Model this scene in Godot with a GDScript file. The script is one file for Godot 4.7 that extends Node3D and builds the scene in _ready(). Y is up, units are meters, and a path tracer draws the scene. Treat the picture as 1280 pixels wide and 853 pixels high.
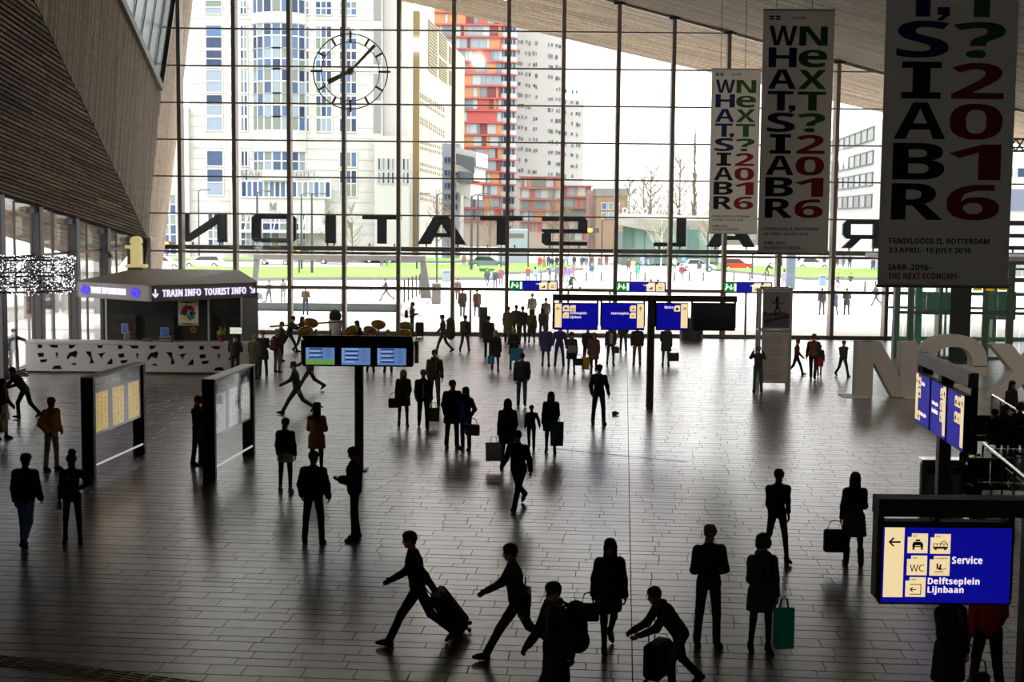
extends Node3D
# A station hall seen from a gallery: camera at (0, 6.3, 0) looking along -z, the glass front at z = -73.5.

const F := 1750.0            # focal length in pixels of a 1280 x 853 frame
const EYE := Vector3(0, 6.3, 0)
const FRONT := 73.5          # distance of the glass front
const LEFT := -19.3          # the glazed left side
const RIGHT := 31.0
var cam_basis := Basis()
var rng := RandomNumberGenerator.new()
var names := {}
var M := {}
var cloth_cache := {}
var font_bold := SystemFont.new()
var font_plain := SystemFont.new()
var font_mono := SystemFont.new()
var font_serif := SystemFont.new()
var grain := FastNoiseLite.new()
var unit_box := BoxMesh.new()

# ---------------------------------------------------------------- places
func ray(px: float, py: float) -> Vector3:
	return cam_basis * Vector3((px - 640.0) / F, -(py - 426.5) / F, -1.0)

func at(px: float, py: float, d: float) -> Vector3:      # the point at distance d along -z
	var r := ray(px, py)
	return EYE + r * (d / -r.z)

func gp(px: float, py: float, h := 0.0) -> Vector3:      # the point on the ground (or at height h)
	var r := ray(px, py)
	return EYE + r * ((h - EYE.y) / r.y)

func on_plane(px: float, py: float, p: Vector3, n: Vector3) -> Vector3:
	var r := ray(px, py)
	return EYE + r * ((p - EYE).dot(n) / r.dot(n))

# ---------------------------------------------------------------- materials
func mat(key: String, c: Color, rough := 0.8, metal := 0.0) -> StandardMaterial3D:
	if M.has(key):
		return M[key]
	var m := StandardMaterial3D.new()
	m.resource_name = key
	m.albedo_color = c
	m.roughness = rough
	m.metallic = metal
	M[key] = m
	return m

func ext(hex: String, k := 0.39) -> Color:       # exterior walls: a mid-toned stone or paint
	var l := Color(hex).srgb_to_linear()
	return Color(l.r * k, l.g * k, l.b * k).linear_to_srgb()

func glow(key: String, c: Color, e := 1.0) -> StandardMaterial3D:
	var m := mat(key, c, 0.5)
	m.emission_enabled = true
	m.emission = c
	m.emission_energy_multiplier = e
	return m

func pane_mat(key: String, c: Color, alpha: float) -> StandardMaterial3D:
	var m := mat(key, Color(c.r, c.g, c.b, alpha), 0.04)
	m.transparency = BaseMaterial3D.TRANSPARENCY_ALPHA
	return m

func noise_tex(freq: float, size: int, lo: Color, hi: Color, octaves := 4, seed_ := 1) -> NoiseTexture2D:
	var n := FastNoiseLite.new()
	n.seed = seed_
	n.frequency = freq
	n.fractal_octaves = octaves
	var t := NoiseTexture2D.new()
	t.width = size
	t.height = size
	t.seamless = true
	t.noise = n
	var g := Gradient.new()
	g.set_color(0, lo)
	g.set_color(1, hi)
	t.color_ramp = g
	return t

func noise_bump(freq: float, size: int, strength: float, seed_ := 3) -> NoiseTexture2D:
	var n := FastNoiseLite.new()
	n.seed = seed_
	n.frequency = freq
	var t := NoiseTexture2D.new()
	t.width = size
	t.height = size
	t.seamless = true
	t.as_normal_map = true
	t.bump_strength = strength
	t.noise = n
	return t

func triplanar(m: StandardMaterial3D, scale: float, tex: Texture2D, normal: Texture2D = null, depth := 1.0) -> StandardMaterial3D:
	m.uv1_triplanar = true
	m.uv1_world_triplanar = true
	m.uv1_scale = Vector3.ONE * scale
	if tex:
		m.albedo_texture = tex
	if normal:
		m.normal_enabled = true
		m.normal_texture = normal
		m.normal_scale = depth
	return m

var weave: NoiseTexture2D
func cloth(tone: String, k := 2.0) -> StandardMaterial3D:      # tones are noted as seen in the dim hall; k gives the cloth its own colour back
	var hex := "%s|%.1f" % [tone, k]
	if not cloth_cache.has(hex):
		var m := StandardMaterial3D.new()
		m.resource_name = "cloth"
		var l := Color(tone).srgb_to_linear()
		var q := lerpf(k, minf(k, 1.3), clampf(maxf(l.r, maxf(l.g, l.b)) / 0.3, 0.0, 1.0))
		var add := 0.01 if k > 1.0 else 0.0
		m.albedo_color = Color(l.r * q + add, l.g * q + add, l.b * q + add).linear_to_srgb()
		m.roughness = 0.9
		m.rim_enabled = true
		m.rim = 0.15
		m.normal_enabled = true
		m.normal_texture = weave
		m.normal_scale = 0.5
		m.uv1_triplanar = true
		m.uv1_scale = Vector3.ONE * 6.0
		cloth_cache[hex] = m
	return cloth_cache[hex]

var skin_cache := {}
func skin(hex: String) -> StandardMaterial3D:
	if not skin_cache.has(hex):
		var m := StandardMaterial3D.new()
		m.resource_name = "skin"
		m.albedo_color = Color(hex)
		m.roughness = 0.55
		m.vertex_color_use_as_albedo = true
		skin_cache[hex] = m
	return skin_cache[hex]

# ---------------------------------------------------------------- scene tree
func numbered(called: String) -> String:
	if not names.has(called):
		names[called] = 0
		return called
	names[called] += 1
	return "%s_%03d" % [called, names[called]]

func tag(o: Node, label: String, category := "", group := "", kind := "") -> Node:
	if label: o.set_meta("label", label)
	if category: o.set_meta("category", category)
	if group: o.set_meta("group", group)
	if kind: o.set_meta("kind", kind)
	return o

func thing(called: String, label: String, category: String, where := Vector3.ZERO, turn := 0.0, group := "") -> Node3D:
	var o := Node3D.new()
	o.name = numbered(called)
	add_child(o)
	o.position = where
	o.rotation.y = turn
	tag(o, label, category, group)
	return o

func part(called: String, mesh: Mesh, m: Material, parent: Node = null) -> MeshInstance3D:
	var o := MeshInstance3D.new()
	o.mesh = mesh
	o.material_override = m
	if parent == null:
		o.name = numbered(called)
		add_child(o)
	else:
		o.name = called
		parent.add_child(o, true)
	return o

func obj(called: String, st: SurfaceTool, m: Material, parent: Node = null) -> MeshInstance3D:
	return part(called, st.commit(), m, parent)

func shell(called: String, st: SurfaceTool, m: Material, label := "") -> MeshInstance3D:
	var o := obj(called, st, m)
	tag(o, label, "", "", "structure")
	return o

func ubox(called: String, c: Vector3, size: Vector3, m: Material, parent: Node, b := Basis()) -> MeshInstance3D:   # a cheap piece that shares one box
	var o := part(called, unit_box, m, parent)
	o.transform = Transform3D(b * Basis.from_scale(size), c)
	return o

# ---------------------------------------------------------------- shapes
func begin() -> SurfaceTool:
	var st := SurfaceTool.new()
	st.begin(Mesh.PRIMITIVE_TRIANGLES)
	return st

func tri(st: SurfaceTool, a: Vector3, b: Vector3, c: Vector3) -> void:   # counter-clockwise seen from the front
	var n := (b - a).cross(c - a).normalized()
	st.set_normal(n)
	st.add_vertex(a)
	st.set_normal(n)
	st.add_vertex(c)
	st.set_normal(n)
	st.add_vertex(b)

func quad(st: SurfaceTool, a: Vector3, b: Vector3, c: Vector3, d: Vector3) -> void:
	tri(st, a, b, c)
	tri(st, a, c, d)

func hexa(st: SurfaceTool, p: Array, xf := Transform3D()) -> void:       # 8 corners: bottom ring 0-3, top ring 4-7, counter-clockwise from above
	var q := []
	for v in p:
		q.append(xf * (v as Vector3))
	quad(st, q[3], q[2], q[1], q[0])
	quad(st, q[4], q[5], q[6], q[7])
	for i in 4:
		var j := (i + 1) % 4
		quad(st, q[i], q[j], q[4 + j], q[4 + i])

func box(st: SurfaceTool, c: Vector3, s: Vector3, xf := Transform3D()) -> void:
	var h := s / 2
	hexa(st, [c + Vector3(-h.x, -h.y, h.z), c + Vector3(h.x, -h.y, h.z), c + Vector3(h.x, -h.y, -h.z), c + Vector3(-h.x, -h.y, -h.z),
		c + Vector3(-h.x, h.y, h.z), c + Vector3(h.x, h.y, h.z), c + Vector3(h.x, h.y, -h.z), c + Vector3(-h.x, h.y, -h.z)], xf)

func cbox(st: SurfaceTool, c: Vector3, s: Vector3, r := 0.01, xf := Transform3D()) -> void:   # a box with chamfered edges
	var h := s / 2
	var sx := [-1, 1]
	var q := func(x: float, y: float, z: float) -> Vector3: return xf * (c + Vector3(x, y, z))
	for a in 3:
		var b := (a + 1) % 3
		var d := (a + 2) % 3
		for sg in sx:
			var ps := []
			for k in [[-1, -1], [1, -1], [1, 1], [-1, 1]]:
				var v := Vector3()
				v[a] = sg * h[a]
				v[b] = k[0] * (h[b] - r)
				v[d] = k[1] * (h[d] - r)
				ps.append(q.call(v.x, v.y, v.z))
			if sg > 0: quad(st, ps[0], ps[1], ps[2], ps[3])
			else: quad(st, ps[3], ps[2], ps[1], ps[0])
		for sb in sx:
			for sd in sx:
				var ps := []
				for k in [[-1, 0], [1, 0], [1, 1], [-1, 1]]:
					var v := Vector3()
					v[a] = k[0] * (h[a] - r)
					v[b] = sb * (h[b] - (r if k[1] == 1 else 0.0))
					v[d] = sd * (h[d] - (r if k[1] == 0 else 0.0))
					ps.append(q.call(v.x, v.y, v.z))
				if sb * sd < 0: quad(st, ps[0], ps[1], ps[2], ps[3])
				else: quad(st, ps[3], ps[2], ps[1], ps[0])
	for x in sx:
		for y in sx:
			for z in sx:
				var p0: Vector3 = q.call(x * h.x, y * (h.y - r), z * (h.z - r))
				var p1: Vector3 = q.call(x * (h.x - r), y * h.y, z * (h.z - r))
				var p2: Vector3 = q.call(x * (h.x - r), y * (h.y - r), z * h.z)
				if x * y * z > 0: tri(st, p0, p1, p2)
				else: tri(st, p2, p1, p0)

func beam(st: SurfaceTool, a: Vector3, b: Vector3, w: float, h: float, up := Vector3.UP) -> void:   # a bar of section w x h from a to b
	var d := (b - a).normalized()
	var u := up
	if absf(d.dot(u)) > 0.98:
		u = Vector3.BACK
	var x := u.cross(d).normalized()
	var y := d.cross(x)
	box(st, Vector3.ZERO, Vector3(w, h, a.distance_to(b)), Transform3D(Basis(x, y, d), (a + b) / 2))

func tube(st: SurfaceTool, pts: Array, r0: float, r1 := -1.0, sides := 8, closed := false) -> void:
	if r1 < 0.0: r1 = r0
	var rings := []
	var n := pts.size()
	for i in n:
		var a: Vector3 = pts[(i - 1 + n) % n] if closed else pts[maxi(i - 1, 0)]
		var b: Vector3 = pts[(i + 1) % n] if closed else pts[mini(i + 1, n - 1)]
		var d := (b - a).normalized()
		var u := Vector3.UP if absf(d.y) < 0.9 else Vector3.RIGHT
		var x := u.cross(d).normalized()
		var y := d.cross(x)
		var r := lerpf(r0, r1, float(i) / maxi(n - 1, 1))
		var ring := []
		for k in sides:
			var t := TAU * k / sides
			ring.append([pts[i] + (x * cos(t) + y * sin(t)) * r, x * cos(t) + y * sin(t)])
		rings.append(ring)
	for i in (n if closed else n - 1):
		for k in sides:
			var k2 := (k + 1) % sides
			var i2 := (i + 1) % n
			for v in [rings[i][k], rings[i2][k2], rings[i][k2], rings[i][k], rings[i2][k], rings[i2][k2]]:
				st.set_normal(v[1])
				st.add_vertex(v[0])
	if not closed:
		for e in [0, n - 1]:
			for k in range(1, sides - 1):
				var a: Vector3 = rings[e][0][0]
				var b: Vector3 = rings[e][k][0]
				var c: Vector3 = rings[e][k + 1][0]
				if e == 0: tri(st, a, c, b)
				else: tri(st, a, b, c)

func lathe(st: SurfaceTool, prof: Array, segs := 16, xf := Transform3D()) -> void:     # profile of (radius, height), bottom to top
	for i in prof.size() - 1:
		var p: Vector2 = prof[i]
		var q: Vector2 = prof[i + 1]
		var nn := Vector2(q.y - p.y, p.x - q.x).normalized()
		for k in segs:
			var t0 := TAU * k / segs
			var t1 := TAU * (k + 1) / segs
			var vs := [[p, t0], [q, t1], [p, t1], [p, t0], [q, t0], [q, t1]]
			for v in vs:
				var t: float = v[1]
				var c: Vector2 = v[0]
				st.set_normal((xf.basis * Vector3(nn.x * sin(t), nn.y, nn.x * cos(t))).normalized())
				st.add_vertex(xf * Vector3(c.x * sin(t), c.y, c.x * cos(t)))

func prism(st: SurfaceTool, poly: PackedVector2Array, depth: float, xf := Transform3D()) -> void:   # outline in x, y; front at z = depth, back at 0
	var idx := Geometry2D.triangulate_polygon(poly)
	var flip := xf.basis.determinant() < 0.0
	for i in range(0, idx.size(), 3):
		var a := poly[idx[i]]
		var b := poly[idx[i + 1]]
		var c := poly[idx[i + 2]]
		if ((b - a).cross(c - a) < 0) != flip:
			var s := b
			b = c
			c = s
		tri(st, xf * Vector3(a.x, a.y, depth), xf * Vector3(b.x, b.y, depth), xf * Vector3(c.x, c.y, depth))
		tri(st, xf * Vector3(a.x, a.y, 0), xf * Vector3(c.x, c.y, 0), xf * Vector3(b.x, b.y, 0))
	var ccw := Geometry2D.is_polygon_clockwise(poly) == flip
	for i in poly.size():
		var a := poly[i]
		var b := poly[(i + 1) % poly.size()]
		if not ccw:
			var s := a
			a = b
			b = s
		quad(st, xf * Vector3(a.x, a.y, 0), xf * Vector3(b.x, b.y, 0), xf * Vector3(b.x, b.y, depth), xf * Vector3(a.x, a.y, depth))

func P(list: Array) -> PackedVector2Array:                               # flat x, y, x, y ... to points
	var out := PackedVector2Array()
	for i in range(0, list.size(), 2):
		out.append(Vector2(list[i], list[i + 1]))
	return out

func rect(st: SurfaceTool, x: float, y: float, w: float, h: float, depth: float, xf := Transform3D()) -> void:   # lower left corner
	box(st, Vector3(x + w / 2, y + h / 2, depth / 2), Vector3(w, h, depth), xf)

func sphere(st: SurfaceTool, c: Vector3, r: Vector3, segs := 10, rings := 6) -> void:
	for i in rings:
		for k in segs:
			var v := []
			for e in [[0, 0], [1, 0], [1, 1], [0, 1]]:
				var a := PI * (float(i + e[0]) / rings - 0.5)
				var t: float = TAU * (k + e[1]) / segs
				v.append(Vector3(cos(a) * sin(t), sin(a), cos(a) * cos(t)))
			for k2 in [0, 1, 2, 0, 2, 3]:
				st.set_normal((v[k2] / r).normalized())
				st.add_vertex(c + v[k2] * r)

var text_cache := {}
func text(st: SurfaceTool, s: String, font: Font, x: float, y: float, w: float, h: float, depth: float, xf := Transform3D()) -> void:
	# lettering whose box has its lower left corner at (x, y); w or h of 0 keeps the letters' own proportion
	var key := s + str(font.get_instance_id())
	if not text_cache.has(key):
		var tm := TextMesh.new()
		tm.text = s
		tm.font = font
		tm.font_size = 32
		tm.pixel_size = 0.05
		tm.depth = 1.0
		tm.curve_step = 4.0
		var arr := tm.surface_get_arrays(0) if tm.get_surface_count() > 0 else tm.get_mesh_arrays()
		text_cache[key] = arr
	var a: Array = text_cache[key]
	var v: PackedVector3Array = a[Mesh.ARRAY_VERTEX]
	var nn: PackedVector3Array = a[Mesh.ARRAY_NORMAL]
	var ix: PackedInt32Array = a[Mesh.ARRAY_INDEX]
	var lo := Vector3.INF
	var hi := -Vector3.INF
	for p in v:
		lo = lo.min(p)
		hi = hi.max(p)
	var size := hi - lo
	var sx := w / size.x if w > 0 else h / size.y
	var sy := h / size.y if h > 0 else sx
	for i in ix:
		var p := v[i]
		st.set_normal((xf.basis * nn[i]).normalized())
		st.add_vertex(xf * Vector3(x + (p.x - lo.x) * sx, y + (p.y - lo.y) * sy, depth if p.z > (lo.z + hi.z) / 2 else 0.0))

func wheel_xf(p: Vector3) -> Transform3D:
	return Transform3D(Basis(Vector3.BACK, PI / 2), p)

# ---------------------------------------------------------------- slatted timber surfaces
func slats(called: String, pts: Array, dir: Vector3, pitch: float, m: Material, parent: Node, toward: Vector3, cover := 0.78, deep := 0.05) -> void:
	# pts: a planar convex outline; rows of boards along dir, standing proud of a dark backing, on the side of «toward»
	var p0: Vector3 = pts[0]
	var n: Vector3 = (pts[1] - p0).cross(pts[2] - p0).normalized()
	if n.dot(toward - p0) < 0: n = -n
	var u := (dir - n * dir.dot(n)).normalized()
	var v := n.cross(u)
	var q := []
	var vmin := INF
	var vmax := -INF
	for p in pts:
		var w := Vector2((p - p0).dot(u), (p - p0).dot(v))
		q.append(w)
		vmin = minf(vmin, w.y)
		vmax = maxf(vmax, w.y)
	var range_at := func(vv: float) -> Vector2:
		var lo := INF
		var hi := -INF
		for i in q.size():
			var a: Vector2 = q[i]
			var b: Vector2 = q[(i + 1) % q.size()]
			if (a.y - vv) * (b.y - vv) <= 0.0 and absf(a.y - b.y) > 1e-6:
				var x := lerpf(a.x, b.x, (vv - a.y) / (b.y - a.y))
				lo = minf(lo, x)
				hi = maxf(hi, x)
		return Vector2(lo, hi)
	var st := begin()
	var up := n * deep
	var vv := vmin + 0.01
	while vv < vmax - pitch * 0.8:
		var r0: Vector2 = range_at.call(vv)
		var r1: Vector2 = range_at.call(vv + pitch * cover)
		if r0.x < INF and r1.x < INF:
			var x := minf(r0.x, r1.x)
			var end := maxf(r0.y, r1.y)
			while x < end:
				var x2 := minf(end, x + rng.randf_range(2.4, 5.2))
				var t := rng.randf_range(0.55, 1.32)
				if rng.randf() < 0.12: t *= 0.6
				st.set_color(Color(0.43 * t, 0.31 * t * rng.randf_range(0.96, 1.04), 0.205 * t))
				var e := x2 - 0.015
				var a := p0 + u * clampf(x, r0.x, r0.y) + v * vv
				var b := p0 + u * clampf(e, r0.x, r0.y) + v * vv
				var c := p0 + u * clampf(e, r1.x, r1.y) + v * (vv + pitch * cover)
				var d := p0 + u * clampf(x, r1.x, r1.y) + v * (vv + pitch * cover)
				quad(st, a + up, b + up, c + up, d + up)
				quad(st, a, b, b + up, a + up)
				quad(st, d + up, c + up, c, d)
				x = x2
		vv += pitch
	var o := obj(called, st, m, parent)
	o.set_meta("kind", "stuff")

func slab(called: String, pts: Array, thick: float, away: Vector3, m: Material, label := "") -> MeshInstance3D:
	# a solid sheet behind a planar outline, on the side turned away from «away»
	var n: Vector3 = (pts[1] - pts[0]).cross(pts[2] - pts[0]).normalized()
	if n.dot(away - pts[0]) > 0: n = -n
	var st := begin()
	var k := pts.size()
	for i in range(1, k - 1):
		tri(st, pts[0], pts[i], pts[i + 1])
		tri(st, pts[0] + n * thick, pts[i + 1] + n * thick, pts[i] + n * thick)
	for i in k:
		var a: Vector3 = pts[i]
		var b: Vector3 = pts[(i + 1) % k]
		quad(st, b, a, a + n * thick, b + n * thick)
	return shell(called, st, m, label)

func roof_at(x: float) -> float:
	return 18.75 - 0.2528 * x

const HUT := Vector3(-19.2, 4.9, -73.5)          # where the timber fold meets the front and the left glazing
var fold_u := Vector3(1.3, 12.7, 0.0)             # up the front edge
var fold_w := Vector3(3.8, 8.3, 28.5)             # along the ridge towards the camera

# ---------------------------------------------------------------- the scene
func _ready() -> void:
	rng.seed = 20160423
	# camera
	var pitch := atan(156.5 / F)
	cam_basis = Basis(Vector3.RIGHT, -pitch) * Basis(Vector3.BACK, 0.0097)
	var cam := Camera3D.new()
	cam.name = "main_camera"
	cam.fov = rad_to_deg(2.0 * atan(426.5 / F))
	cam.near = 0.5
	cam.far = 1500.0
	cam.transform = Transform3D(cam_basis, EYE)
	add_child(cam)
	cam.current = true
	# an evenly overcast bright sky, brighter overhead than at the horizon
	var env := Environment.new()
	var sky := Sky.new()
	var sm := ProceduralSkyMaterial.new()
	sm.sky_horizon_color = Color(0.475, 0.475, 0.475)
	sm.sky_top_color = Color(1.0, 0.992, 0.98)
	sm.sky_energy_multiplier = 2.5
	sm.sky_curve = 0.6
	sm.ground_horizon_color = Color(0.5, 0.5, 0.5)
	sm.ground_bottom_color = Color(0.4, 0.4, 0.4)
	sm.ground_energy_multiplier = 1.0
	sm.sun_angle_max = 0.0
	sky.sky_material = sm
	env.background_mode = Environment.BG_SKY
	env.sky = sky
	env.tonemap_mode = Environment.TONE_MAPPER_LINEAR
	env.tonemap_exposure = 1.35
	env.sdfgi_enabled = true
	env.ssao_enabled = true
	env.ssil_enabled = true
	var we := WorldEnvironment.new()
	we.name = "world"
	we.environment = env
	add_child(we)
	# shared
	font_bold.font_names = PackedStringArray(["Droid Sans"])
	font_bold.font_weight = 700
	font_plain.font_names = PackedStringArray(["Droid Sans"])
	font_mono.font_names = PackedStringArray(["Droid Sans Mono"])
	font_serif.font_names = PackedStringArray(["Droid Serif"])
	grain.seed = 5
	grain.frequency = 1.0
	weave = noise_bump(0.06, 256, 4.0)
	materials()
	hall()
	hall_lamps()
	glass_front()
	left_side()
	street()
	kiosk()
	signs()
	boards()
	banners()
	exhibits()
	right_corner()
	crowd_inside()
	crowd_outside()

func materials() -> void:
	mat("dark_steel", Color("544c46"), 0.45, 0.3)
	mat("mullion_paint", Color("7d7369"), 0.45, 0.2)
	mat("black_metal", Color("2e2c2b"), 0.5, 0.3)
	mat("grey_metal", Color("8a8785"), 0.4, 0.5)
	mat("light_metal", Color("b9b6b2"), 0.4, 0.4)
	mat("chrome", Color("d8d8d8"), 0.2, 1.0)
	mat("white_paint", Color("e4e2df"), 0.6)
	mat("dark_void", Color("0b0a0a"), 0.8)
	mat("print_black", Color("1a1a1c"), 0.8)
	mat("print_white", Color("ecebe8"), 0.8)
	mat("asphalt", Color("6f6f70"), 0.9)
	mat("rubber", Color("161616"), 0.8)
	pane_mat("clear_pane", Color(0.9, 0.97, 0.94), 0.02)
	pane_mat("screen_pane", Color(0.9, 0.97, 0.94), 0.01).metallic_specular = 0.22
	pane_mat("green_pane", Color(0.5, 0.85, 0.76), 0.25)
	var wood := mat("timber", Color.WHITE, 0.75)
	wood.vertex_color_use_as_albedo = true
	triplanar(wood, 0.35, noise_tex(0.02, 512, Color(0.6, 0.58, 0.56), Color(1, 1, 1), 4, 4))
	mat("timber_back", Color("2a221b"), 0.9)
	var stone := mat("floor_stone", Color.WHITE, 0.28)
	stone.vertex_color_use_as_albedo = true
	stone.clearcoat_enabled = true
	stone.clearcoat = 0.5
	stone.clearcoat_roughness = 0.25
	stone.metallic_specular = 0.71
	triplanar(stone, 0.45, noise_tex(0.012, 512, Color(0.72, 0.7, 0.68), Color(1, 1, 1), 5, 8), noise_bump(0.03, 512, 3.0, 9), 0.12)
	mat("joint", Color("2c2620"), 0.95).metallic_specular = 0.1

# ---------------------------------------------------------------- hall: floor, timber roof, walls
func tile_color() -> Color:
	var t := rng.randf_range(0.62, 1.22)
	if rng.randf() < 0.12: t *= 0.5
	var warm := rng.randf_range(-0.02, 0.03)
	return Color(0.185 * t + warm * 0.2, 0.143 * t, 0.117 * t - warm * 0.2)

func tile_shape(st: SurfaceTool, a: Vector2, b: Vector2, xf: Transform3D, lift := 0.0) -> void:     # a flat stone with eased edges; a, b: corners in the pattern's own axes
	var e := 0.004
	var y := lift
	var lo := -0.009
	var q := [Vector3(a.x, lo, a.y), Vector3(b.x, lo, a.y), Vector3(b.x, lo, b.y), Vector3(a.x, lo, b.y)]
	var t := [Vector3(a.x + e, y, a.y - e), Vector3(b.x - e, y, a.y - e), Vector3(b.x - e, y, b.y + e), Vector3(a.x + e, y, b.y + e)]
	for i in 4:
		q[i] = xf * q[i]
		t[i] = xf * t[i]
	quad(st, t[0], t[1], t[2], t[3])
	for i in 4:
		quad(st, q[i], q[(i + 1) % 4], t[(i + 1) % 4], t[i])

func hall() -> void:
	var st := begin()
	box(st, Vector3(6, -0.115, -33.6), Vector3(50.6, 0.2, 80.2))
	var floor_base := shell("floor", st, M.joint, "dark stone floor of the hall laid in narrow rows")
	# rows of stone, turned a little against the front as the joint in the photo shows
	var turn := Basis(Vector3.UP, -0.079)
	var org := Vector3(1.72, 0, -19.0)
	var xf := Transform3D(turn, org)
	var rest := begin()
	var singles := 0
	var v := 2.0                                              # pattern axis: z runs towards the camera
	while v > -58.0:
		var dv: float = [0.26, 0.32, 0.36, 0.42, 0.3, 0.46][rng.randi() % 6]
		var zmid := -(xf * Vector3(0, 0, v)).z
		var half := 0.372 * maxf(zmid, 17.0) + 2.5
		for side in [-1, 1]:
			var u := 0.004
			u = 0.0
			var first := true
			while u < half + 3.0:
				var du := rng.randf_range(0.45, 1.0)
				if first: du *= rng.randf_range(0.3, 1.0)
				var u0: float = side * (u + (0.0045 if first else 0.003))
				var u1: float = side * (u + du - 0.003)
				first = false
				u += du
				var a := Vector2(minf(u0, u1), v - 0.009)
				var b := Vector2(maxf(u0, u1), v - dv + 0.009)
				var c := xf * Vector3((a.x + b.x) / 2, 0, (a.y + b.y) / 2)
				if c.x < LEFT + 0.6 or c.x > RIGHT - 0.6 or c.z < -FRONT + 0.55 or absf(c.x) > 0.372 * maxf(-c.z, 17.0) + 2.2:
					continue
				var col := tile_color()
				var lift := rng.randf_range(-0.0015, 0.0015)
				var vis := -c.z > 19.4 and absf(c.x) < 0.372 * -c.z + 0.3
				if vis and singles < 300:
					singles += 1
					var one := begin()
					one.set_color(col)
					tile_shape(one, a - Vector2(c.x, 0) * 0, b, xf, lift)
					obj("floor_tile", one, M.floor_stone, floor_base)
				else:
					rest.set_color(col)
					tile_shape(rest, a, b, xf, lift)
		v -= dv
	var r := obj("floor_tiles", rest, M.floor_stone, floor_base)
	r.set_meta("kind", "stuff")
	# thin metal strips let into the stone and the ribbed guide line at lower left
	var strips := [[gp(-40, 494), gp(240, 516.5), "thin pale metal strip in the floor behind the left timetable board"], [gp(690, 561), gp(860, 578), "thin pale metal strip in the middle of the floor"]]
	for s in strips:
		var t := begin()
		beam(t, s[0] + Vector3.UP * 0.002, s[1] + Vector3.UP * 0.002, 0.035, 0.008)
		shell("trim", t, M.light_metal, s[2])
	var g := begin()
	var ga := gp(-60, 818)
	var gb := gp(230, 857)
	var gd := (gb - ga).normalized()
	var gx := Vector3.UP.cross(gd)
	var brass := mat("guide_stud", Color("7a5c2c"), 0.5, 0.4)
	for k in 5:
		var s := 0.0
		while s < ga.distance_to(gb):
			beam(g, ga + gd * s + gx * (k - 2) * 0.09 + Vector3.UP * 0.002, ga + gd * (s + 0.24) + gx * (k - 2) * 0.09 + Vector3.UP * 0.002, 0.028, 0.012)
			s += 0.29
	shell("trim", g, brass, "ribbed brass guide line in the floor at lower left")
	# main roof: falls to the right, level from front to back
	var inside := Vector3(5, 3, -40)
	var rx := 33.0
	var roof := [Vector3(-21, roof_at(-21), -73.45), Vector3(rx, roof_at(rx), -73.45), Vector3(rx, roof_at(rx), 6.4), Vector3(-21, roof_at(-21), 6.4)]
	var ceil_o := slab("ceiling", roof, 0.5, inside, M.timber_back, "slatted timber ceiling falling to the right")
	var vis_roof := [Vector3(-18, roof_at(-18), -73.4), Vector3(RIGHT, roof_at(RIGHT), -73.4), Vector3(RIGHT, roof_at(RIGHT), -20), Vector3(-18, roof_at(-18), -20)]
	slats("slats", vis_roof, Vector3(1, -0.2528, -0.06), 0.15, M.timber, ceil_o, inside)
	# soffit that goes on outside the glass
	var so := [Vector3(-17.2, 23.0, -73.6), Vector3(33, roof_at(33), -73.6), Vector3(33, 10.75, -88), Vector3(-17.2, 21.75, -88)]
	var so_o := slab("ceiling_outside", so, 0.5, Vector3(0, 0, -80), M.timber_back, "timber soffit of the roof overhang outside the glass front")
	for q in [[so[0], so[1], so[2]], [so[0], so[2], so[3]]]:
		slats("slats", q, Vector3(1, -0.2389, 0.0), 0.15, M.timber, so_o, Vector3(0, 0, -80))
	# the big fold on the left: a dark underside (A) and a steep side (B)
	var top_b := HUT + fold_u * 1.46
	var ridge_top := HUT + fold_w * 2.2
	var side_b := [HUT, top_b, ridge_top]
	var b_o := slab("wall_fold_side", side_b, 0.3, inside, M.timber_back, "steep timber slatted side of the roof fold at left")
	slats("slats", side_b, fold_u + Vector3(0.25, 0, 1.2), 0.2, M.timber, b_o, inside, 0.7, 0.09)
	var wall_end := Vector3(LEFT + 0.1, 4.9 + 0.1 * 79.7, 6.2)
	var under_a := [HUT, ridge_top, wall_end]
	var a_o := slab("ceiling_fold_underside", under_a, 0.3, Vector3(-5, -20, -40), M.timber_back, "dark timber slatted underside of the roof fold at left")
	slats("slats", under_a, Vector3(0, 0.1, 1), 0.15, M.timber, a_o, Vector3(-5, -20, -40), 0.6, 0.1)
	# gusset between ridge top and roof behind the camera
	var back := Node3D.new()
	back.name = "wall_back"
	add_child(back)
	tag(back, "plain end wall behind the gallery", "", "", "structure")
	ubox("wall_piece", Vector3(6, 12.2, 6.2), Vector3(51, 24, 0.4), mat("back_wall", Color("443f3a"), 0.9), back)
	var st_right := begin()
	box(st_right, Vector3(RIGHT + 0.3, 5.2, -33.6), Vector3(0.6, 10.8, 80))
	shell("wall_right", st_right, mat("right_wall", Color("4a4642"), 0.9), "plain wall on the right of the hall")
	var st_l2 := begin()
	box(st_l2, Vector3(LEFT - 0.2, 6.2, -20.6), Vector3(0.4, 12.6, 54))
	shell("wall_left", st_l2, mat("left_wall", Color("4d463f"), 0.9), "plain near part of the left wall")
	# three-cornered window in the steep side
	var nb := fold_u.cross(fold_w).normalized()
	var w := [on_plane(197, 109, HUT, nb), on_plane(214.5, -12, HUT, nb), on_plane(141, -12, HUT, nb)]
	var off := nb * (0.22 if nb.x > 0 else -0.22)
	var win := Node3D.new()
	win.name = "window_3"
	add_child(win)
	tag(win, "three-cornered skylight in the timber fold at upper left", "", "", "structure")
	var gl := begin()
	tri(gl, w[0] + off * 0.6, w[1] + off * 0.6, w[2] + off * 0.6)
	tri(gl, w[0] + off * 0.4, w[2] + off * 0.4, w[1] + off * 0.4)
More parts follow.
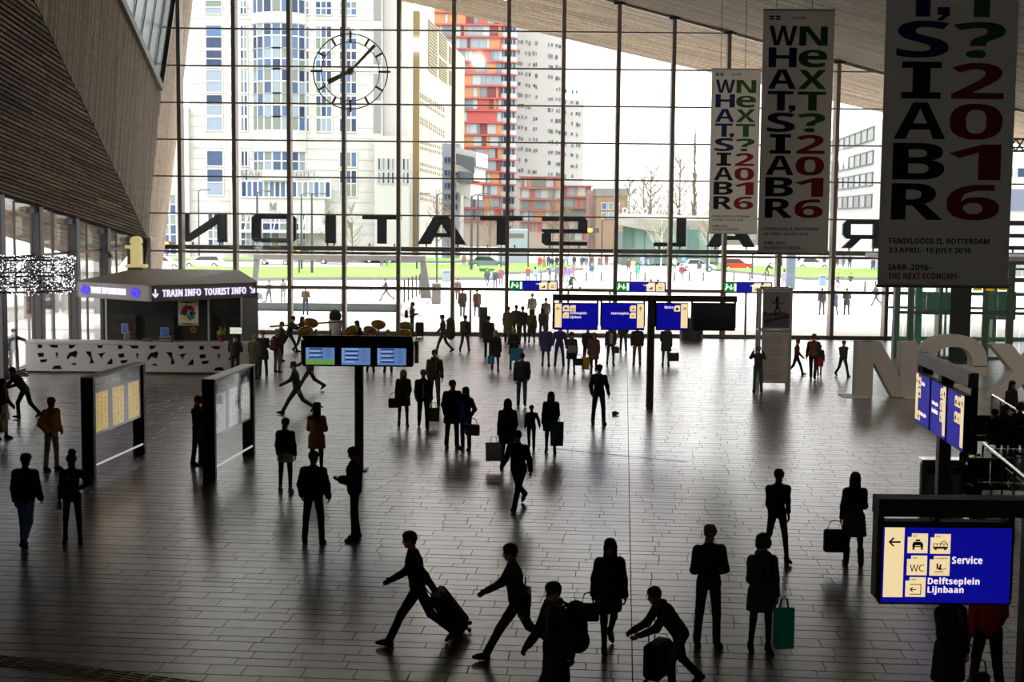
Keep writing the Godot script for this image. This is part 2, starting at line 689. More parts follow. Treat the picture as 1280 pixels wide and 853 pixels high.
	obj("pane", gl, mat("fold_glass", Color("567f8b"), 0.22, 0.35), win)
	for i in 3:
		var fr := begin()
		beam(fr, w[i] + off * 0.6, w[(i + 1) % 3] + off * 0.6, 0.32, 0.32, nb)
		obj("frame", fr, M.dark_steel, win)
	for i in 5:
		var t := 0.18 + i * 0.17
		var fr := begin()
		var top: Vector3 = w[1].lerp(w[2], t)
		beam(fr, top + off * 0.8, (w[0] as Vector3).lerp(w[1].lerp(w[2], 0.0), 0.0).lerp(w[2], t) + off * 0.8, 0.05, 0.05, nb)
		obj("mullion", fr, M.grey_metal, win)
	# pier that carries the fold on outside the glass
	var pier := [Vector3(-19.72, 0.0, -73.6), Vector3(-17.33, 23.2, -73.6), Vector3(-18.75, 23.2, -85), Vector3(-21.7, 0.0, -85)]
	var p_o := slab("wall_pier_outside", [pier[0], pier[1], pier[2]], 0.6, inside + Vector3(0, 0, -40), M.timber_back, "pale timber pier outside the glass at left")
	slab("wall_pier_outside_foot", [pier[0], pier[2], pier[3]], 0.6, inside + Vector3(0, 0, -40), M.timber_back, "lower half of the pale timber pier outside the glass")
	slats("slats", [pier[0], pier[1], pier[2]], Vector3(0.103, 1, 0), 0.17, M.timber, p_o, inside)
	slats("slats", [pier[0], pier[2], pier[3]], Vector3(0.103, 1, 0), 0.17, M.timber, p_o, inside)
	# a row of spots set along the soffit outside
	var track := thing("spotlight_track", "curved row of small spotlights under the timber overhang outside", "light track")
	var tp := []
	for q in [[632, -6], [650, 4], [668, 15], [690, 28], [708, 38], [724, 44]]:
		tp.append(on_plane(q[0], q[1], so[0] + Vector3(0, -0.12, 0), (so[1] - so[0]).cross(so[2] - so[0]).normalized()))
	var tr := begin()
	tube(tr, tp, 0.22, -1, 6)
	obj("channel", tr, M.black_metal, track)
	for i in 11:
		var f := i * 0.46
		var p: Vector3 = (tp[int(f)] as Vector3).lerp(tp[mini(int(f) + 1, 5)], f - int(f))
		var ls := begin()
		sphere(ls, Vector3.ZERO, Vector3(0.2, 0.12, 0.2), 8, 4)
		var lo := obj("lamp", ls, glow("spot_glow", Color("fff0d0"), 1.2), track)
		lo.position = p + Vector3(0, -0.2, 0.1)

func hall_lamps() -> void:
	for i in 6:
		var x: float = [-13.0, -8.0, -3.0, 17.0, 22.0, 27.0][i]
		var t := thing("ceiling_spotlight", "ceiling spotlight above the hall, %s from the left" % ["first", "second", "third", "fourth", "fifth", "sixth"][i], "spotlight", Vector3(x, roof_at(x) - 0.1, -30.0), 0.0, "spotlights in the hall ceiling")
		var st := begin()
		lathe(st, [Vector2(0, -0.1), Vector2(0.16, -0.1), Vector2(0.17, 0.3), Vector2(0, 0.32)], 14, Transform3D(Basis(Vector3.RIGHT, deg_to_rad(64.0)), Vector3(0, -0.3, -0.02)))
		obj("housing", st, M.black_metal, t)
		ubox("arm", Vector3(0, -0.12, 0), Vector3(0.06, 0.3, 0.06), M.black_metal, t)
		var l := SpotLight3D.new()
		l.name = "spot"
		l.spot_angle = 42.0
		l.spot_range = 90.0
		l.spot_attenuation = 2.0
		l.light_energy = 40.0
		l.light_size = 0.15
		l.light_color = Color(1.0, 0.94, 0.86)
		l.shadow_enabled = true
		l.transform = Transform3D(Basis(Vector3.RIGHT, deg_to_rad(-26.0)), Vector3(0, -0.44, -0.34))
		t.add_child(l)
		var lens := begin()
		sphere(lens, V0, Vector3(0.13, 0.13, 0.04), 10, 5)
		var lo := obj("lens", lens, glow("spot_lens", Color(1.0, 0.9, 0.78), 3.0), t)
		lo.transform = Transform3D(Basis(Vector3.RIGHT, deg_to_rad(-26.0)), Vector3(0, -0.4, -0.22))

# ---------------------------------------------------------------- glass front with clock and the letters on the canopy
const BAY := 2.849
const LEVELS := [2.45, 4.3, 6.27, 8.2, 10.1, 12.0, 13.9, 15.8, 17.7, 19.6, 21.5]
func glass_front() -> void:
	var win := Node3D.new()
	win.name = "window_1"
	add_child(win)
	tag(win, "tall glazed front of the hall in a grid of dark mullions", "", "", "structure")
	var xs := []
	for i in range(-1, 18):
		xs.append(-17.4 + BAY * i if i >= 0 else LEFT + 0.25)
	xs.append(RIGHT - 0.1)
	for i in xs.size():
		var x: float = xs[i]
		var h := roof_at(x) - 0.02
		if x < -18.5: h = 5.0
		elif x < -17.0: h = 22.6
		var st := begin()
		cbox(st, Vector3(x, h / 2, -FRONT - 0.2), Vector3(0.2, h, 0.75), 0.015)
		var mo := obj("mullion", st, M.mullion_paint, win)
		if x > 3.0 and i < xs.size() - 1:
			var cap := begin()
			box(cap, Vector3(x, h - 0.12, -FRONT + 0.2), Vector3(0.62, 0.14, 0.2))
			obj("head_plate", cap, M.black_metal, mo)
	var left_at := func(y: float) -> float: return -19.2 + 1.3 / 12.7 * (y - 4.9) if y > 4.9 else LEFT + 0.2
	for k in LEVELS.size():
		var y: float = LEVELS[k]
		var x0: float = left_at.call(y)
		var x1 := minf(RIGHT, (18.75 - y) / 0.2528)
		var st := begin()
		var thick := 0.17 if k == 0 else 0.075
		box(st, Vector3((x0 + x1) / 2, y, -FRONT), Vector3(x1 - x0, thick, 0.16))
		obj("transom", st, M.mullion_paint, win)
	var sill := begin()
	box(sill, Vector3((LEFT + RIGHT) / 2, 0.09, -FRONT), Vector3(RIGHT - LEFT, 0.18, 0.2))
	obj("sill", sill, M.mullion_paint, win)
	var head := begin()
	beam(head, Vector3(-17, roof_at(-17) - 0.1, -FRONT), Vector3(RIGHT, roof_at(RIGHT) - 0.1, -FRONT), 0.2, 0.16)
	obj("head_rail", head, mat("head_rail", Color("a8a49c"), 0.5), win)
	# panes, one per field of the grid; door leaves below the first transom in the middle
	for i in xs.size() - 1:
		var a: float = xs[i] + 0.1
		var b: float = xs[i + 1] - 0.1
		if b - a < 0.3: continue
		for k in LEVELS.size() + 1:
			var y0: float = 0.18 if k == 0 else LEVELS[k - 1] + 0.03
			var y1: float = LEVELS[k] - 0.03 if k < LEVELS.size() else 24.0
			var top := roof_at((a + b) / 2) - 0.1 - 0.1264 * (b - a)
			if i == 0: top = 4.6
			y1 = minf(y1, top)
			if y1 - y0 < 0.3: continue
			if k == 0 and (i == 14 or i == 10 or i == 12):
				continue                                               # doors that stand open
			ubox("pane", Vector3((a + b) / 2, (y0 + y1) / 2, -FRONT), Vector3(b - a, y1 - y0, 0.02), M.clear_pane, win)
	# door posts and leaves
	for px in [588.0, 710.0, 762.0, 901.0, 932.0]:
		var x := at(px, 390, FRONT).x
		var st := begin()
		box(st, Vector3(x, 1.22, -FRONT), Vector3(0.1, 2.44, 0.12))
		obj("door_post", st, M.mullion_paint, win)
	# clock
	var c := at(438, 89.5, FRONT - 0.35)
	var clock := thing("station_clock", "large open ring clock with two hands hung on the glass front", "clock", c)
	for r in [[1.92, 0.032], [1.5, 0.024]]:
		var pts := []
		for k in 64:
			var t := TAU * k / 64
			pts.append(Vector3(sin(t) * r[0], cos(t) * r[0], 0))
		var st := begin()
		tube(st, pts, r[1], -1, 6, true)
		obj("ring", st, mat("clock_grey", Color("6b655f"), 0.5), clock)
	for k in 12:
		var t := TAU * k / 12
		var st := begin()
		var big := k % 3 == 0
		box(st, Vector3(0, 1.71 if not big else 1.75, 0), Vector3(0.11, 0.42 if not big else 0.62, 0.06), Transform3D(Basis(Vector3.BACK, -t), Vector3.ZERO))
		obj("hour_mark", st, M.clock_grey, clock)
	for hd in [[43.5, 1.85, 0.14, "minute_hand", 0.08], [243.5, 1.28, 0.22, "hour_hand", 0.14]]:
		var st := begin()
		var l: float = hd[1]
		prism(st, P([-hd[2] * 0.35, -0.1, hd[2] * 0.35, -0.1, hd[2] * 0.6, l, -hd[2] * 0.6, l]), 0.05, Transform3D(Basis(Vector3.BACK, -deg_to_rad(hd[0])), Vector3(0, 0, hd[4])))
		obj(hd[3], st, M.clock_grey, clock)
	var hub := begin()
	lathe(hub, [Vector2(0, -0.15), Vector2(0.17, -0.15), Vector2(0.2, 0.1), Vector2(0.14, 0.26), Vector2(0, 0.26)], 16, Transform3D(Basis(Vector3.RIGHT, PI / 2), Vector3.ZERO))
	obj("hub", hub, M.dark_steel, clock)
	for a in [90.0, 270.0]:
		var st := begin()
		beam(st, Vector3(0, 0, -0.05), Vector3(sin(deg_to_rad(a)) * 1.95, 0, -0.05), 0.03, 0.03)
		obj("stay", st, M.dark_steel, clock)
	# canopy beam and the letters that stand on it, read from outside
	var ny := 4.62
	var zb := -FRONT - 1.5
	var bm := begin()
	box(bm, Vector3(6.2, ny - 0.14, zb), Vector3(49.5, 0.24, 0.5))
	box(bm, Vector3(6.2, ny - 0.42, zb - 0.1), Vector3(49.5, 0.07, 0.3))
	shell("beam", bm, M.dark_steel, "dark beam outside the glass front that carries the big letters")
	var letters := [["N", 232, 284], ["O", 315, 370.5], ["I", 407, 420], ["T", 453, 502], ["A", 522, 583], ["T", 600, 653], ["S", 677, 734], ["L", 817, 857], ["A", 883, 944], ["A", 962, 1022], ["R", 1053, 1100], ["T", 1118, 1168], ["N", 1186, 1236], ["E", 1259, 1300]]
	for l in letters:
		var pa := at(l[1], 303, FRONT + 1.5)
		var pb := at(l[2], 303, FRONT + 1.5)
		var lo := letter_shape(l[0], pb.x - pa.x, 1.5)
		var t := thing("sign_letter", "", "letter", Vector3((pa.x + pb.x) / 2, ny + 0.13, zb))
		t.rotation.y = 0
		var st := begin()
		for poly in lo:
			var mir := PackedVector2Array()
			for p in poly: mir.append(Vector2(-p.x, p.y))
			prism(st, mir, 0.3, Transform3D(Basis(), Vector3(0, 0, -0.15)))
		obj("letter_body", st, mat("letter_blue", Color("171730"), 0.8), t)
		for sg in [-0.32, 0.32]: ubox("foot", Vector3(sg * (pb.x - pa.x), -0.07, 0), Vector3(0.08, 0.14, 0.1), M.dark_steel, t)
		var where: String = {232: "first from the left, above the kiosk roof", 315: "second from the left", 407: "narrow upright, third from the left", 453: "fourth from the left", 522: "with a crossbar, fifth from the left", 600: "second T, left of the curved one", 677: "curved, left of the wide gap", 817: "just right of the wide gap", 883: "partly behind the smallest banner", 962: "behind the middle banner", 1053: "right of the middle banner", 1118: "behind the largest banner, left half", 1186: "behind the largest banner, right half", 1259: "at the right edge beside the largest banner"}[l[1]]
		tag(t, "dark blue letter %s seen from behind, %s" % [l[0], where])

func letter_shape(ch: String, w: float, h: float) -> Array:     # outlines of the wide sign letters, centred in x, from 0 to h
	var s := 0.5
	var a := -w / 2
	var b := w / 2
	var t := 0.21
	match ch:
		"I": return [P([a, 0, b, 0, b, h, a, h])]
		"T": return [P([-s / 2, 0, s / 2, 0, s / 2, h - t, -s / 2, h - t]), P([a, h - t, b, h - t, b, h, a, h])]
		"L": return [P([a, 0, a + s, 0, a + s, h, a, h]), P([a + s, 0, b, 0, b, t, a + s, t])]
		"E": return [P([a, 0, a + s, 0, a + s, h, a, h]), P([a + s, 0, b, 0, b, t, a + s, t]), P([a + s, h - t, b, h - t, b, h, a + s, h]), P([a + s, h / 2 - t / 2, b, h / 2 - t / 2, b, h / 2 + t / 2, a + s, h / 2 + t / 2])]
		"N": return [P([a, 0, a + s, 0, a + s, h, a, h]), P([b - 0.22, 0, b, 0, b, h, b - 0.22, h]), P([a + s - 0.05, h, a + s - 0.05, h - 0.5, b - 0.2, 0.0, b - 0.2, 0.42])]
		"A": return [P([a, 0, a + 0.62, 0, 0.05, h * 0.72, 0.25, h, -0.35, h]), P([b, 0, b - 0.72, 0, 0.05, h * 0.72, -0.15, h, 0.42, h]), P([a + 0.75, 0.38, b - 0.75, 0.38, b - 0.95, 0.6, a + 0.95, 0.6])]
		"O": return [P([a, 0.2, a + 0.2, 0, a + s, 0, a + s, h, a + 0.2, h, a, h - 0.2]), P([b, h - 0.2, b - 0.2, h, b - s, h, b - s, 0, b - 0.2, 0, b, 0.2]), P([a + s, 0, b - s, 0, b - s, 0.24, a + s, 0.24]), P([a + s, h - 0.24, b - s, h - 0.24, b - s, h, a + s, h])]
		"S": return [P([a, h - t, b, h - t, b, h, a + 0.2, h, a, h - 0.15]), P([a, h / 2 - 0.1, a + s, h / 2 - 0.1, a + s, h - t, a, h - t]), P([a + s, h / 2 - 0.1, b - 0.15, h / 2 - 0.1, b, h / 2 - 0.02, b, h / 2 + 0.12, a + s, h / 2 + 0.12]), P([b - s, t, b, t, b, h / 2 - 0.1, b - s, h / 2 - 0.1]), P([a, 0, b - 0.2, 0, b, 0.15, b, t, a, t])]
		"R": return [P([a, 0, a + s * 0.8, 0, a + s * 0.8, h, a, h]), P([a + s * 0.8, h - t, b - 0.2, h - t, b, h - 0.22, b - 0.2, h, a + s * 0.8, h]), P([a + s * 0.8, 0.5, b - 0.2, 0.5, b, 0.72, b - 0.35, 0.72, a + s * 0.8, 0.72]), P([b - 0.4, 0.72, b, 0.72, b, h - 0.22, b - 0.4, h - t]), P([b - 0.95, 0.5, b - 0.45, 0.5, b + 0.05, 0, b - 0.45, 0])]
	return []

# ---------------------------------------------------------------- left glazing
func left_side() -> void:
	var head := func(z: float) -> float: return 4.9 + 0.1 * (z + 73.5) - 0.1
	var zs := [-52.3, -56.6, -61.3, -66.0, -70.8]
	for i in zs.size():
		var z: float = zs[i]
		var h: float = head.call(z)
		var st := begin()
		cbox(st, Vector3(LEFT + 0.1, h / 2, z), Vector3(0.42, h, 0.5), 0.02)
		box(st, Vector3(LEFT + 0.1, h - 0.15, z + 0.55), Vector3(0.2, 0.22, 0.7))
		shell("column", st, mat("left_column", Color("4b4a4c"), 0.5, 0.1), "dark steel column of the left glazing, %s" % ["outside the left edge", "nearest in view", "second in view", "third in view, behind the kiosk", "last before the corner"][i])
	var win := Node3D.new()
	win.name = "window_2"
	add_child(win)
	tag(win, "glazing along the left side of the hall between dark columns", "", "", "structure")
	var z0 := -47.5
	for i in range(-1, zs.size()):
		var za: float = zs[i] - 0.25 if i >= 0 else z0
		var zb: float = zs[i + 1] + 0.25 if i + 1 < zs.size() else -FRONT + 0.2
		for k in 2:
			var zc := lerpf(za, zb, k / 2.0)
			var zd := lerpf(za, zb, (k + 1) / 2.0)
			for lv in 2:
				var y0: float = [0.1, 4.55][lv]
				var y1: float = [4.5, head.call((zc + zd) / 2)][lv]
				if y1 - y0 < 0.25: continue
				ubox("pane", Vector3(LEFT - 0.05, (y0 + y1) / 2, (zc + zd) / 2), Vector3(0.02, y1 - y0, absf(zd - zc) - 0.04), M.clear_pane, win)
			var st := begin()
			var hh: float = head.call(zd)
			box(st, Vector3(LEFT - 0.05, hh / 2, zd), Vector3(0.1, hh, 0.05))
			obj("glazing_bar", st, M.dark_steel, win)
	var tr := begin()
	box(tr, Vector3(LEFT - 0.05, 4.52, (z0 - FRONT) / 2), Vector3(0.1, 0.1, FRONT + z0))
	obj("transom", tr, M.dark_steel, win)
	var sl := begin()
	box(sl, Vector3(LEFT - 0.05, 0.05, (z0 - FRONT) / 2), Vector3(0.14, 0.1, FRONT + z0))
	obj("sill", sl, M.dark_steel, win)
	# overhang outside
	var so := [Vector3(LEFT - 0.2, 7.5, -47), Vector3(LEFT - 0.2, 4.9, -73.4), Vector3(-24, 2.95, -85), Vector3(-24, 7.45, -46)]
	var n := 4
	var o1 := slab("ceiling_left_overhang", [so[0], so[1], so[2]], 0.3, Vector3(-21, 0, -60), M.timber_back, "timber soffit outside the left glazing")
	slab("ceiling_left_overhang_edge", [so[0], so[2], so[3]], 0.3, Vector3(-21, 0, -60), M.timber_back, "outer edge of the timber soffit outside the left glazing")
	slats("slats", [so[0], so[1], so[2]], Vector3(0, 0.1, 1), 0.17, M.timber, o1, Vector3(-21, 0, -60))
	slats("slats", [so[0], so[2], so[3]], Vector3(0, 0.1, 1), 0.17, M.timber, o1, Vector3(-21, 0, -60))

# ---------------------------------------------------------------- bodies: joints -> tapered capsules -> one field -> surface nets
func pr(a: Vector3, b: Vector3, ra: float, rb: float, zs := 1.0) -> PackedFloat32Array:
	return PackedFloat32Array([a.x, a.y, a.z, b.x, b.y, b.z, ra, rb, zs])

func nets(prims: Array, cell: float, k: float, neg := [], cut_below := -INF, wrinkle := 0.0) -> Array:
	var lo := Vector3.INF
	var hi := -Vector3.INF
	for p in prims:
		var r := maxf(p[6], p[7]) + cell * 2.0
		lo = lo.min(Vector3(minf(p[0], p[3]), minf(p[1], p[4]), minf(p[2], p[5])) - Vector3.ONE * r)
		hi = hi.max(Vector3(maxf(p[0], p[3]), maxf(p[1], p[4]), maxf(p[2], p[5])) + Vector3.ONE * r)
	var nx := int((hi.x - lo.x) / cell) + 2
	var ny := int((hi.y - lo.y) / cell) + 2
	var nz := int((hi.z - lo.z) / cell) + 2
	var f := PackedFloat32Array()
	f.resize(nx * ny * nz)
	f.fill(1.0)
	var row := nx
	var lay := nx * ny
	for pass_ in 2:
		for p in (prims if pass_ == 0 else neg):
			var zs: float = p[8]
			var ax: float = p[0]
			var ay: float = p[1]
			var az: float = p[2] * zs
			var bx: float = p[3] - ax
			var by: float = p[4] - ay
			var bz: float = p[5] * zs - az
			var ra: float = p[6]
			var dr: float = p[7] - ra
			var bb := maxf(bx * bx + by * by + bz * bz, 1e-9)
			var m := maxf(p[6], p[7]) + k + cell
			var i0 := clampi(int((minf(p[0], p[3]) - m - lo.x) / cell), 0, nx - 1)
			var i1 := clampi(int((maxf(p[0], p[3]) + m - lo.x) / cell) + 1, 0, nx - 1)
			var j0 := clampi(int((minf(p[1], p[4]) - m - lo.y) / cell), 0, ny - 1)
			var j1 := clampi(int((maxf(p[1], p[4]) + m - lo.y) / cell) + 1, 0, ny - 1)
			var mz := m / minf(zs, 1.0)
			var k0 := clampi(int((minf(p[2], p[5]) - mz - lo.z) / cell), 0, nz - 1)
			var k1 := clampi(int((maxf(p[2], p[5]) + mz - lo.z) / cell) + 1, 0, nz - 1)
			for kz in range(k0, k1 + 1):
				var z := (lo.z + kz * cell) * zs - az
				for jy in range(j0, j1 + 1):
					var y := lo.y + jy * cell - ay
					var at0 := kz * lay + jy * row
					var yz := y * by + z * bz
					for ix in range(i0, i1 + 1):
						var x := lo.x + ix * cell - ax
						var h := clampf((x * bx + yz) / bb, 0.0, 1.0)
						var dx := x - bx * h
						var dy := y - by * h
						var dz := z - bz * h
						var d := sqrt(dx * dx + dy * dy + dz * dz) - ra - dr * h
						var g := f[at0 + ix]
						if pass_ == 0:
							var e := k - absf(g - d)
							f[at0 + ix] = minf(g, d) - (e * e / (4.0 * k) if e > 0.0 else 0.0)
						else:
							f[at0 + ix] = maxf(g, -d)
	if cut_below > -1e9:
		for jy in ny:
			var c := cut_below - (lo.y + jy * cell)
			if c < -cell * 3: break
			for kz in nz:
				for ix in nx:
					var q := kz * lay + jy * row + ix
					f[q] = maxf(f[q], c)
	var verts := PackedVector3Array()
	var norms := PackedVector3Array()
	var ids := PackedInt32Array()
	ids.resize(nx * ny * nz)
	var skip := cell * 3.0
	var offs := [0, 1, row, row + 1, lay, lay + 1, lay + row, lay + row + 1]
	var edges := [[0, 1], [2, 3], [4, 5], [6, 7], [0, 2], [1, 3], [4, 6], [5, 7], [0, 4], [1, 5], [2, 6], [3, 7]]
	for kz in nz - 1:
		for jy in ny - 1:
			for ix in nx - 1:
				var q := kz * lay + jy * row + ix
				var c0 := f[q]
				if c0 > skip or c0 < -skip: continue
				var c1 := f[q + 1]
				var c2 := f[q + row]
				var c3 := f[q + row + 1]
				var c4 := f[q + lay]
				var c5 := f[q + lay + 1]
				var c6 := f[q + lay + row]
				var c7 := f[q + lay + row + 1]
				var cnt := int(c0 < 0) + int(c1 < 0) + int(c2 < 0) + int(c3 < 0) + int(c4 < 0) + int(c5 < 0) + int(c6 < 0) + int(c7 < 0)
				if cnt == 0 or cnt == 8: continue
				var cs := [c0, c1, c2, c3, c4, c5, c6, c7]
				var s := Vector3()
				var n := 0
				for e in edges:
					var u: float = cs[e[0]]
					var w: float = cs[e[1]]
					if (u < 0) != (w < 0):
						var t := u / (u - w)
						var pa := Vector3(e[0] & 1, (e[0] >> 1) & 1, e[0] >> 2)
						var pb := Vector3(e[1] & 1, (e[1] >> 1) & 1, e[1] >> 2)
						s += pa.lerp(pb, t)
						n += 1
				var g := Vector3(c1 + c3 + c5 + c7 - c0 - c2 - c4 - c6, c2 + c3 + c6 + c7 - c0 - c1 - c4 - c5, c4 + c5 + c6 + c7 - c0 - c1 - c2 - c3).normalized()
				var v := lo + (Vector3(ix, jy, kz) + s / n) * cell
				if wrinkle > 0.0:
					v += g * (grain.get_noise_3d(v.x * 9.0, v.y * 14.0, v.z * 9.0) * wrinkle)
				ids[q] = verts.size() + 1
				verts.append(v)
				norms.append(g)
	var idx := PackedInt32Array()
	for kz in range(1, nz - 1):
		for jy in range(1, ny - 1):
			for ix in range(1, nx - 1):
				var q := kz * lay + jy * row + ix
				if ids[q] == 0: continue
				var a := f[q] < 0.0
				if (f[q + 1] < 0.0) != a:
					idx.append_array(_face(ids[q], ids[q - row], ids[q - row - lay], ids[q - lay], a))
				if (f[q + row] < 0.0) != a:
					idx.append_array(_face(ids[q], ids[q - lay], ids[q - lay - 1], ids[q - 1], a))
				if (f[q + lay] < 0.0) != a:
					idx.append_array(_face(ids[q], ids[q - 1], ids[q - 1 - row], ids[q - row], a))
	return [verts, norms, idx]

func _face(a: int, b: int, c: int, d: int, inside: bool) -> PackedInt32Array:
	if a == 0 or b == 0 or c == 0 or d == 0: return PackedInt32Array()
	a -= 1
	b -= 1
	c -= 1
	d -= 1
	return PackedInt32Array([a, c, b, a, d, c]) if inside else PackedInt32Array([a, b, c, a, c, d])

func mesh_of(parts: Array) -> ArrayMesh:      # parts: [[verts, norms, idx], transform] ...
	var v := PackedVector3Array()
	var n := PackedVector3Array()
	var ix := PackedInt32Array()
	var col := PackedColorArray()
	for p in parts:
		var a: Array = p[0]
		var xf: Transform3D = p[1]
		var base := v.size()
		for q in a[0]: v.append(xf * q)
		var nb := xf.basis.inverse().transposed()
		for q in a[1]: n.append((nb * q).normalized())
		for q in a[2]: ix.append(q + base)
		if p.size() > 2:
			col.append_array(p[2])
		else:
			for q in a[0].size(): col.append(Color(1, 1, 1))
	var arr := []
	arr.resize(Mesh.ARRAY_MAX)
	arr[Mesh.ARRAY_VERTEX] = v
	arr[Mesh.ARRAY_NORMAL] = n
	arr[Mesh.ARRAY_COLOR] = col
	arr[Mesh.ARRAY_INDEX] = ix
	var m := ArrayMesh.new()
	m.add_surface_from_arrays(Mesh.PRIMITIVE_TRIANGLES, arr)
	return m

const V0 := Vector3.ZERO
var head_arr := []
var head_col := PackedColorArray()
var hand_arr := []
var shoe_mesh: ArrayMesh
var hair_mesh := {}
func v3(x: float, y: float, z: float) -> Vector3: return Vector3(x, y, z)

func make_templates() -> void:
	# head: origin between the ears, facing +z
	var h := [pr(v3(0, 0.035, -0.018), v3(0, 0.035, 0.012), 0.083, 0.08), pr(v3(0, -0.02, 0.0), v3(0, -0.06, 0.025), 0.068, 0.056), pr(v3(-0.022, -0.088, 0.045), v3(0.022, -0.088, 0.045), 0.026, 0.026),
		pr(v3(0, 0.0, 0.083), v3(0, -0.034, 0.098), 0.009, 0.014), pr(v3(-0.04, 0.022, 0.072), v3(0.04, 0.022, 0.072), 0.015, 0.015), pr(v3(0.078, 0.012, -0.01), v3(0.08, -0.03, -0.006), 0.015, 0.01), pr(v3(-0.078, 0.012, -0.01), v3(-0.08, -0.03, -0.006), 0.015, 0.01),
		pr(v3(-0.018, -0.062, 0.078), v3(0.018, -0.062, 0.078), 0.009, 0.009), pr(v3(0, -0.05, -0.02), v3(0, -0.17, -0.035), 0.056, 0.058)]
	head_arr = nets(h, 0.0085, 0.014, [pr(v3(0.032, 0.0, 0.095), v3(0.032, 0.0, 0.096), 0.014, 0.014), pr(v3(-0.032, 0.0, 0.095), v3(-0.032, 0.0, 0.096), 0.014, 0.014)])
	for v in head_arr[0]:
		var c := Color(1, 1, 1)
		if v.z > 0.06 and absf(absf(v.x) - 0.032) < 0.014 and absf(v.y) < 0.008: c = Color(0.06, 0.05, 0.05)
		elif v.z > 0.06 and absf(absf(v.x) - 0.034) < 0.022 and absf(v.y - 0.02) < 0.006: c = Color(0.25, 0.2, 0.17)
		elif v.z > 0.07 and absf(v.x) < 0.026 and absf(v.y + 0.062) < 0.009: c = Color(0.85, 0.5, 0.5)
		head_col.append(c)
	# hand: wrist at the origin, fingers down -y, palm facing -x, thumb towards +z
	var d := [pr(v3(0, 0, 0), v3(0, -0.03, 0), 0.024, 0.026), pr(v3(0, -0.045, 0.018), v3(0, -0.085, 0.026), 0.017, 0.014), pr(v3(0, -0.045, -0.018), v3(0, -0.08, -0.026), 0.017, 0.013), pr(v3(0, -0.05, 0), v3(0, -0.085, 0), 0.018, 0.015)]
	var fl := [[0.028, 0.034, 0.026], [0.009, 0.039, 0.03], [-0.01, 0.036, 0.028], [-0.028, 0.028, 0.022]]
	for q in fl:
		var p0 := v3(0.0, -0.085, q[0])
		var p1 := p0 + v3(-0.008, -q[1], 0)
		var p2 := p1 + v3(-0.02, -q[2] * 0.75, 0)
		var p3 := p2 + v3(-0.018, -q[2] * 0.3, 0)
		d += [pr(p0, p1, 0.0095, 0.009), pr(p1, p2, 0.009, 0.0082), pr(p2, p3, 0.0082, 0.0078)]
	d += [pr(v3(0, -0.025, 0.02), v3(-0.012, -0.058, 0.046), 0.013, 0.011), pr(v3(-0.012, -0.058, 0.046), v3(-0.024, -0.085, 0.05), 0.0105, 0.009)]
	hand_arr = nets(d, 0.0055, 0.006)
	# shoe: ankle at the origin 0.08 above the ground, toes towards +z
	var s := [pr(v3(0, -0.045, -0.045), v3(0, -0.05, 0.11), 0.036, 0.038), pr(v3(0, -0.05, 0.11), v3(0.004, -0.056, 0.165), 0.036, 0.028), pr(v3(0, 0.03, -0.015), v3(0, -0.03, -0.01), 0.048, 0.045), pr(v3(0, -0.005, 0.02), v3(0, -0.035, 0.09), 0.042, 0.034)]
	shoe_mesh = mesh_of([[nets(s, 0.011, 0.03, [], -0.082), Transform3D()]])
	# hair
	var face := [pr(v3(0, -0.02, 0.1), v3(0, -0.12, 0.1), 0.07, 0.08), pr(v3(0, -0.1, 0.0), v3(0, -0.2, 0.0), 0.085, 0.09)]
	var cap := pr(v3(0, 0.04, -0.022), v3(0, 0.042, 0.008), 0.094, 0.09)
	var face_only := [pr(v3(0, -0.02, 0.105), v3(0, -0.12, 0.1), 0.066, 0.075)]
	hair_mesh["short"] = mesh_of([[nets([cap, pr(v3(0, 0.0, -0.04), v3(0, -0.03, -0.04), 0.07, 0.06)], 0.011, 0.02, face, -INF, 0.008), Transform3D()]])
	hair_mesh["long"] = mesh_of([[nets([cap, pr(v3(0, 0.02, -0.04), v3(0, -0.24, -0.075), 0.088, 0.075, 1.2), pr(v3(0.068, 0.0, -0.005), v3(0.08, -0.2, 0.02), 0.036, 0.03), pr(v3(-0.068, 0.0, -0.005), v3(-0.08, -0.2, 0.02), 0.036, 0.03)], 0.012, 0.025, face_only, -INF, 0.01), Transform3D()]])
	hair_mesh["bob"] = mesh_of([[nets([cap, pr(v3(0, 0.02, -0.035), v3(0, -0.09, -0.04), 0.09, 0.085), pr(v3(0.07, 0.0, 0.0), v3(0.076, -0.09, 0.02), 0.034, 0.03), pr(v3(-0.07, 0.0, 0.0), v3(-0.076, -0.09, 0.02), 0.034, 0.03)], 0.012, 0.025, face_only, -INF, 0.01), Transform3D()]])
	hair_mesh["bun"] = mesh_of([[nets([cap, pr(v3(0, 0.0, -0.04), v3(0, -0.03, -0.04), 0.07, 0.06), pr(v3(0, 0.125, -0.035), v3(0, 0.16, -0.045), 0.068, 0.075)], 0.012, 0.02, face, -INF, 0.012), Transform3D()]])
	hair_mesh["ponytail"] = mesh_of([[nets([cap, pr(v3(0, 0.0, -0.04), v3(0, -0.03, -0.04), 0.07, 0.06), pr(v3(0, 0.03, -0.12), v3(0, -0.12, -0.15), 0.038, 0.036), pr(v3(0, -0.12, -0.15), v3(0, -0.3, -0.13), 0.036, 0.014)], 0.011, 0.02, face, -INF, 0.006), Transform3D()]])
	hair_mesh["curly"] = mesh_of([[nets([pr(v3(0, 0.055, -0.022), v3(0, 0.057, 0.008), 0.115, 0.11), pr(v3(0, 0.0, -0.05), v3(0, -0.05, -0.05), 0.09, 0.075), pr(v3(0.08, 0.02, 0), v3(0.08, -0.03, 0), 0.04, 0.035), pr(v3(-0.08, 0.02, 0), v3(-0.08, -0.03, 0), 0.04, 0.035)], 0.012, 0.02, face_only, -INF, 0.022), Transform3D()]])
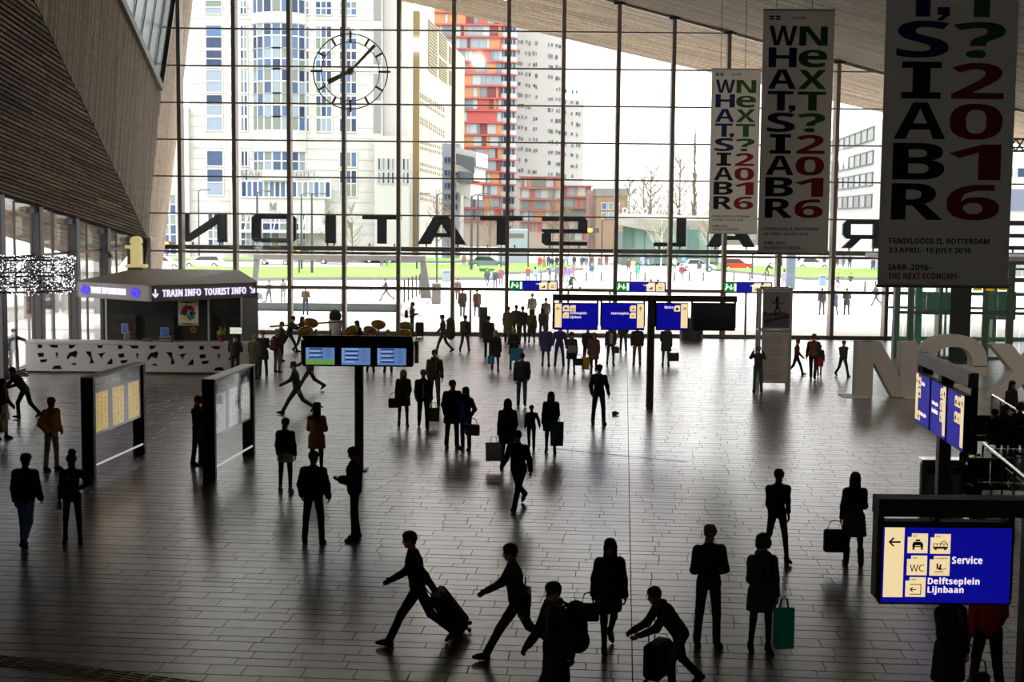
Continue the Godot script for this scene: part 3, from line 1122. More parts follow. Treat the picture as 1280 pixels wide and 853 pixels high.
	hair_mesh["hood"] = mesh_of([[nets([pr(v3(0, 0.04, -0.025), v3(0, 0.042, 0.0), 0.108, 0.104), pr(v3(0, 0.0, -0.045), v3(0, -0.14, -0.05), 0.1, 0.1)], 0.013, 0.03, face_only), Transform3D()]])
	var st := begin()
	lathe(st, [Vector2(0.104, 0.035), Vector2(0.104, 0.075), Vector2(0.085, 0.12), Vector2(0.045, 0.14), Vector2(0, 0.144)], 16)
	prism(st, P([-0.075, 0.05, 0.075, 0.05, 0.07, 0.14, 0.035, 0.185, -0.035, 0.185, -0.07, 0.14]), 0.012, Transform3D(Basis(Vector3.RIGHT, PI / 2 + 0.12), Vector3(0, 0.052, 0)))
	hair_mesh["cap"] = st.commit()
	st = begin()
	lathe(st, [Vector2(0.17, 0.05), Vector2(0.172, 0.058), Vector2(0.108, 0.062), Vector2(0.1, 0.14), Vector2(0.08, 0.165), Vector2(0.04, 0.155), Vector2(0, 0.15)], 20)
	lathe(st, [Vector2(0.0, 0.045), Vector2(0.1, 0.045), Vector2(0.17, 0.05)], 20)
	hair_mesh["hat"] = st.commit()
	st = begin()
	lathe(st, [Vector2(0.1, 0.02), Vector2(0.103, 0.06), Vector2(0.088, 0.12), Vector2(0.05, 0.15), Vector2(0, 0.155)], 16)
	hair_mesh["beanie"] = st.commit()

# pose: l, r = [thigh forward, knee bend]; la, ra = [arm forward, arm out, elbow bend, forearm inward], degrees; lean forward; nod
var POSES := {
	"stand": {"l": [3, 4], "r": [-2, 3], "la": [4, 9, 14, 10], "ra": [2, 9, 12, 10], "spread": 4.0},
	"wide": {"l": [2, 3], "r": [-2, 3], "la": [3, 16, 22, 14], "ra": [0, 16, 22, 14], "spread": 8.0},
	"pockets": {"l": [4, 5], "r": [-3, 3], "la": [-14, 20, 55, 30], "ra": [-14, 20, 55, 30], "spread": 4.0},
	"front": {"l": [3, 4], "r": [-3, 4], "la": [12, 10, 85, 32], "ra": [8, 12, 88, 34], "spread": 4.0, "nod": 14.0},
	"phone": {"l": [2, 3], "r": [-3, 6], "la": [2, 8, 12, 5], "ra": [22, 10, 98, 25], "spread": 3.0, "nod": 18.0},
	"photo": {"l": [2, 3], "r": [-1, 3], "la": [62, 38, 112, 48], "ra": [62, 38, 112, 48], "spread": 4.0, "nod": -6.0},
	"look_up": {"l": [2, 3], "r": [-2, 4], "la": [-6, 14, 38, 22], "ra": [-4, 12, 30, 18], "spread": 4.0, "nod": -20.0},
	"bag_right": {"l": [5, 5], "r": [-6, 8], "la": [10, 8, 40, 20], "ra": [0, 8, 6, 0], "spread": 3.0},
	"bag_left": {"l": [5, 5], "r": [-6, 8], "la": [0, 10, 6, 0], "ra": [10, 8, 70, 28], "spread": 3.0},
	"walk": {"l": [24, 8], "r": [-16, 26], "la": [-18, 9, 14, 6], "ra": [20, 8, 24, 8], "spread": 2.5, "lean": 3.0},
	"walk_b": {"l": [-15, 28], "r": [22, 6], "la": [18, 8, 22, 8], "ra": [-16, 10, 16, 6], "spread": 2.5, "lean": 3.0},
	"step": {"l": [10, 6], "r": [-8, 30], "la": [-6, 8, 18, 8], "ra": [8, 8, 24, 10], "spread": 2.5, "lean": 2.0},
	"stride": {"l": [34, 6], "r": [-26, 30], "la": [-24, 10, 22, 4], "ra": [28, 9, 34, 6], "spread": 2.0, "lean": 7.0},
	"pull": {"l": [32, 8], "r": [-24, 28], "la": [-40, 14, 4, 0], "ra": [20, 8, 40, 10], "spread": 2.0, "lean": 9.0},
	"push": {"l": [30, 12], "r": [-26, 20], "la": [48, 8, 30, 10], "ra": [48, 8, 30, 10], "spread": 3.0, "lean": 18.0},
	"counter": {"l": [2, 3], "r": [-3, 10], "la": [20, 68, 20, 0], "ra": [0, 10, 10, 6], "spread": 4.0},
	"hip": {"l": [4, 3], "r": [-3, 6], "la": [-8, 38, 80, 60], "ra": [4, 10, 16, 8], "spread": 5.0, "turn": -30.0},
	"hold_child": {"l": [14, 6], "r": [-10, 20], "la": [30, 30, 8, 0], "ra": [-6, 10, 16, 6], "spread": 3.0},
	"bend": {"l": [26, 30], "r": [-14, 30], "la": [40, 10, 30, 10], "ra": [30, 10, 40, 10], "spread": 4.0, "lean": 38.0, "nod": 10.0},
	"sit": {"l": [84, 84], "r": [80, 88], "la": [30, 8, 60, 30], "ra": [26, 10, 64, 30], "spread": 7.0, "lean": 8.0, "nod": 12.0},
}

func rot_arm(p: float, abd: float, s: float) -> Vector3:
	return Basis(Vector3.BACK, s * abd) * Vector3(0, -cos(p), sin(p))

func joints(pose: Dictionary, w: float) -> Dictionary:
	var j := {}
	var hip := Vector3(0, 0.93, 0)
	var low := INF
	for q in [["l", 1.0], ["r", -1.0]]:
		var s: float = q[1]
		var a := deg_to_rad(pose[q[0]][0])
		var k := deg_to_rad(pose[q[0]][1])
		var sp := deg_to_rad(pose.spread) * s
		var hp := hip + Vector3(s * 0.088, -0.01, 0)
		var kn := hp + Basis(Vector3.BACK, sp) * Vector3(0, -cos(a), sin(a)) * 0.43
		var sa := a - k
		var an := kn + Basis(Vector3.BACK, sp * 0.5) * Vector3(0, -cos(sa), sin(sa)) * 0.42
		j["hip" + q[0]] = hp
		j["knee" + q[0]] = kn
		j["ankle" + q[0]] = an
		j["foot" + q[0]] = minf(0.0, sa * 0.75 + 0.05) if pose[q[0]][0] < 60 else 0.0       # heel lifts on the trailing leg
		if pose[q[0]][0] >= 20 and pose[q[0]][0] < 60: j["foot" + q[0]] = 0.2
		var drop: float = 0.08 + maxf(0.0, -float(j["foot" + q[0]]) * 0.11)
		low = minf(low, an.y - drop)
	var l := deg_to_rad(pose.get("lean", 0.0))
	var up := Vector3(0, cos(l), sin(l))
	j.up = up
	j.pelvis = hip
	j.waist = hip + up * 0.16
	j.chest = hip + up * 0.37
	j.neck = hip + up * 0.535
	j.headc = j.neck + up.lerp(Vector3.UP, 0.4).normalized() * 0.165 + Vector3(0, 0, 0.025)
	for q in [["l", 1.0], ["r", -1.0]]:
		var s: float = q[1]
		var arm: Array = pose[q[0] + "a"]
		var sh: Vector3 = hip + up * 0.462 + Vector3(s * 0.172 * w, 0, 0)
		var p := deg_to_rad(arm[0])
		var ud := rot_arm(p, deg_to_rad(arm[1]), s)
		var el := sh + ud * 0.285
		var fd := Basis(Vector3.UP, -s * deg_to_rad(arm[3])) * rot_arm(p + deg_to_rad(arm[2]), deg_to_rad(arm[1]) * 0.6, s)
		var wr := el + fd * 0.245
		j["shoulder" + q[0]] = sh
		j["elbow" + q[0]] = el
		j["wrist" + q[0]] = wr
		j["hand" + q[0]] = fd
	for key in j.keys():
		if j[key] is Vector3 and key not in ["up", "handl", "handr"]:
			j[key] = j[key] - Vector3(0, low, 0)
	return j

var body_cache := {}
# top: shirt, jacket, puffy, coat, longcoat; bottom: trousers, skirt, tights
func body_parts(pose_name: String, top: String, bottom: String, female: bool, fine: bool) -> Dictionary:
	var key := "%s|%s|%s|%s|%s" % [pose_name, top, bottom, female, fine]
	if body_cache.has(key):
		return body_cache[key]
	var pose: Dictionary = POSES[pose_name]
	var w := 0.9 if female else 1.0
	var j := joints(pose, w)
	var out := {"joints": j}
	var c := 0.021 if fine else 0.036
	var hd := Transform3D(Basis(Vector3.UP, deg_to_rad(pose.get("turn", 0.0))) * Basis(Vector3.RIGHT, deg_to_rad(pose.get("nod", 4.0))), j.headc)
	out.head = hd
	# the body itself, under the clothes
	var b := [pr(j.pelvis + v3(-0.05, 0, 0), j.pelvis + v3(0.05, 0, 0), 0.1, 0.1, 1.2), pr(j.pelvis, j.chest, 0.1, 0.12, 1.3), pr(j.chest, j.neck, 0.1, 0.055), pr(j.neck - j.up * 0.03, j.headc - v3(0, 0.08, 0.03), 0.056, 0.052), pr(j.shoulderl, j.shoulderr, 0.048, 0.048)]
	for s in ["l", "r"]:
		b += [pr(j["hip" + s], j["knee" + s], 0.07, 0.048), pr(j["knee" + s], j["ankle" + s], 0.044, 0.034), pr(j["shoulder" + s], j["elbow" + s], 0.044, 0.036), pr(j["elbow" + s], j["wrist" + s], 0.036, 0.027)]
	var hands := []
	for q in [["l", 1.0], ["r", -1.0]]:
		var fd: Vector3 = j["hand" + q[0]]
		var y := -fd
		var z := (Vector3(0, 0, 1) - y * y.z).normalized() if absf(y.z) < 0.9 else (Vector3(0, 1, 0) - y * y.y).normalized()
		var x := y.cross(z)
		var bs := Basis(x, y, z)
		if q[1] < 0: bs = Basis(-x, y, z)
		hands.append([hand_arr, Transform3D(bs, j["wrist" + q[0]] - fd * 0.005)])
		out["hand" + q[0]] = j["wrist" + q[0]] + fd * 0.1
	out.body = mesh_of([[nets(b, 0.03 if fine else 0.045, 0.03), Transform3D()], [head_arr, hd, head_col]] + hands)
	# legs
	var loose := bottom == "trousers"
	var lg := []
	lg.append(pr(j.pelvis + v3(-0.062, 0.01, 0), j.pelvis + v3(0.062, 0.01, 0), 0.118 if female else 0.112, 0.118 if female else 0.112, 1.12))
	for s in ["l", "r"]:
		lg += [pr(j["hip" + s], j["knee" + s], 0.092 if loose else 0.084, 0.066 if loose else 0.056), pr(j["knee" + s], j["ankle" + s] + v3(0, 0.0, 0), 0.064 if loose else 0.056, 0.058 if loose else 0.04)]
	if bottom == "tall_boots" or bottom == "skirt": pass
	out.legs = mesh_of([[nets(lg, c, 0.025, [], -INF, 0.007 if loose else 0.002), Transform3D()]])
	# top garment
	var g: float = {"shirt": 0.0, "jacket": 0.012, "puffy": 0.034, "coat": 0.02, "longcoat": 0.022}[top]
	var t := [pr(j.pelvis + j.up * 0.04, j.chest, 0.128 + g, 0.148 + g, 1.3 - g * 4.0), pr(j.pelvis + j.up * 0.04 + v3(-0.05, 0, 0), j.pelvis + j.up * 0.04 + v3(0.05, 0, 0), 0.11 + g, 0.11 + g, 1.15), pr(j.shoulderl - j.up * 0.02, j.shoulderr - j.up * 0.02, 0.062 + g * 0.5, 0.062 + g * 0.5), pr(j.chest, j.neck - j.up * 0.02, 0.125, 0.07 + g * 0.5), pr(j.shoulderl - j.up * 0.01, j.neck - j.up * 0.03, 0.056, 0.062), pr(j.shoulderr - j.up * 0.01, j.neck - j.up * 0.03, 0.056, 0.062)]
	for s in ["l", "r"]:
		t += [pr(j["shoulder" + s], j["elbow" + s], 0.064 + g * 0.8, 0.052 + g * 0.8), pr(j["elbow" + s], j["wrist" + s], 0.052 + g * 0.7, 0.042 + g * 0.6)]
	var hem: float = {"shirt": 0.9, "jacket": 0.87, "puffy": 0.84, "coat": 0.64, "longcoat": 0.5}[top]
	var low: float = j.pelvis.y - 0.94
	if pose_name == "sit": hem = maxf(hem, 0.83)
	if top in ["coat", "longcoat"] and pose_name != "sit":
		t += [pr(j.pelvis, Vector3(0, hem + low - 0.02, 0), 0.15 + g, 0.2, 1.15), pr(j.hipl, j.hipl.lerp(j.kneel, (0.92 - hem) / 0.43), 0.12, 0.12), pr(j.hipr, j.hipr.lerp(j.kneer, (0.92 - hem) / 0.43), 0.12, 0.12)]
	out.top = mesh_of([[nets(t, c, 0.035, [], hem + low if pose.get("lean", 0.0) < 20 else -INF, 0.012 if top == "puffy" else 0.008), Transform3D()]])
	if bottom == "skirt":
		var sk := [pr(j.pelvis + v3(0, 0.04, 0), Vector3(0, 0.56 + low, 0), 0.15, 0.215, 1.1), pr(j.hipl, j.hipl.lerp(j.kneel, 0.8), 0.11, 0.12), pr(j.hipr, j.hipr.lerp(j.kneer, 0.8), 0.11, 0.12)]
		out.skirt = mesh_of([[nets(sk, c, 0.04, [], 0.57 + low, 0.015), Transform3D()]])
	body_cache[key] = out
	return out

# dress: top, bottom, top colour, bottom colour, hair style, hair colour, skin, shoe colour, extra (skirt colour, hat colour ...)
func person(label: String, where: Vector3, height: float, yaw: float, pose_name: String, d: Dictionary, group := "") -> Dictionary:
	var female: bool = d.get("f", false)
	var fine: bool = d.get("fine", true)
	var bp := body_parts(pose_name, d.get("top", "jacket"), d.get("bottom", "trousers"), female, fine)
	var s := height / 1.76
	var ck := 2.0 if fine else 0.7
	var o := thing("person", label, "person", where, deg_to_rad(yaw), group)
	o.scale = Vector3.ONE * s
	part("body", bp.body, skin(d.get("skin", "b98e72")), o)
	part({"shirt": "jumper", "jacket": "jacket", "puffy": "padded_jacket", "coat": "coat", "longcoat": "long_coat"}[d.get("top", "jacket")], bp.top, cloth(d.get("tc", "17171b"), ck), o)
	part("trousers" if d.get("bottom", "trousers") == "trousers" else "tights", bp.legs, cloth(d.get("bc", "1b1d24"), ck), o)
	if bp.has("skirt"):
		part("skirt", bp.skirt, cloth(d.get("kc", "20181a"), ck), o)
	var j: Dictionary = bp.joints
	for q in ["l", "r"]:
		var sh := part("shoe", shoe_mesh, cloth(d.get("sc", "131212"), ck), o)
		sh.transform = Transform3D(Basis(Vector3.UP, 0.12 if q == "l" else -0.12) * Basis(Vector3.RIGHT, -float(j["foot" + q])), j["ankle" + q])
	var hs: float = d.get("hs", 1.0)
	var style: String = d.get("hair", "short")
	if style != "bald":
		var hm := part("hair" if style not in ["cap", "hat", "beanie", "hood"] else style.replace("hat", "brimmed_hat"), hair_mesh[style], cloth(d.get("hc", "241a14"), ck), o)
		hm.transform = bp.head
		if style in ["cap", "hat", "beanie"] and d.has("under"):
			var h2 := part("hair", hair_mesh[d.under], cloth(d.get("uc", "2a1c14"), ck), o)
			h2.transform = bp.head
	if d.has("scarf"):
		var st := begin()
		var pts := []
		for k in 14:
			var t := TAU * k / 14
			pts.append(j.neck + Vector3(sin(t) * 0.088, 0.035 + 0.015 * cos(t * 2), cos(t) * 0.085 + 0.015))
		tube(st, pts, 0.04, -1, 7, true)
		tube(st, [j.neck + v3(0.05, 0.0, 0.1), j.chest + v3(0.055, 0.02, 0.15), j.waist + v3(0.05, 0.02, 0.155)], 0.035, 0.03, 6)
		obj("scarf", st, cloth(d.scarf, ck), o)
	if d.has("boots"):
		for q in ["l", "r"]:
			var st := begin()
			var a: Vector3 = j["ankle" + q]
			var k: Vector3 = j["knee" + q]
			tube(st, [a - v3(0, 0.02, 0), a.lerp(k, 0.3), a.lerp(k, 0.6)], 0.055, 0.066, 10)
			obj("boot_shaft", st, cloth(d.boots, ck), o)
	if d.has("shirt_hem"):
		var st := begin()
		lathe(st, [Vector2(0.19, j.pelvis.y - 0.2), Vector2(0.2, j.pelvis.y - 0.12), Vector2(0.165, j.pelvis.y + 0.02)], 18, Transform3D(Basis.from_scale(v3(1, 1, 0.82)), V0))
		obj("shirt_hem", st, cloth(d.shirt_hem, ck), o)
	var xf := o.transform
	return {"node": o, "l": xf * (bp.handl as Vector3), "r": xf * (bp.handr as Vector3), "back": xf * (j.chest + v3(0, -0.1, -0.24)), "chest": xf * (j.chest as Vector3), "xf": xf, "joints": j}

# ---------------------------------------------------------------- things people carry
func tote(label: String, grip: Vector3, hex: String, w := 0.36, h := 0.4, deep := 0.14, yaw := 0.0, called := "shopping_bag") -> void:
	grip.y = maxf(grip.y, h + 0.2)
	var o := thing(called, label, "bag", grip - Vector3(0, h + 0.16, 0), deg_to_rad(yaw))
	var st := begin()
	hexa(st, [v3(-w * 0.46, 0, deep / 2), v3(w * 0.46, 0, deep / 2), v3(w * 0.46, 0, -deep / 2), v3(-w * 0.46, 0, -deep / 2), v3(-w / 2, h, deep * 0.22), v3(w / 2, h, deep * 0.22), v3(w / 2, h, -deep * 0.22), v3(-w / 2, h, -deep * 0.22)])
	obj("bag_body", st, cloth(hex), o)
	for z in [deep * 0.2, -deep * 0.2]:
		var hd := begin()
		tube(hd, [v3(-w * 0.22, h - 0.03, z), v3(-w * 0.14, h + 0.13, z * 0.5), v3(0, h + 0.17, z * 0.2), v3(w * 0.14, h + 0.13, z * 0.5), v3(w * 0.22, h - 0.03, z)], 0.009, -1, 6)
		obj("handle", hd, cloth(hex), o)

func handbag(label: String, grip: Vector3, hex: String, w := 0.34, h := 0.26, yaw := 0.0) -> void:
	var o := thing("handbag", label, "bag", grip - Vector3(0, h + 0.16, 0), deg_to_rad(yaw))
	var st := begin()
	cbox(st, v3(0, h / 2, 0), v3(w, h, 0.14), 0.03)
	obj("bag_body", st, cloth(hex), o)
	var fl := begin()
	cbox(fl, v3(0, h * 0.72, 0.072), v3(w * 0.92, h * 0.5, 0.02), 0.008)
	obj("flap", fl, cloth(hex), o)
	var hd := begin()
	tube(hd, [v3(-w * 0.36, h - 0.02, 0), v3(-w * 0.24, h + 0.14, 0), v3(0, h + 0.17, 0), v3(w * 0.24, h + 0.14, 0), v3(w * 0.36, h - 0.02, 0)], 0.011, -1, 6)
	obj("handle", hd, cloth(hex), o)

func backpack(label: String, p: Dictionary, hex: String, size := 1.0) -> void:
	var xf: Transform3D = p.xf
	var o := thing("backpack", label, "backpack", xf * (p.joints.chest + v3(0, -0.14, -0.25 - 0.06 * size)))
	o.basis = xf.basis
	var m := mesh_of([[nets([pr(v3(-0.07, -0.16, 0) * size, v3(0.07, -0.16, 0) * size, 0.12 * size, 0.12 * size, 1.1), pr(v3(-0.06, 0.16, 0) * size, v3(0.06, 0.16, 0) * size, 0.1 * size, 0.1 * size, 1.15), pr(v3(0, -0.16, 0) * size, v3(0, 0.16, 0) * size, 0.15 * size, 0.13 * size, 1.2)], 0.03, 0.04, [], -INF, 0.01), Transform3D()]])
	part("pack", m, cloth(hex), o)
	for s in [-1, 1]:
		var st := begin()
		tube(st, [v3(s * 0.1, 0.24, 0.05), v3(s * 0.12, 0.33, 0.22), v3(s * 0.13, 0.22, 0.42), v3(s * 0.14, -0.05, 0.38), v3(s * 0.15, -0.16, 0.05)], 0.022, -1, 5)
		obj("strap", st, cloth(hex), o)

func suitcase(label: String, base: Vector3, yaw: float, tilt: float, hex: String, h := 0.66, w := 0.44) -> void:
	var o := thing("suitcase", label, "suitcase", base, deg_to_rad(yaw))
	o.basis = Basis(Vector3.UP, deg_to_rad(yaw)) * Basis(Vector3.RIGHT, deg_to_rad(tilt))
	var st := begin()
	cbox(st, v3(0, h / 2 + 0.06, 0), v3(w, h, 0.26), 0.05)
	obj("case", st, cloth(hex), o)
	var rb := begin()
	for k in 4:
		box(rb, v3(-w * 0.3 + k * w * 0.2, h / 2 + 0.06, 0.132), v3(0.02, h * 0.8, 0.012))
	obj("ribs", rb, cloth(hex), o)
	var hd := begin()
	for s in [-0.1, 0.1]: tube(hd, [v3(s, h + 0.04, -0.1), v3(s, h + 0.42, -0.1)], 0.01, -1, 6)
	tube(hd, [v3(-0.12, h + 0.42, -0.1), v3(0.12, h + 0.42, -0.1)], 0.018, -1, 6)
	obj("handle", hd, M.grey_metal, o)
	for x in [-w * 0.4, w * 0.4]:
		for z in [-0.09, 0.09]:
			var wl := begin()
			lathe(wl, [Vector2(0, -0.015), Vector2(0.032, -0.015), Vector2(0.032, 0.015), Vector2(0, 0.015)], 10, wheel_xf(v3(x, 0.034, z)))
			obj("wheel", wl, M.rubber, o)

# ---------------------------------------------------------------- information kiosk
func kiosk() -> void:
	var hb := 2.9
	var L := gp(95, 371, hb)
	var C := gp(190, 377.5, hb)
	var R := gp(321, 372, hb)
	var B := L + R - C
	var up := Vector3(0, 0.62, 0)
	var k := thing("information_kiosk", "dark glazed information kiosk under a low grey hipped roof with lit lettering on its eaves", "kiosk", Vector3((L.x + R.x) / 2, 0, (C.z + B.z) / 2))
	var o := k.position
	var fascia := mat("fascia", Color("8f8b88"), 0.5, 0.1)
	var base := [L, C, R, B]
	var bands := []
	for i in 4:
		var a: Vector3 = base[i] - o
		var b: Vector3 = base[(i + 1) % 4] - o
		var st := begin()
		var inn := (-(a + b) / 2)
		inn.y = 0
		inn = inn.normalized() * 0.15
		hexa(st, [a, b, b + inn, a + inn, a + up, b + up, b + up + inn, a + up + inn])
		bands.append(obj("eaves_band", st, fascia, k))
	var a1 := Vector3(-15.3, 4.02, -57.0) - o
	var a2 := Vector3(-11.3, 3.96, -57.9) - o
	var rf := mat("kiosk_roof", Color("8c867c"), 0.55, 0.1)
	var ov := []
	for p in base: ov.append(p - o + up + (p - o) * Vector3(0.02, 0, 0.02))
	for f in [[ov[0], ov[1], a1], [ov[1], ov[2], a2, a1], [ov[2], ov[3], a2], [ov[3], ov[0], a1, a2]]:
		var st := begin()
		tri(st, f[0], f[1], f[2])
		if f.size() == 4: tri(st, f[0], f[2], f[3])
		obj("roof_plane", st, rf, k)
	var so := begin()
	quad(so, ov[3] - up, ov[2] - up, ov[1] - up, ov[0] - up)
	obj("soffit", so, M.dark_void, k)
	# lettering on the two eaves bands that face the hall
	var lit := glow("eaves_lettering", Color(0.9, 0.86, 1.0), 0.8)
	var violet := glow("eaves_logo", Color(0.25, 0.16, 0.95), 0.75)
	for q in [[L, C, 0], [C, R, 1]]:
		var d: Vector3 = (q[1] - q[0])
		var w := d.length()
		d = d.normalized()
		var xf := Transform3D(Basis(d, Vector3.UP, d.cross(Vector3.UP)), q[0] - o)
		var st := begin()
		if q[2] == 0:
			text(st, "TRAIN INFORMATION", font_bold, w * 0.21, 0.19, w * 0.46, 0.25, 0.03, xf)
			obj("lettering", st, lit, bands[0])
			for lx in [0.13, 0.79]:
				var lg := begin()
				var x0: float = w * lx - 0.22
				for s in [1.0, -1.0]:
					var lxf := xf * Transform3D(Basis(Vector3.BACK, 0.0 if s > 0 else PI), Vector3(x0 + 0.22, 0.31, 0))
					prism(lg, P([-0.24, 0.02, -0.13, 0.19, 0.05, 0.19, 0.12, 0.08, 0.2, 0.08, 0.2, 0.14, 0.29, 0.03, 0.2, -0.08, 0.2, -0.03, 0.06, -0.03, 0.0, 0.09, -0.08, 0.09, -0.14, 0.02]), 0.03, lxf)
				obj("round_logo", lg, violet, bands[0])
		else:
			text(st, "TRAIN INFO", font_bold, w * 0.095, 0.17, w * 0.355, 0.27, 0.03, xf)
			text(st, "TOURIST INFO", font_bold, w * 0.485, 0.17, w * 0.405, 0.27, 0.03, xf)
			obj("lettering", st, lit, bands[1])
			for ar in [[0.03, 180.0], [0.955, -135.0]]:
				var sa := begin()
				arrow(sa, Transform3D(xf.basis * Basis(Vector3.BACK, deg_to_rad(ar[1])), xf * Vector3(w * ar[0], 0.31, 0.0)), 0.34, 0.05, 0.03)
				obj("arrow", sa, lit, bands[1])
	# dark room with glass screens
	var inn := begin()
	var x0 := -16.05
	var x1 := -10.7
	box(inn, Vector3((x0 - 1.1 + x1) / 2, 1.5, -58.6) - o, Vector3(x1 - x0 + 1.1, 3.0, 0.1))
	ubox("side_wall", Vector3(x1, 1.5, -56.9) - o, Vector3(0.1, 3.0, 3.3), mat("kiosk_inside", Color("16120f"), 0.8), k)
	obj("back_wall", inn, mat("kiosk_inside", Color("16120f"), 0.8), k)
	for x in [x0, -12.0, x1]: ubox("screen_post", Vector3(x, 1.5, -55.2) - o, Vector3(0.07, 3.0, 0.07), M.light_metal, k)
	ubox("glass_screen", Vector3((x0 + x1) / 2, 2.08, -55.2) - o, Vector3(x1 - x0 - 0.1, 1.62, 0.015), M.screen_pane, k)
	ubox("glass_screen", Vector3(x0 - 0.35, 2.08, -55.2) - o, Vector3(0.62, 1.62, 0.015), M.screen_pane, k)
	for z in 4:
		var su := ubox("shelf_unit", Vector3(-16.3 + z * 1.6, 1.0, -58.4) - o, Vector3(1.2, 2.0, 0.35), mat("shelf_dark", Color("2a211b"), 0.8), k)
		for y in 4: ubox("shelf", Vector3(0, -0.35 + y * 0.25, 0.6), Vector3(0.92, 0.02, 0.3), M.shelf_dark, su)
	# poster on the glass
	var poster := thing("poster", "colourful poster with red, blue and yellow blotches behind the kiosk glass", "poster", Vector3(0, 0, 0))
	var pa := at(222, 407, 55.0)
	var pb := at(247, 376, 55.0)
	poster.position = Vector3((pa.x + pb.x) / 2, pa.y, -55.12)
	var pw := pb.x - pa.x
	var ph := pb.y - pa.y
	var ps := begin()
	rect(ps, -pw / 2, 0, pw, ph, 0.012)
	obj("sheet", ps, mat("poster_sheet", Color("cfc6ae"), 0.7), poster)
	var blots := [["b8302c", [[-0.05, 0.72, 0.15, 0.1], [0.15, 0.66, 0.12, 0.1], [-0.18, 0.62, 0.1, 0.08]]], ["2b3f7c", [[-0.2, 0.5, 0.14, 0.11], [0.22, 0.5, 0.1, 0.09]]], ["2f7f86", [[0.12, 0.36, 0.13, 0.16]]], ["d3b32c", [[-0.12, 0.28, 0.14, 0.08]]], ["2d5a34", [[0.0, 0.93, 0.34, 0.045], [0.0, 0.06, 0.36, 0.03]]]]
	for b in blots:
		var bs := begin()
		for e in b[1]:
			var pl := PackedVector2Array()
			for t in 12:
				var r := 1.0 + 0.18 * sin(t * 2.3 + e[0] * 9)
				pl.append(Vector2((e[0] + e[2] * 1.4 * cos(TAU * t / 12) * r) * pw, (e[1] + e[3] * sin(TAU * t / 12) * r) * ph))
			prism(bs, pl, 0.003, Transform3D(Basis(), Vector3(0, 0, 0.012)))
		obj("print", bs, mat("ink_" + b[0], Color(b[0]), 0.8), poster)
	# pale counter with cut-out front
	var cx0 := gp(31, 467).x
	var cx1 := gp(319, 468).x
	var zc := -54.35
	var top := 1.26
	var counter := thing("service_counter", "long pale counter with angular cut-outs in its front, below the kiosk", "counter", Vector3((cx0 + cx1) / 2, 0, zc - 0.4))
	var cw := cx1 - cx0
	var tp := begin()
	cbox(tp, Vector3(0, top - 0.05, 0.0), Vector3(cw + 0.1, 0.1, 0.86), 0.015)
	obj("worktop", tp, mat("counter_top", Color("a9a5a0"), 0.4), counter)
	var bk := begin()
	box(bk, Vector3(0, 0.6, -0.02), Vector3(cw - 0.1, 1.2, 0.55))
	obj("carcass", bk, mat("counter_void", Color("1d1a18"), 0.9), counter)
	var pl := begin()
	box(pl, Vector3(0, 0.04, 0.25), Vector3(cw - 0.06, 0.08, 0.2))
	obj("plinth", pl, M.black_metal, counter)
	var csg := CSGBox3D.new()
	csg.name = "cut_out_front"
	csg.size = Vector3(cw, 1.1, 0.09)
	csg.position = Vector3(0, 0.64, 0.36)
	csg.material = mat("counter_front", Color("a7a39e"), 0.55)
	counter.add_child(csg)
	var holes := [[46, 433, 52, 433, 53, 437, 47, 438], [60, 433, 73, 433, 72, 437, 65, 437], [46, 444, 54, 443, 55, 448, 48, 449], [49, 452, 59, 451, 57, 455, 50, 456], [69, 443, 73, 443, 71, 452], [83, 449, 87, 443, 96, 440, 98, 443, 95, 450, 89, 447, 85, 452], [86, 433, 96, 433, 92, 437, 87, 438], [88, 458, 93, 455, 98, 458.6], [64, 464, 67, 459.5, 75, 459, 79, 464], [107, 441, 115, 441, 116, 449, 119, 455, 113, 457, 114, 450], [124, 444, 134, 442, 129, 447, 130, 452], [122, 433, 131, 433, 129, 437, 124, 437], [31, 457, 37, 450, 40, 457], [136, 455, 141, 449, 143, 454]]
	for rep in 3:
		for h in holes:
			var poly := PackedVector2Array()
			for i in range(0, h.size(), 2):
				poly.append(Vector2(gp(h[i] + rep * 103.0, 467).x - counter.position.x, (467.0 - h[i + 1]) / 32.0 - 0.64 + 0.06))
			if poly[0].x > cw / 2 - 0.5 or poly[0].x < -cw / 2 + 0.1: continue
			var c := CSGPolygon3D.new()
			c.name = "cutout"
			c.polygon = poly
			c.depth = 0.3
			c.position = Vector3(0, 0, 0.15)
			c.operation = CSGShape3D.OPERATION_SUBTRACTION
			csg.add_child(c, true)
	# things on the counter
	for q in [[206, 415, "1c2a5c", "blue screen on a stand at the counter below the left eaves of the kiosk", 0.27, 0.3], [156, 411, "26325e", "narrow blue screen at the left end of the kiosk window", 0.2, 0.34], [295, 413.5, "b9c4b4", "pale green lit monitor at the right end of the counter", 0.47, 0.25]]:
		var p := at(q[0], q[1], 54.9)
		var t := thing("monitor", q[3], "monitor", Vector3(p.x, top, -54.9))
		var w: float = q[4]
		var h: float = q[5]
		var yy := p.y - top
		var st := begin()
		cbox(st, Vector3(0, yy, 0), Vector3(w + 0.05, h + 0.05, 0.05), 0.008)
		var bz := obj("bezel", st, M.light_metal if q[0] < 280 else M.black_metal, t)
		var sc := begin()
		box(sc, Vector3(0, yy, 0.028), Vector3(w, h, 0.006))
		obj("screen", sc, glow("kiosk_screen_%d" % q[0], Color(q[2]), 0.8), bz)
		var sd := begin()
		box(sd, Vector3(0, (yy - h / 2) / 2, -0.02), Vector3(0.06, maxf(yy - h / 2, 0.04), 0.04))
		obj("stand", sd, M.grey_metal, t)
		ubox("foot", Vector3(0, 0.01, -0.02), Vector3(0.2, 0.02, 0.16), M.grey_metal, t)
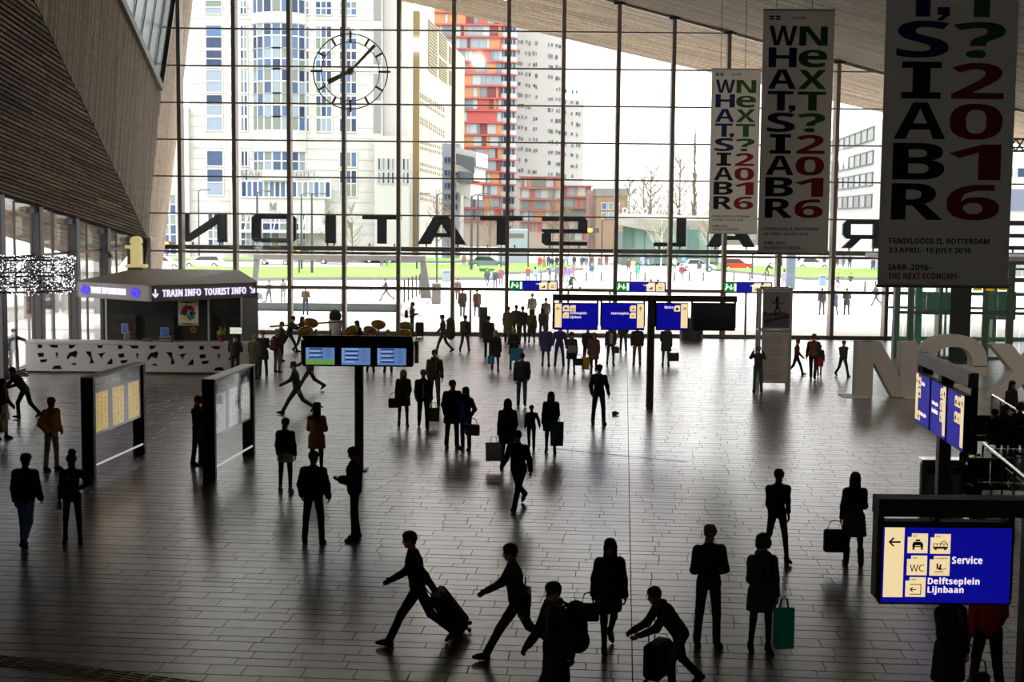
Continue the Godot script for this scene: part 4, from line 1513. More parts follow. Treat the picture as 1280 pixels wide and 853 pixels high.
	for q in [[211, 55.0, 0.46, 0.24, "70706e", "grey printer on the kiosk counter beside the blue screen"], [188, 55.0, 0.34, 0.12, "6d5a48", "low brown tray on the kiosk counter left of the printer"]]:
		var p := at(q[0], 423, 55.0)
		var t := thing("printer" if q[0] == 211 else "letter_tray", q[5], "printer" if q[0] == 211 else "tray", Vector3(p.x, top, -54.6))
		var st := begin()
		cbox(st, Vector3(0, q[3] / 2, 0), Vector3(q[2], q[3], 0.3), 0.02)
		obj("casing", st, mat("casing_" + q[4], Color(q[4]), 0.6), t)
		var sl := begin()
		box(sl, Vector3(0, q[3] * 0.6, 0.152), Vector3(q[2] * 0.8, q[3] * 0.18, 0.012))
		obj("slot", sl, M.dark_void, t)
	var fl := at(278, 416, 55.0)
	var vase := thing("flower_pot", "pot of yellow and green flowers on the counter near the lit monitor", "flowers", Vector3(fl.x, top, -54.8))
	var vs := begin()
	lathe(vs, [Vector2(0, 0), Vector2(0.09, 0), Vector2(0.12, 0.18), Vector2(0.1, 0.18)], 14)
	obj("pot", vs, mat("flower_pot", Color("7a2a20"), 0.6), vase)
	var lv := begin()
	for i in 22:
		var t := rng.randf() * TAU
		var r := rng.randf_range(0.02, 0.19)
		sphere(lv, Vector3(cos(t) * r, 0.24 + rng.randf() * 0.22, sin(t) * r * 0.7), Vector3.ONE * rng.randf_range(0.03, 0.055), 6, 4)
	obj("leaves", lv, mat("flower_green", Color("6f7f24"), 0.8), vase).set_meta("kind", "stuff")
	var yl := begin()
	for i in 14:
		var t := rng.randf() * TAU
		var r := rng.randf_range(0.02, 0.17)
		sphere(yl, Vector3(cos(t) * r, 0.3 + rng.randf() * 0.2, 0.06 + sin(t) * r * 0.5), Vector3.ONE * 0.04, 6, 4)
	obj("blossom", yl, mat("flower_yellow", Color("c9a41e"), 0.8), vase)
	var pk := at(241, 413, 55.0)
	var disc := thing("round_sign", "round orange disc hung on the kiosk glass under the poster", "sign", Vector3(pk.x, pk.y, -55.1))
	var ds := begin()
	lathe(ds, [Vector2(0, 0), Vector2(0.13, 0), Vector2(0.13, 0.02), Vector2(0, 0.02)], 18, Transform3D(Basis(Vector3.RIGHT, PI / 2), V0))
	obj("disc", ds, mat("disc_orange", Color("8f4a20"), 0.6), disc)
	var ds2 := begin()
	prism(ds2, P([-0.05, -0.03, 0.05, -0.03, 0.05, 0.01, 0, 0.06, -0.05, 0.01]), 0.006, Transform3D(Basis(), Vector3(0, 0, 0.02)))
	obj("emblem", ds2, M.print_black, disc)
	# cream letter i on the roof
	var i0 := Vector3(a1.x + o.x, 4.0, a1.z + o.z)
	var fig := thing("letter_i_statue", "cream three-dimensional letter i standing on the kiosk roof", "statue", i0)
	var fs := begin()
	prism(fs, P([-0.42, 0.0, 0.42, 0.0, 0.42, 0.12, 0.2, 0.14, 0.2, 0.9, -0.42, 0.9, -0.42, 0.78, -0.2, 0.76, -0.2, 0.14, -0.42, 0.12]), 0.4, Transform3D(Basis(), Vector3(0, 0.06, -0.2)))
	obj("stem", fs, glow("i_cream", Color("e6d795"), 0.25), fig)
	var dt := begin()
	lathe(dt, [Vector2(0, 0), Vector2(0.215, 0), Vector2(0.215, 0.4), Vector2(0, 0.4)], 22, Transform3D(Basis(Vector3.RIGHT, PI / 2), Vector3(0, 1.12, -0.2)))
	obj("dot", dt, M.i_cream, fig)
	var ft := begin()
	box(ft, Vector3(0, 0.02, 0), Vector3(0.5, 0.1, 0.5))
	obj("foot", ft, M.dark_steel, fig)
	# ring of white fairy lights hung in front of the left glazing
	var rc := Vector3(-17.6, 0, -50.0)
	var ring := thing("fairy_light_ring", "big hanging ring thick with white fairy lights at the left edge", "light decoration", Vector3(rc.x, 4.05, rc.z))
	var wires := begin()
	for i in 420:
		var t := rng.randf() * TAU
		var y := rng.randf_range(-0.6, 0.6)
		var r := 1.75 + rng.randf_range(-0.1, 0.12)
		var p := Vector3(cos(t) * r, y, sin(t) * r)
		var t2 := t + rng.randf_range(-0.22, 0.22)
		tube(wires, [p, Vector3(cos(t2) * r * 1.03, clampf(y + rng.randf_range(-0.3, 0.3), -0.62, 0.62), sin(t2) * r * 1.03)], 0.016, -1, 4)
	obj("wire", wires, mat("fairy_wire", Color("26262c"), 0.7), ring).set_meta("kind", "stuff")
	for y in [-0.55, 0.0, 0.55]:
		var hoop := []
		for i in 40: hoop.append(Vector3(cos(TAU * i / 40) * 1.72, y, sin(TAU * i / 40) * 1.72))
		var hs := begin()
		tube(hs, hoop, 0.035, -1, 6, true)
		obj("hoop", hs, M.black_metal, ring)
	var bulbs := MultiMesh.new()
	bulbs.transform_format = MultiMesh.TRANSFORM_3D
	var bst := begin()
	sphere(bst, V0, Vector3.ONE * 0.021, 6, 4)
	bulbs.mesh = bst.commit()
	bulbs.instance_count = 950
	for i in 950:
		var t := rng.randf() * TAU
		var r := 1.78 + rng.randf_range(-0.12, 0.14)
		bulbs.set_instance_transform(i, Transform3D(Basis().scaled(Vector3.ONE * rng.randf_range(0.6, 1.2)), Vector3(cos(t) * r, rng.randf_range(-0.66, 0.66), sin(t) * r)))
	var mi := MultiMeshInstance3D.new()
	mi.name = "bulbs"
	mi.multimesh = bulbs
	mi.material_override = glow("fairy_bulb", Color(0.93, 0.96, 1.0), 1.6)
	mi.set_meta("kind", "stuff")
	ring.add_child(mi)
	for t in [0.5, 2.6, 4.7]:
		var cb := begin()
		var x := cos(t) * 1.72
		tube(cb, [Vector3(x, 0.6, sin(t) * 1.72), Vector3(x, 2.6, sin(t) * 1.72)], 0.012, -1, 5)
		obj("cable", cb, M.dark_steel, ring)
	var rl := OmniLight3D.new()
	rl.name = "fairy_lamp"
	rl.light_color = Color(0.93, 0.96, 1.0)
	rl.light_energy = 0.35
	rl.light_size = 0.3
	rl.omni_range = 60.0
	rl.omni_attenuation = 2.0
	rl.shadow_enabled = true
	ring.add_child(rl)

func arrow(st: SurfaceTool, xf: Transform3D, l: float, w: float, depth: float) -> void:       # points up +y
	rect(st, -w / 2, -l / 2, w, l * 0.94, depth, xf)
	for s in [-1.0, 1.0]:
		prism(st, P([0, l / 2, s * l * 0.36, l * 0.14, s * l * 0.36 - s * w * 0.1, l * 0.14 - w * 1.25, 0, l / 2 - w * 1.3]), depth * 1.02, xf)

# ---------------------------------------------------------------- lit wayfinding signs
func pictogram(st: SurfaceTool, kind: String, s: float, xf: Transform3D) -> void:    # dark figure in a square of side s, origin at its centre
	var d := 0.004
	var k := s
	match kind:
		"taxi":
			prism(st, P([-0.27 * k, -0.12 * k, -0.27 * k, 0.02 * k, -0.2 * k, 0.16 * k, 0.2 * k, 0.16 * k, 0.27 * k, 0.02 * k, 0.27 * k, -0.12 * k, 0.14 * k, -0.12 * k, 0.14 * k, -0.02 * k, -0.14 * k, -0.02 * k, -0.14 * k, -0.12 * k]), d, xf)
			rect(st, -0.14 * k, -0.11 * k, 0.28 * k, 0.05 * k, d, xf)
			rect(st, -0.26 * k, -0.24 * k, 0.1 * k, 0.11 * k, d, xf)
			rect(st, 0.16 * k, -0.24 * k, 0.1 * k, 0.11 * k, d, xf)
			rect(st, -0.11 * k, 0.19 * k, 0.22 * k, 0.09 * k, d, xf)
		"tram":
			rect(st, -0.36 * k, -0.16 * k, 0.72 * k, 0.1 * k, d, xf)
			rect(st, -0.36 * k, 0.08 * k, 0.72 * k, 0.03 * k, d, xf)
			for i in 5: rect(st, (-0.36 + i * 0.1725) * k, -0.08 * k, 0.03 * k, 0.18 * k, d, xf)
			rect(st, -0.3 * k, -0.23 * k, 0.12 * k, 0.06 * k, d, xf)
			rect(st, 0.18 * k, -0.23 * k, 0.12 * k, 0.06 * k, d, xf)
			prism(st, P([0.0, 0.11 * k, 0.03 * k, 0.11 * k, 0.1 * k, 0.2 * k, 0.22 * k, 0.2 * k, 0.28 * k, 0.11 * k, 0.31 * k, 0.11 * k, 0.24 * k, 0.23 * k, 0.08 * k, 0.23 * k]), d, xf)
		"wc":
			text(st, "WC", font_plain, -0.36 * k, -0.22 * k, 0.72 * k, 0.34 * k, d, xf)
		"card":
			rect(st, -0.16 * k, -0.08 * k, 0.08 * k, 0.28 * k, d, xf)
			rect(st, -0.06 * k, -0.12 * k, 0.14 * k, 0.13 * k, d, xf)
			prism(st, P([-0.04 * k, 0.02 * k, 0.04 * k, 0.18 * k, 0.1 * k, 0.14 * k, 0.06 * k, 0.02 * k]), d, xf)
			for i in 2: rect(st, (-0.26 + 0.02 * i) * k, (-0.2 - 0.07 * i) * k, (0.46 - 0.06 * i) * k, 0.02 * k, d, xf)
			prism(st, P([0.1 * k, -0.1 * k, 0.34 * k, -0.02 * k, 0.34 * k, -0.05 * k, 0.1 * k, -0.13 * k]), d, xf)
		"exit":
			rect(st, -0.28 * k, 0.2 * k, 0.56 * k, 0.035 * k, d, xf)
			rect(st, -0.28 * k, -0.3 * k, 0.56 * k, 0.035 * k, d, xf)
			rect(st, 0.25 * k, -0.3 * k, 0.035 * k, 0.53 * k, d, xf)
			arrow(st, xf * Transform3D(Basis(Vector3.BACK, PI / 2), Vector3(-0.13 * k, -0.04 * k, 0)), 0.32 * k, 0.05 * k, d)
		"metro":
			rect(st, -0.2 * k, -0.22 * k, 0.4 * k, 0.4 * k, d, xf)
		"stairs":
			prism(st, P([-0.22 * k, -0.2 * k, 0.2 * k, -0.2 * k, 0.2 * k, 0.12 * k, 0.1 * k, 0.12 * k, 0.1 * k, 0.0, -0.02 * k, 0.0, -0.02 * k, -0.1 * k, -0.22 * k, -0.1 * k]), d, xf)
		_:
			for i in 2: rect(st, -0.2 * k, (-0.16 + i * 0.18) * k, 0.4 * k, 0.07 * k, d, xf)

func panel(parent: Node3D, xf: Transform3D, w: float, h: float, spec: Dictionary, light := true) -> void:   # xf: lower left corner of the face
	var on: bool = spec.get("on", true)
	var cs := begin()
	cbox(cs, Vector3(w / 2, h / 2, -0.07), Vector3(w + 0.05, h + 0.05, 0.14), 0.012, xf)
	var case := obj("sign_box", cs, M.black_metal, parent)
	var fs := begin()
	rect(fs, 0, 0, w, h, 0.006, xf)
	var dark: bool = spec.get("dim", false)
	obj("blue_face" if on else "dark_face", fs, glow("sign_blue", Color(0.05, 0.05, 0.62), 0.5) if on else mat("dark_face", Color("15141f"), 0.12), case)
	if not on: return
	var cream := glow("sign_cream", Color(0.97, 0.87, 0.66), 0.68)
	var ink := mat("sign_ink", Color("14143a"), 0.6)
	var ov := xf * Transform3D(Basis(), Vector3(0, 0, 0.006))
	var ink_xf := xf * Transform3D(Basis(), Vector3(0, 0, 0.011))
	if spec.has("cream"):
		var c: Array = spec.cream                           # x, width, from height, arrow turn, arrow size
		var st := begin()
		rect(st, c[0], c[2], c[1], h - c[2], 0.005, ov)
		obj("cream_field", st, cream, case)
		var ar := begin()
		arrow(ar, ink_xf * Transform3D(Basis(Vector3.BACK, deg_to_rad(c[3])), Vector3(c[0] + c[1] / 2, h - c[4] * 1.05 - 0.02, 0)), c[4], c[4] * 0.14, 0.004)
		obj("arrow", ar, ink, case)
	for i in spec.get("icons", []):                         # x, y, side, kind
		var st := begin()
		var s: float = i[2]
		prism(st, P([i[0], i[1], i[0] + s, i[1], i[0] + s, i[1] + s, i[0] + s * 0.2, i[1] + s, i[0] + s * 0.2, i[1] + s * 0.82, i[0], i[1] + s * 0.82]), 0.005, ov)
		obj("pictogram_field", st, cream, case)
		var pk := begin()
		pictogram(pk, i[3], s, ink_xf * Transform3D(Basis(), Vector3(i[0] + s / 2, i[1] + s * 0.42, 0)))
		if i.size() > 4:
			text(pk, i[4], font_plain, i[0] + s * 0.26, i[1] + s * 0.85, 0, s * 0.08, 0.004, ink_xf)
		obj("pictogram", pk, ink, case)
	if spec.has("texts"):
		var st := begin()
		for t in spec.texts: text(st, t[0], font_bold, t[1], t[2], t[3], t[4], 0.005, ov)
		obj("lettering", st, glow("sign_white", Color(0.98, 0.93, 0.9), 0.72), case)
	if light:
		var l := AreaLight3D.new()
		l.name = "sign_light"
		l.area_size = Vector2(w, h)
		l.area_normalize_energy = false
		l.light_color = Color(0.5, 0.5, 0.95)
		l.light_energy = 0.03
		l.shadow_enabled = true
		l.transform = xf * Transform3D(Basis(Vector3.UP, PI), Vector3(w / 2, h / 2, 0.03))
		parent.add_child(l, true)

func signs() -> void:
	# departure screens on a post
	var b := gp(449, 588)
	var d := -b.z
	var t := thing("departure_display", "three departure screens in one dark housing on a post, left of the middle", "display", b)
	var lo := at(378, 458, d - 0.25) - b
	var hi := at(516, 424, d - 0.25) - b
	var w := hi.x - lo.x
	var h := hi.y - lo.y
	var hs := begin()
	cbox(hs, Vector3((lo.x + hi.x) / 2, (lo.y + hi.y) / 2 - 0.06, 0), Vector3(w, h - 0.12, 0.46), 0.02)
	obj("housing", hs, M.black_metal, t)
	var rf := begin()
	hexa(rf, [Vector3(lo.x - 0.02, hi.y - 0.18, 0.27), Vector3(hi.x + 0.02, hi.y - 0.18, 0.27), Vector3(hi.x + 0.02, hi.y - 0.18, -0.27), Vector3(lo.x - 0.02, hi.y - 0.18, -0.27), Vector3(lo.x + 0.04, hi.y + 0.05, 0.05), Vector3(hi.x - 0.04, hi.y + 0.05, 0.05), Vector3(hi.x - 0.04, hi.y + 0.05, -0.05), Vector3(lo.x + 0.04, hi.y + 0.05, -0.05)])
	var cap := obj("cap", rf, mat("display_cap", Color("5b544d"), 0.5, 0.2), t)
	for i in 36: ubox("vent", Vector3(lo.x + 0.12 + i * (w - 0.24) / 35, hi.y - 0.05, 0.165), Vector3(0.035, 0.07, 0.03), M.dark_void, cap)
	for s in [-1, 1]: ubox("rear_housing", Vector3((hi.x if s > 0 else lo.x) + s * 0.06, (lo.y + hi.y) / 2 - 0.02, -0.28), Vector3(0.1, h * 0.8, 0.12), M.light_metal, t)
	for k in 3:
		var sw := w * 0.262
		var x0 := lo.x + w * (0.03 + k * 0.324)
		var y0 := lo.y + 0.045
		var sh := h * 0.6
		var fr := begin()
		cbox(fr, Vector3(x0 + sw / 2, y0 + sh / 2, 0.235), Vector3(sw + 0.07, sh + 0.06, 0.03), 0.006)
		var f := obj("screen_frame", fr, M.black_metal, t)
		var sc := begin()
		rect(sc, x0, y0, sw, sh, 0.006, Transform3D(Basis(), Vector3(0, 0, 0.25)))
		obj("screen", sc, glow("departure_blue", Color(0.42, 0.56, 0.8), 0.5), f)
		var ln := begin()
		var lt := begin()
		for r in 7:
			var y := y0 + sh * (0.9 - r * 0.125)
			if k == 0 and r > 4: break
			if (r + k) % 2 == 0: rect(ln, x0 + sw * 0.13, y, sw * 0.47, sh * 0.07, 0.004, Transform3D(Basis(), Vector3(0, 0, 0.255)))
			else: rect(lt, x0 + sw * 0.13, y, sw * rng.randf_range(0.3, 0.46), sh * 0.035, 0.004, Transform3D(Basis(), Vector3(0, 0, 0.255)))
			rect(lt, x0 + sw * 0.03, y + 0.004, sw * 0.06, sh * 0.03, 0.004, Transform3D(Basis(), Vector3(0, 0, 0.255)))
			rect(ln, x0 + sw * 0.7, y + 0.006, sw * rng.randf_range(0.12, 0.26), sh * 0.018, 0.004, Transform3D(Basis(), Vector3(0, 0, 0.255)))
		obj("print", ln, glow("departure_dark", Color(0.1, 0.16, 0.32), 0.4), f)
		obj("print", lt, glow("departure_pale", Color(0.75, 0.83, 0.95), 0.6), f)
		if k == 0:
			var gs := begin()
			rect(gs, x0, y0, sw, sh * 0.3, 0.003, Transform3D(Basis(), Vector3(0, 0, 0.256)))
			obj("green_band", gs, glow("departure_green", Color(0.42, 0.62, 0.3), 0.6), f)
		var al := AreaLight3D.new()
		al.name = "screen_light"
		al.area_size = Vector2(sw, sh)
		al.area_normalize_energy = false
		al.light_color = Color(0.6, 0.7, 0.95)
		al.light_energy = 0.06
		al.shadow_enabled = true
		al.transform = Transform3D(Basis(Vector3.UP, PI), Vector3(x0 + sw / 2, y0 + sh / 2, 0.28))
		t.add_child(al, true)
	var po := begin()
	cbox(po, Vector3(0, lo.y / 2, 0), Vector3(0.21, lo.y, 0.21), 0.02)
	obj("post", po, M.dark_steel, t)
	var bp := begin()
	cbox(bp, Vector3(0, 0.015, 0), Vector3(0.42, 0.03, 0.42), 0.008)
	obj("base_plate", bp, M.dark_steel, t)
	# wide sign over the middle of the hall
	var b2 := gp(812, 510.5)
	var d2 := -b2.z - 0.15
	var s2 := thing("wayfinding_sign", "wide hall sign of three lit blue panels and one dark panel on a tall post", "sign", b2)
	var tl := at(692, 368.5, d2) - b2
	var br := at(921, 413, d2) - b2
	var fr2 := begin()
	box(fr2, Vector3((tl.x + br.x) / 2, tl.y - 0.1, -0.05), Vector3(br.x - tl.x, 0.2, 0.28))
	obj("head_beam", fr2, mat("sign_frame", Color("4a443f"), 0.5, 0.2), s2)
	for q in [[692, 412], [747.5, 408], [752, 408], [806, 409], [820, 409], [866, 413], [920, 411]]:
		var p := at(q[0], 390, d2) - b2
		var e := at(q[0], q[1], d2) - b2
		var st := begin()
		box(st, Vector3(p.x, (tl.y + e.y) / 2, -0.08), Vector3(0.06, tl.y - e.y, 0.1))
		obj("hanger", st, M.sign_frame, s2)
	var specs := [[693.5, 747, 412], [752.5, 805.5, 412.3], [821.5, 860.5, 412.6], [867.5, 919.5, 413]]
	var pw := []
	for i in 4:
		var p0 := at(specs[i][0], specs[i][2], d2 - 0.1) - b2
		var p1 := at(specs[i][1], 380.5, d2 - 0.1) - b2
		var ww := p1.x - p0.x
		var hh := p1.y - p0.y
		var xf := Transform3D(Basis(), Vector3(p0.x, p0.y, 0.1))
		var ic := 0.2
		var sp := {}
		match i:
			0: sp = {"cream": [0.0, 0.22, 0.06, 90.0, 0.14], "icons": [[0.26, hh - 0.25, ic, "taxi"], [0.48, hh - 0.25, ic, "tram"], [0.26, hh - 0.48, ic, "exit"]], "texts": [["Delftseplein", 0.5, hh - 0.37, 0.54, 0.11], ["Lijnbaan", 0.5, hh - 0.5, 0.36, 0.11]]}
			1: sp = {"cream": [ww - 0.22, 0.22, 0.06, 0.0, 0.14], "icons": [[ww - 0.46, hh - 0.25, ic, "stairs"], [ww - 0.46, hh - 0.48, ic, "plain"]], "texts": [["Stationsplein", 0.3, hh - 0.38, 0.58, 0.11]]}
			2: sp = {"cream": [ww - 0.22, 0.22, 0.06, -45.0, 0.14], "icons": [[ww - 0.45, hh - 0.25, ic, "metro"]], "texts": [["Metro", ww - 0.76, hh - 0.16, 0.28, 0.09]]}
			3: sp = {"on": false}
		panel(s2, xf, ww, hh, sp)
	var po2 := begin()
	cbox(po2, Vector3(0, tl.y / 2, -0.05), Vector3(0.23, tl.y, 0.23), 0.02)
	obj("post", po2, mat("sign_post", Color("575049"), 0.45, 0.3), s2)
	# three panels seen from the side at right
	var b3 := Vector3(8.42, 0, -27.6)
	var s3 := thing("wayfinding_sign", "sign with three lit blue panels seen slanting, on a post beside the litter bin", "sign", b3)
	var e0 := at(1150, 441, 29.4) - b3
	var e1 := at(1213, 466, 25.3) - b3
	var ax := (e1 - e0) * Vector3(1, 0, 1)
	var ln3 := ax.length()
	ax = ax.normalized()
	var rot := Basis(ax, Vector3.UP, ax.cross(Vector3.UP))
	var topy := (e0.y + e1.y) / 2
	var o3 := Transform3D(rot, Vector3(e0.x, topy, e0.z))
	var hb3 := begin()
	cbox(hb3, Vector3(ln3 / 2, -0.14, -0.06), Vector3(ln3, 0.27, 0.18), 0.02, o3)
	obj("head_beam", hb3, mat("sign_frame_light", Color("77726d"), 0.4, 0.3), s3)
	for i in 3:
		var wv: float = ln3 / 3.0 - 0.16
		var xf := o3 * Transform3D(Basis(), Vector3(0.06 + i * (ln3 / 3.0), -1.46, 0.06))
		var hh := 1.02
		var sp := {}
		match i:
			0: sp = {"cream": [0.0, 0.2, 0.06, 90.0, 0.13], "icons": [[0.24, hh - 0.25, 0.2, "taxi"], [0.24, hh - 0.48, 0.2, "tram"], [0.24, hh - 0.95, 0.2, "wc"]], "texts": [["Service", 0.48, hh - 0.2, 0.3, 0.09], ["Delftseplein", 0.48, hh - 0.85, 0.5, 0.1]]}
			1: sp = {"cream": [wv - 0.2, 0.2, 0.06, 0.0, 0.13], "icons": [[wv - 0.43, hh - 0.25, 0.2, "stairs"], [wv - 0.43, hh - 0.48, 0.2, "exit"], [wv - 0.43, hh - 0.71, 0.2, "card"]], "texts": [["Stationsplein", 0.1, hh - 0.48, 0.5, 0.1], ["Conradstraat", 0.1, hh - 0.62, 0.5, 0.1]]}
			2: sp = {"cream": [wv - 0.2, 0.2, 0.06, 45.0, 0.13], "icons": [[wv - 0.66, hh - 0.25, 0.2, "metro"], [wv - 0.43, hh - 0.25, 0.2, "tram"], [wv - 0.66, hh - 0.55, 0.2, "taxi"], [wv - 0.43, hh - 0.55, 0.2, "card"]]}
		panel(s3, xf, wv, hh, sp)
	for x in [0.02, ln3 - 0.05]:
		var st := begin()
		box(st, Vector3(x, -0.75, -0.1), Vector3(0.07, 1.5, 0.12), o3)
		obj("hanger", st, M.black_metal, s3)
	var po3 := begin()
	cbox(po3, Vector3(0.2, topy / 2 - 0.1, 0), Vector3(0.24, topy - 0.2, 0.24), 0.02)
	obj("post", po3, M.dark_steel, s3)
	# big near sign at lower right
	var d4 := 14.6
	var p0 := at(1101, 753, d4)
	var p1 := at(1265, 661, d4)
	var b4 := Vector3(at(1300, 700, d4).x, 0, -d4)
	var s4 := thing("wayfinding_sign", "large lit blue sign close by at lower right, reading Service, Delftseplein and Lijnbaan", "sign", b4)
	var w4 := p1.x - p0.x
	var h4 := p1.y - p0.y
	var u := w4 / 164.0
	panel(s4, Transform3D(Basis(), p0 - b4), w4, h4, {"cream": [2.0 * u, 25.0 * u, 7.0 * u, 90.0, 15.5 * u],
		"icons": [[31.5 * u, 64.5 * u, 25.5 * u, "taxi", "taxi"], [60.5 * u, 64.0 * u, 25.5 * u, "tram", "tram"], [31.5 * u, 35.8 * u, 25.5 * u, "wc", "toilet"], [60.5 * u, 35.5 * u, 25.5 * u, "card", "in-/uitchecken"], [30.5 * u, 7.6 * u, 25.5 * u, "exit", "uitgang"]],
		"texts": [["Service", 89.0 * u, 51.2 * u, 38.5 * u, 9.8 * u], ["Delftseplein", 59.0 * u, 21.5 * u, 66.0 * u, 11.5 * u], ["Lijnbaan", 59.0 * u, 10.6 * u, 46.0 * u, 11.2 * u]]})
	var fr4 := begin()
	var a4 := at(1095, 622, d4 + 0.15) - b4
	var c4 := at(1095, 745, d4 + 0.15) - b4
	box(fr4, Vector3(a4.x + 1.6, a4.y - 0.085, -0.15), Vector3(3.2, 0.19, 0.28))
	obj("head_beam", fr4, mat("near_frame", Color("2b2521"), 0.55, 0.2), s4)
	var q4 := at(1166, 652, d4 + 0.15) - b4
	for e4 in [[a4.x + 0.035, (a4.y + c4.y) / 2, 0.07, a4.y - c4.y], [q4.x + 0.02, a4.y - 0.2, 0.06, 0.18], [at(1264, 660, d4).x - b4.x + 0.02, (a4.y + c4.y) / 2, 0.07, a4.y - c4.y]]:
		ubox("hanger", Vector3(e4[0], e4[1], -0.15), Vector3(e4[2], e4[3], 0.2), mat("near_frame", Color("2b2521"), 0.55, 0.2), s4)
	var tp4 := begin()
	box(tp4, Vector3(w4 / 2 + p0.x - b4.x, p1.y - b4.y + 0.035, -0.07), Vector3(w4 + 0.05, 0.06, 0.16))
	obj("top_rail", tp4, M.near_frame, s4)
	var po4 := begin()
	cbox(po4, Vector3(0, a4.y / 2, -0.15), Vector3(0.24, a4.y, 0.24), 0.02)
	obj("post", po4, M.near_frame, s4)
	# exit signs over the doors
	for q in [[637, 697, 351.5, 362.5, "left"], [770, 832, 353, 364.5, "middle"], [904.5, 965, 353.5, 365.5, "right"]]:
		var da := FRONT - 0.25
		var u0 := at(q[0], q[3], da)
		var u1 := at(q[1], q[2], da)
		var ww := u1.x - u0.x
		var hh := u1.y - u0.y
		var ds := thing("door_sign", "green escape sign and blue station square sign over the %s doors" % q[4], "sign", Vector3(u0.x, u0.y, u0.z))
		panel(ds, Transform3D(), ww, hh, {"icons": [[ww - hh * 0.98 * 2.0, 0.03, hh - 0.06, "stairs"], [ww - hh * 0.98, 0.03, hh - 0.06, "plain"]], "texts": [["Stationsplein", ww * 0.55, hh * 0.55, ww * 0.2, hh * 0.22]]}, false)
		var gr := begin()
		rect(gr, 0.0, 0.02, ww * 0.27, hh - 0.04, 0.014)
		var gb := obj("green_field", gr, glow("exit_green", Color(0.05, 0.42, 0.12), 0.8), ds)
		var wh := begin()
		arrow(wh, Transform3D(Basis(Vector3.BACK, PI), Vector3(ww * 0.155, hh / 2, 0.014)), hh * 0.6, hh * 0.11, 0.006)
		rect(wh, ww * 0.215, hh * 0.12, ww * 0.045, hh * 0.76, 0.006, Transform3D(Basis(), Vector3(0, 0, 0.014)))
		prism(wh, P([ww * 0.02, hh * 0.2, ww * 0.05, hh * 0.2, ww * 0.08, hh * 0.45, ww * 0.12, hh * 0.55, ww * 0.11, hh * 0.66, ww * 0.07, hh * 0.6, ww * 0.08, hh * 0.85, ww * 0.05, hh * 0.85, ww * 0.04, hh * 0.5]), 0.006, Transform3D(Basis(), Vector3(0, 0, 0.014)))
		obj("running_figure", wh, glow("exit_white", Color(0.85, 0.95, 0.85), 0.9), gb)

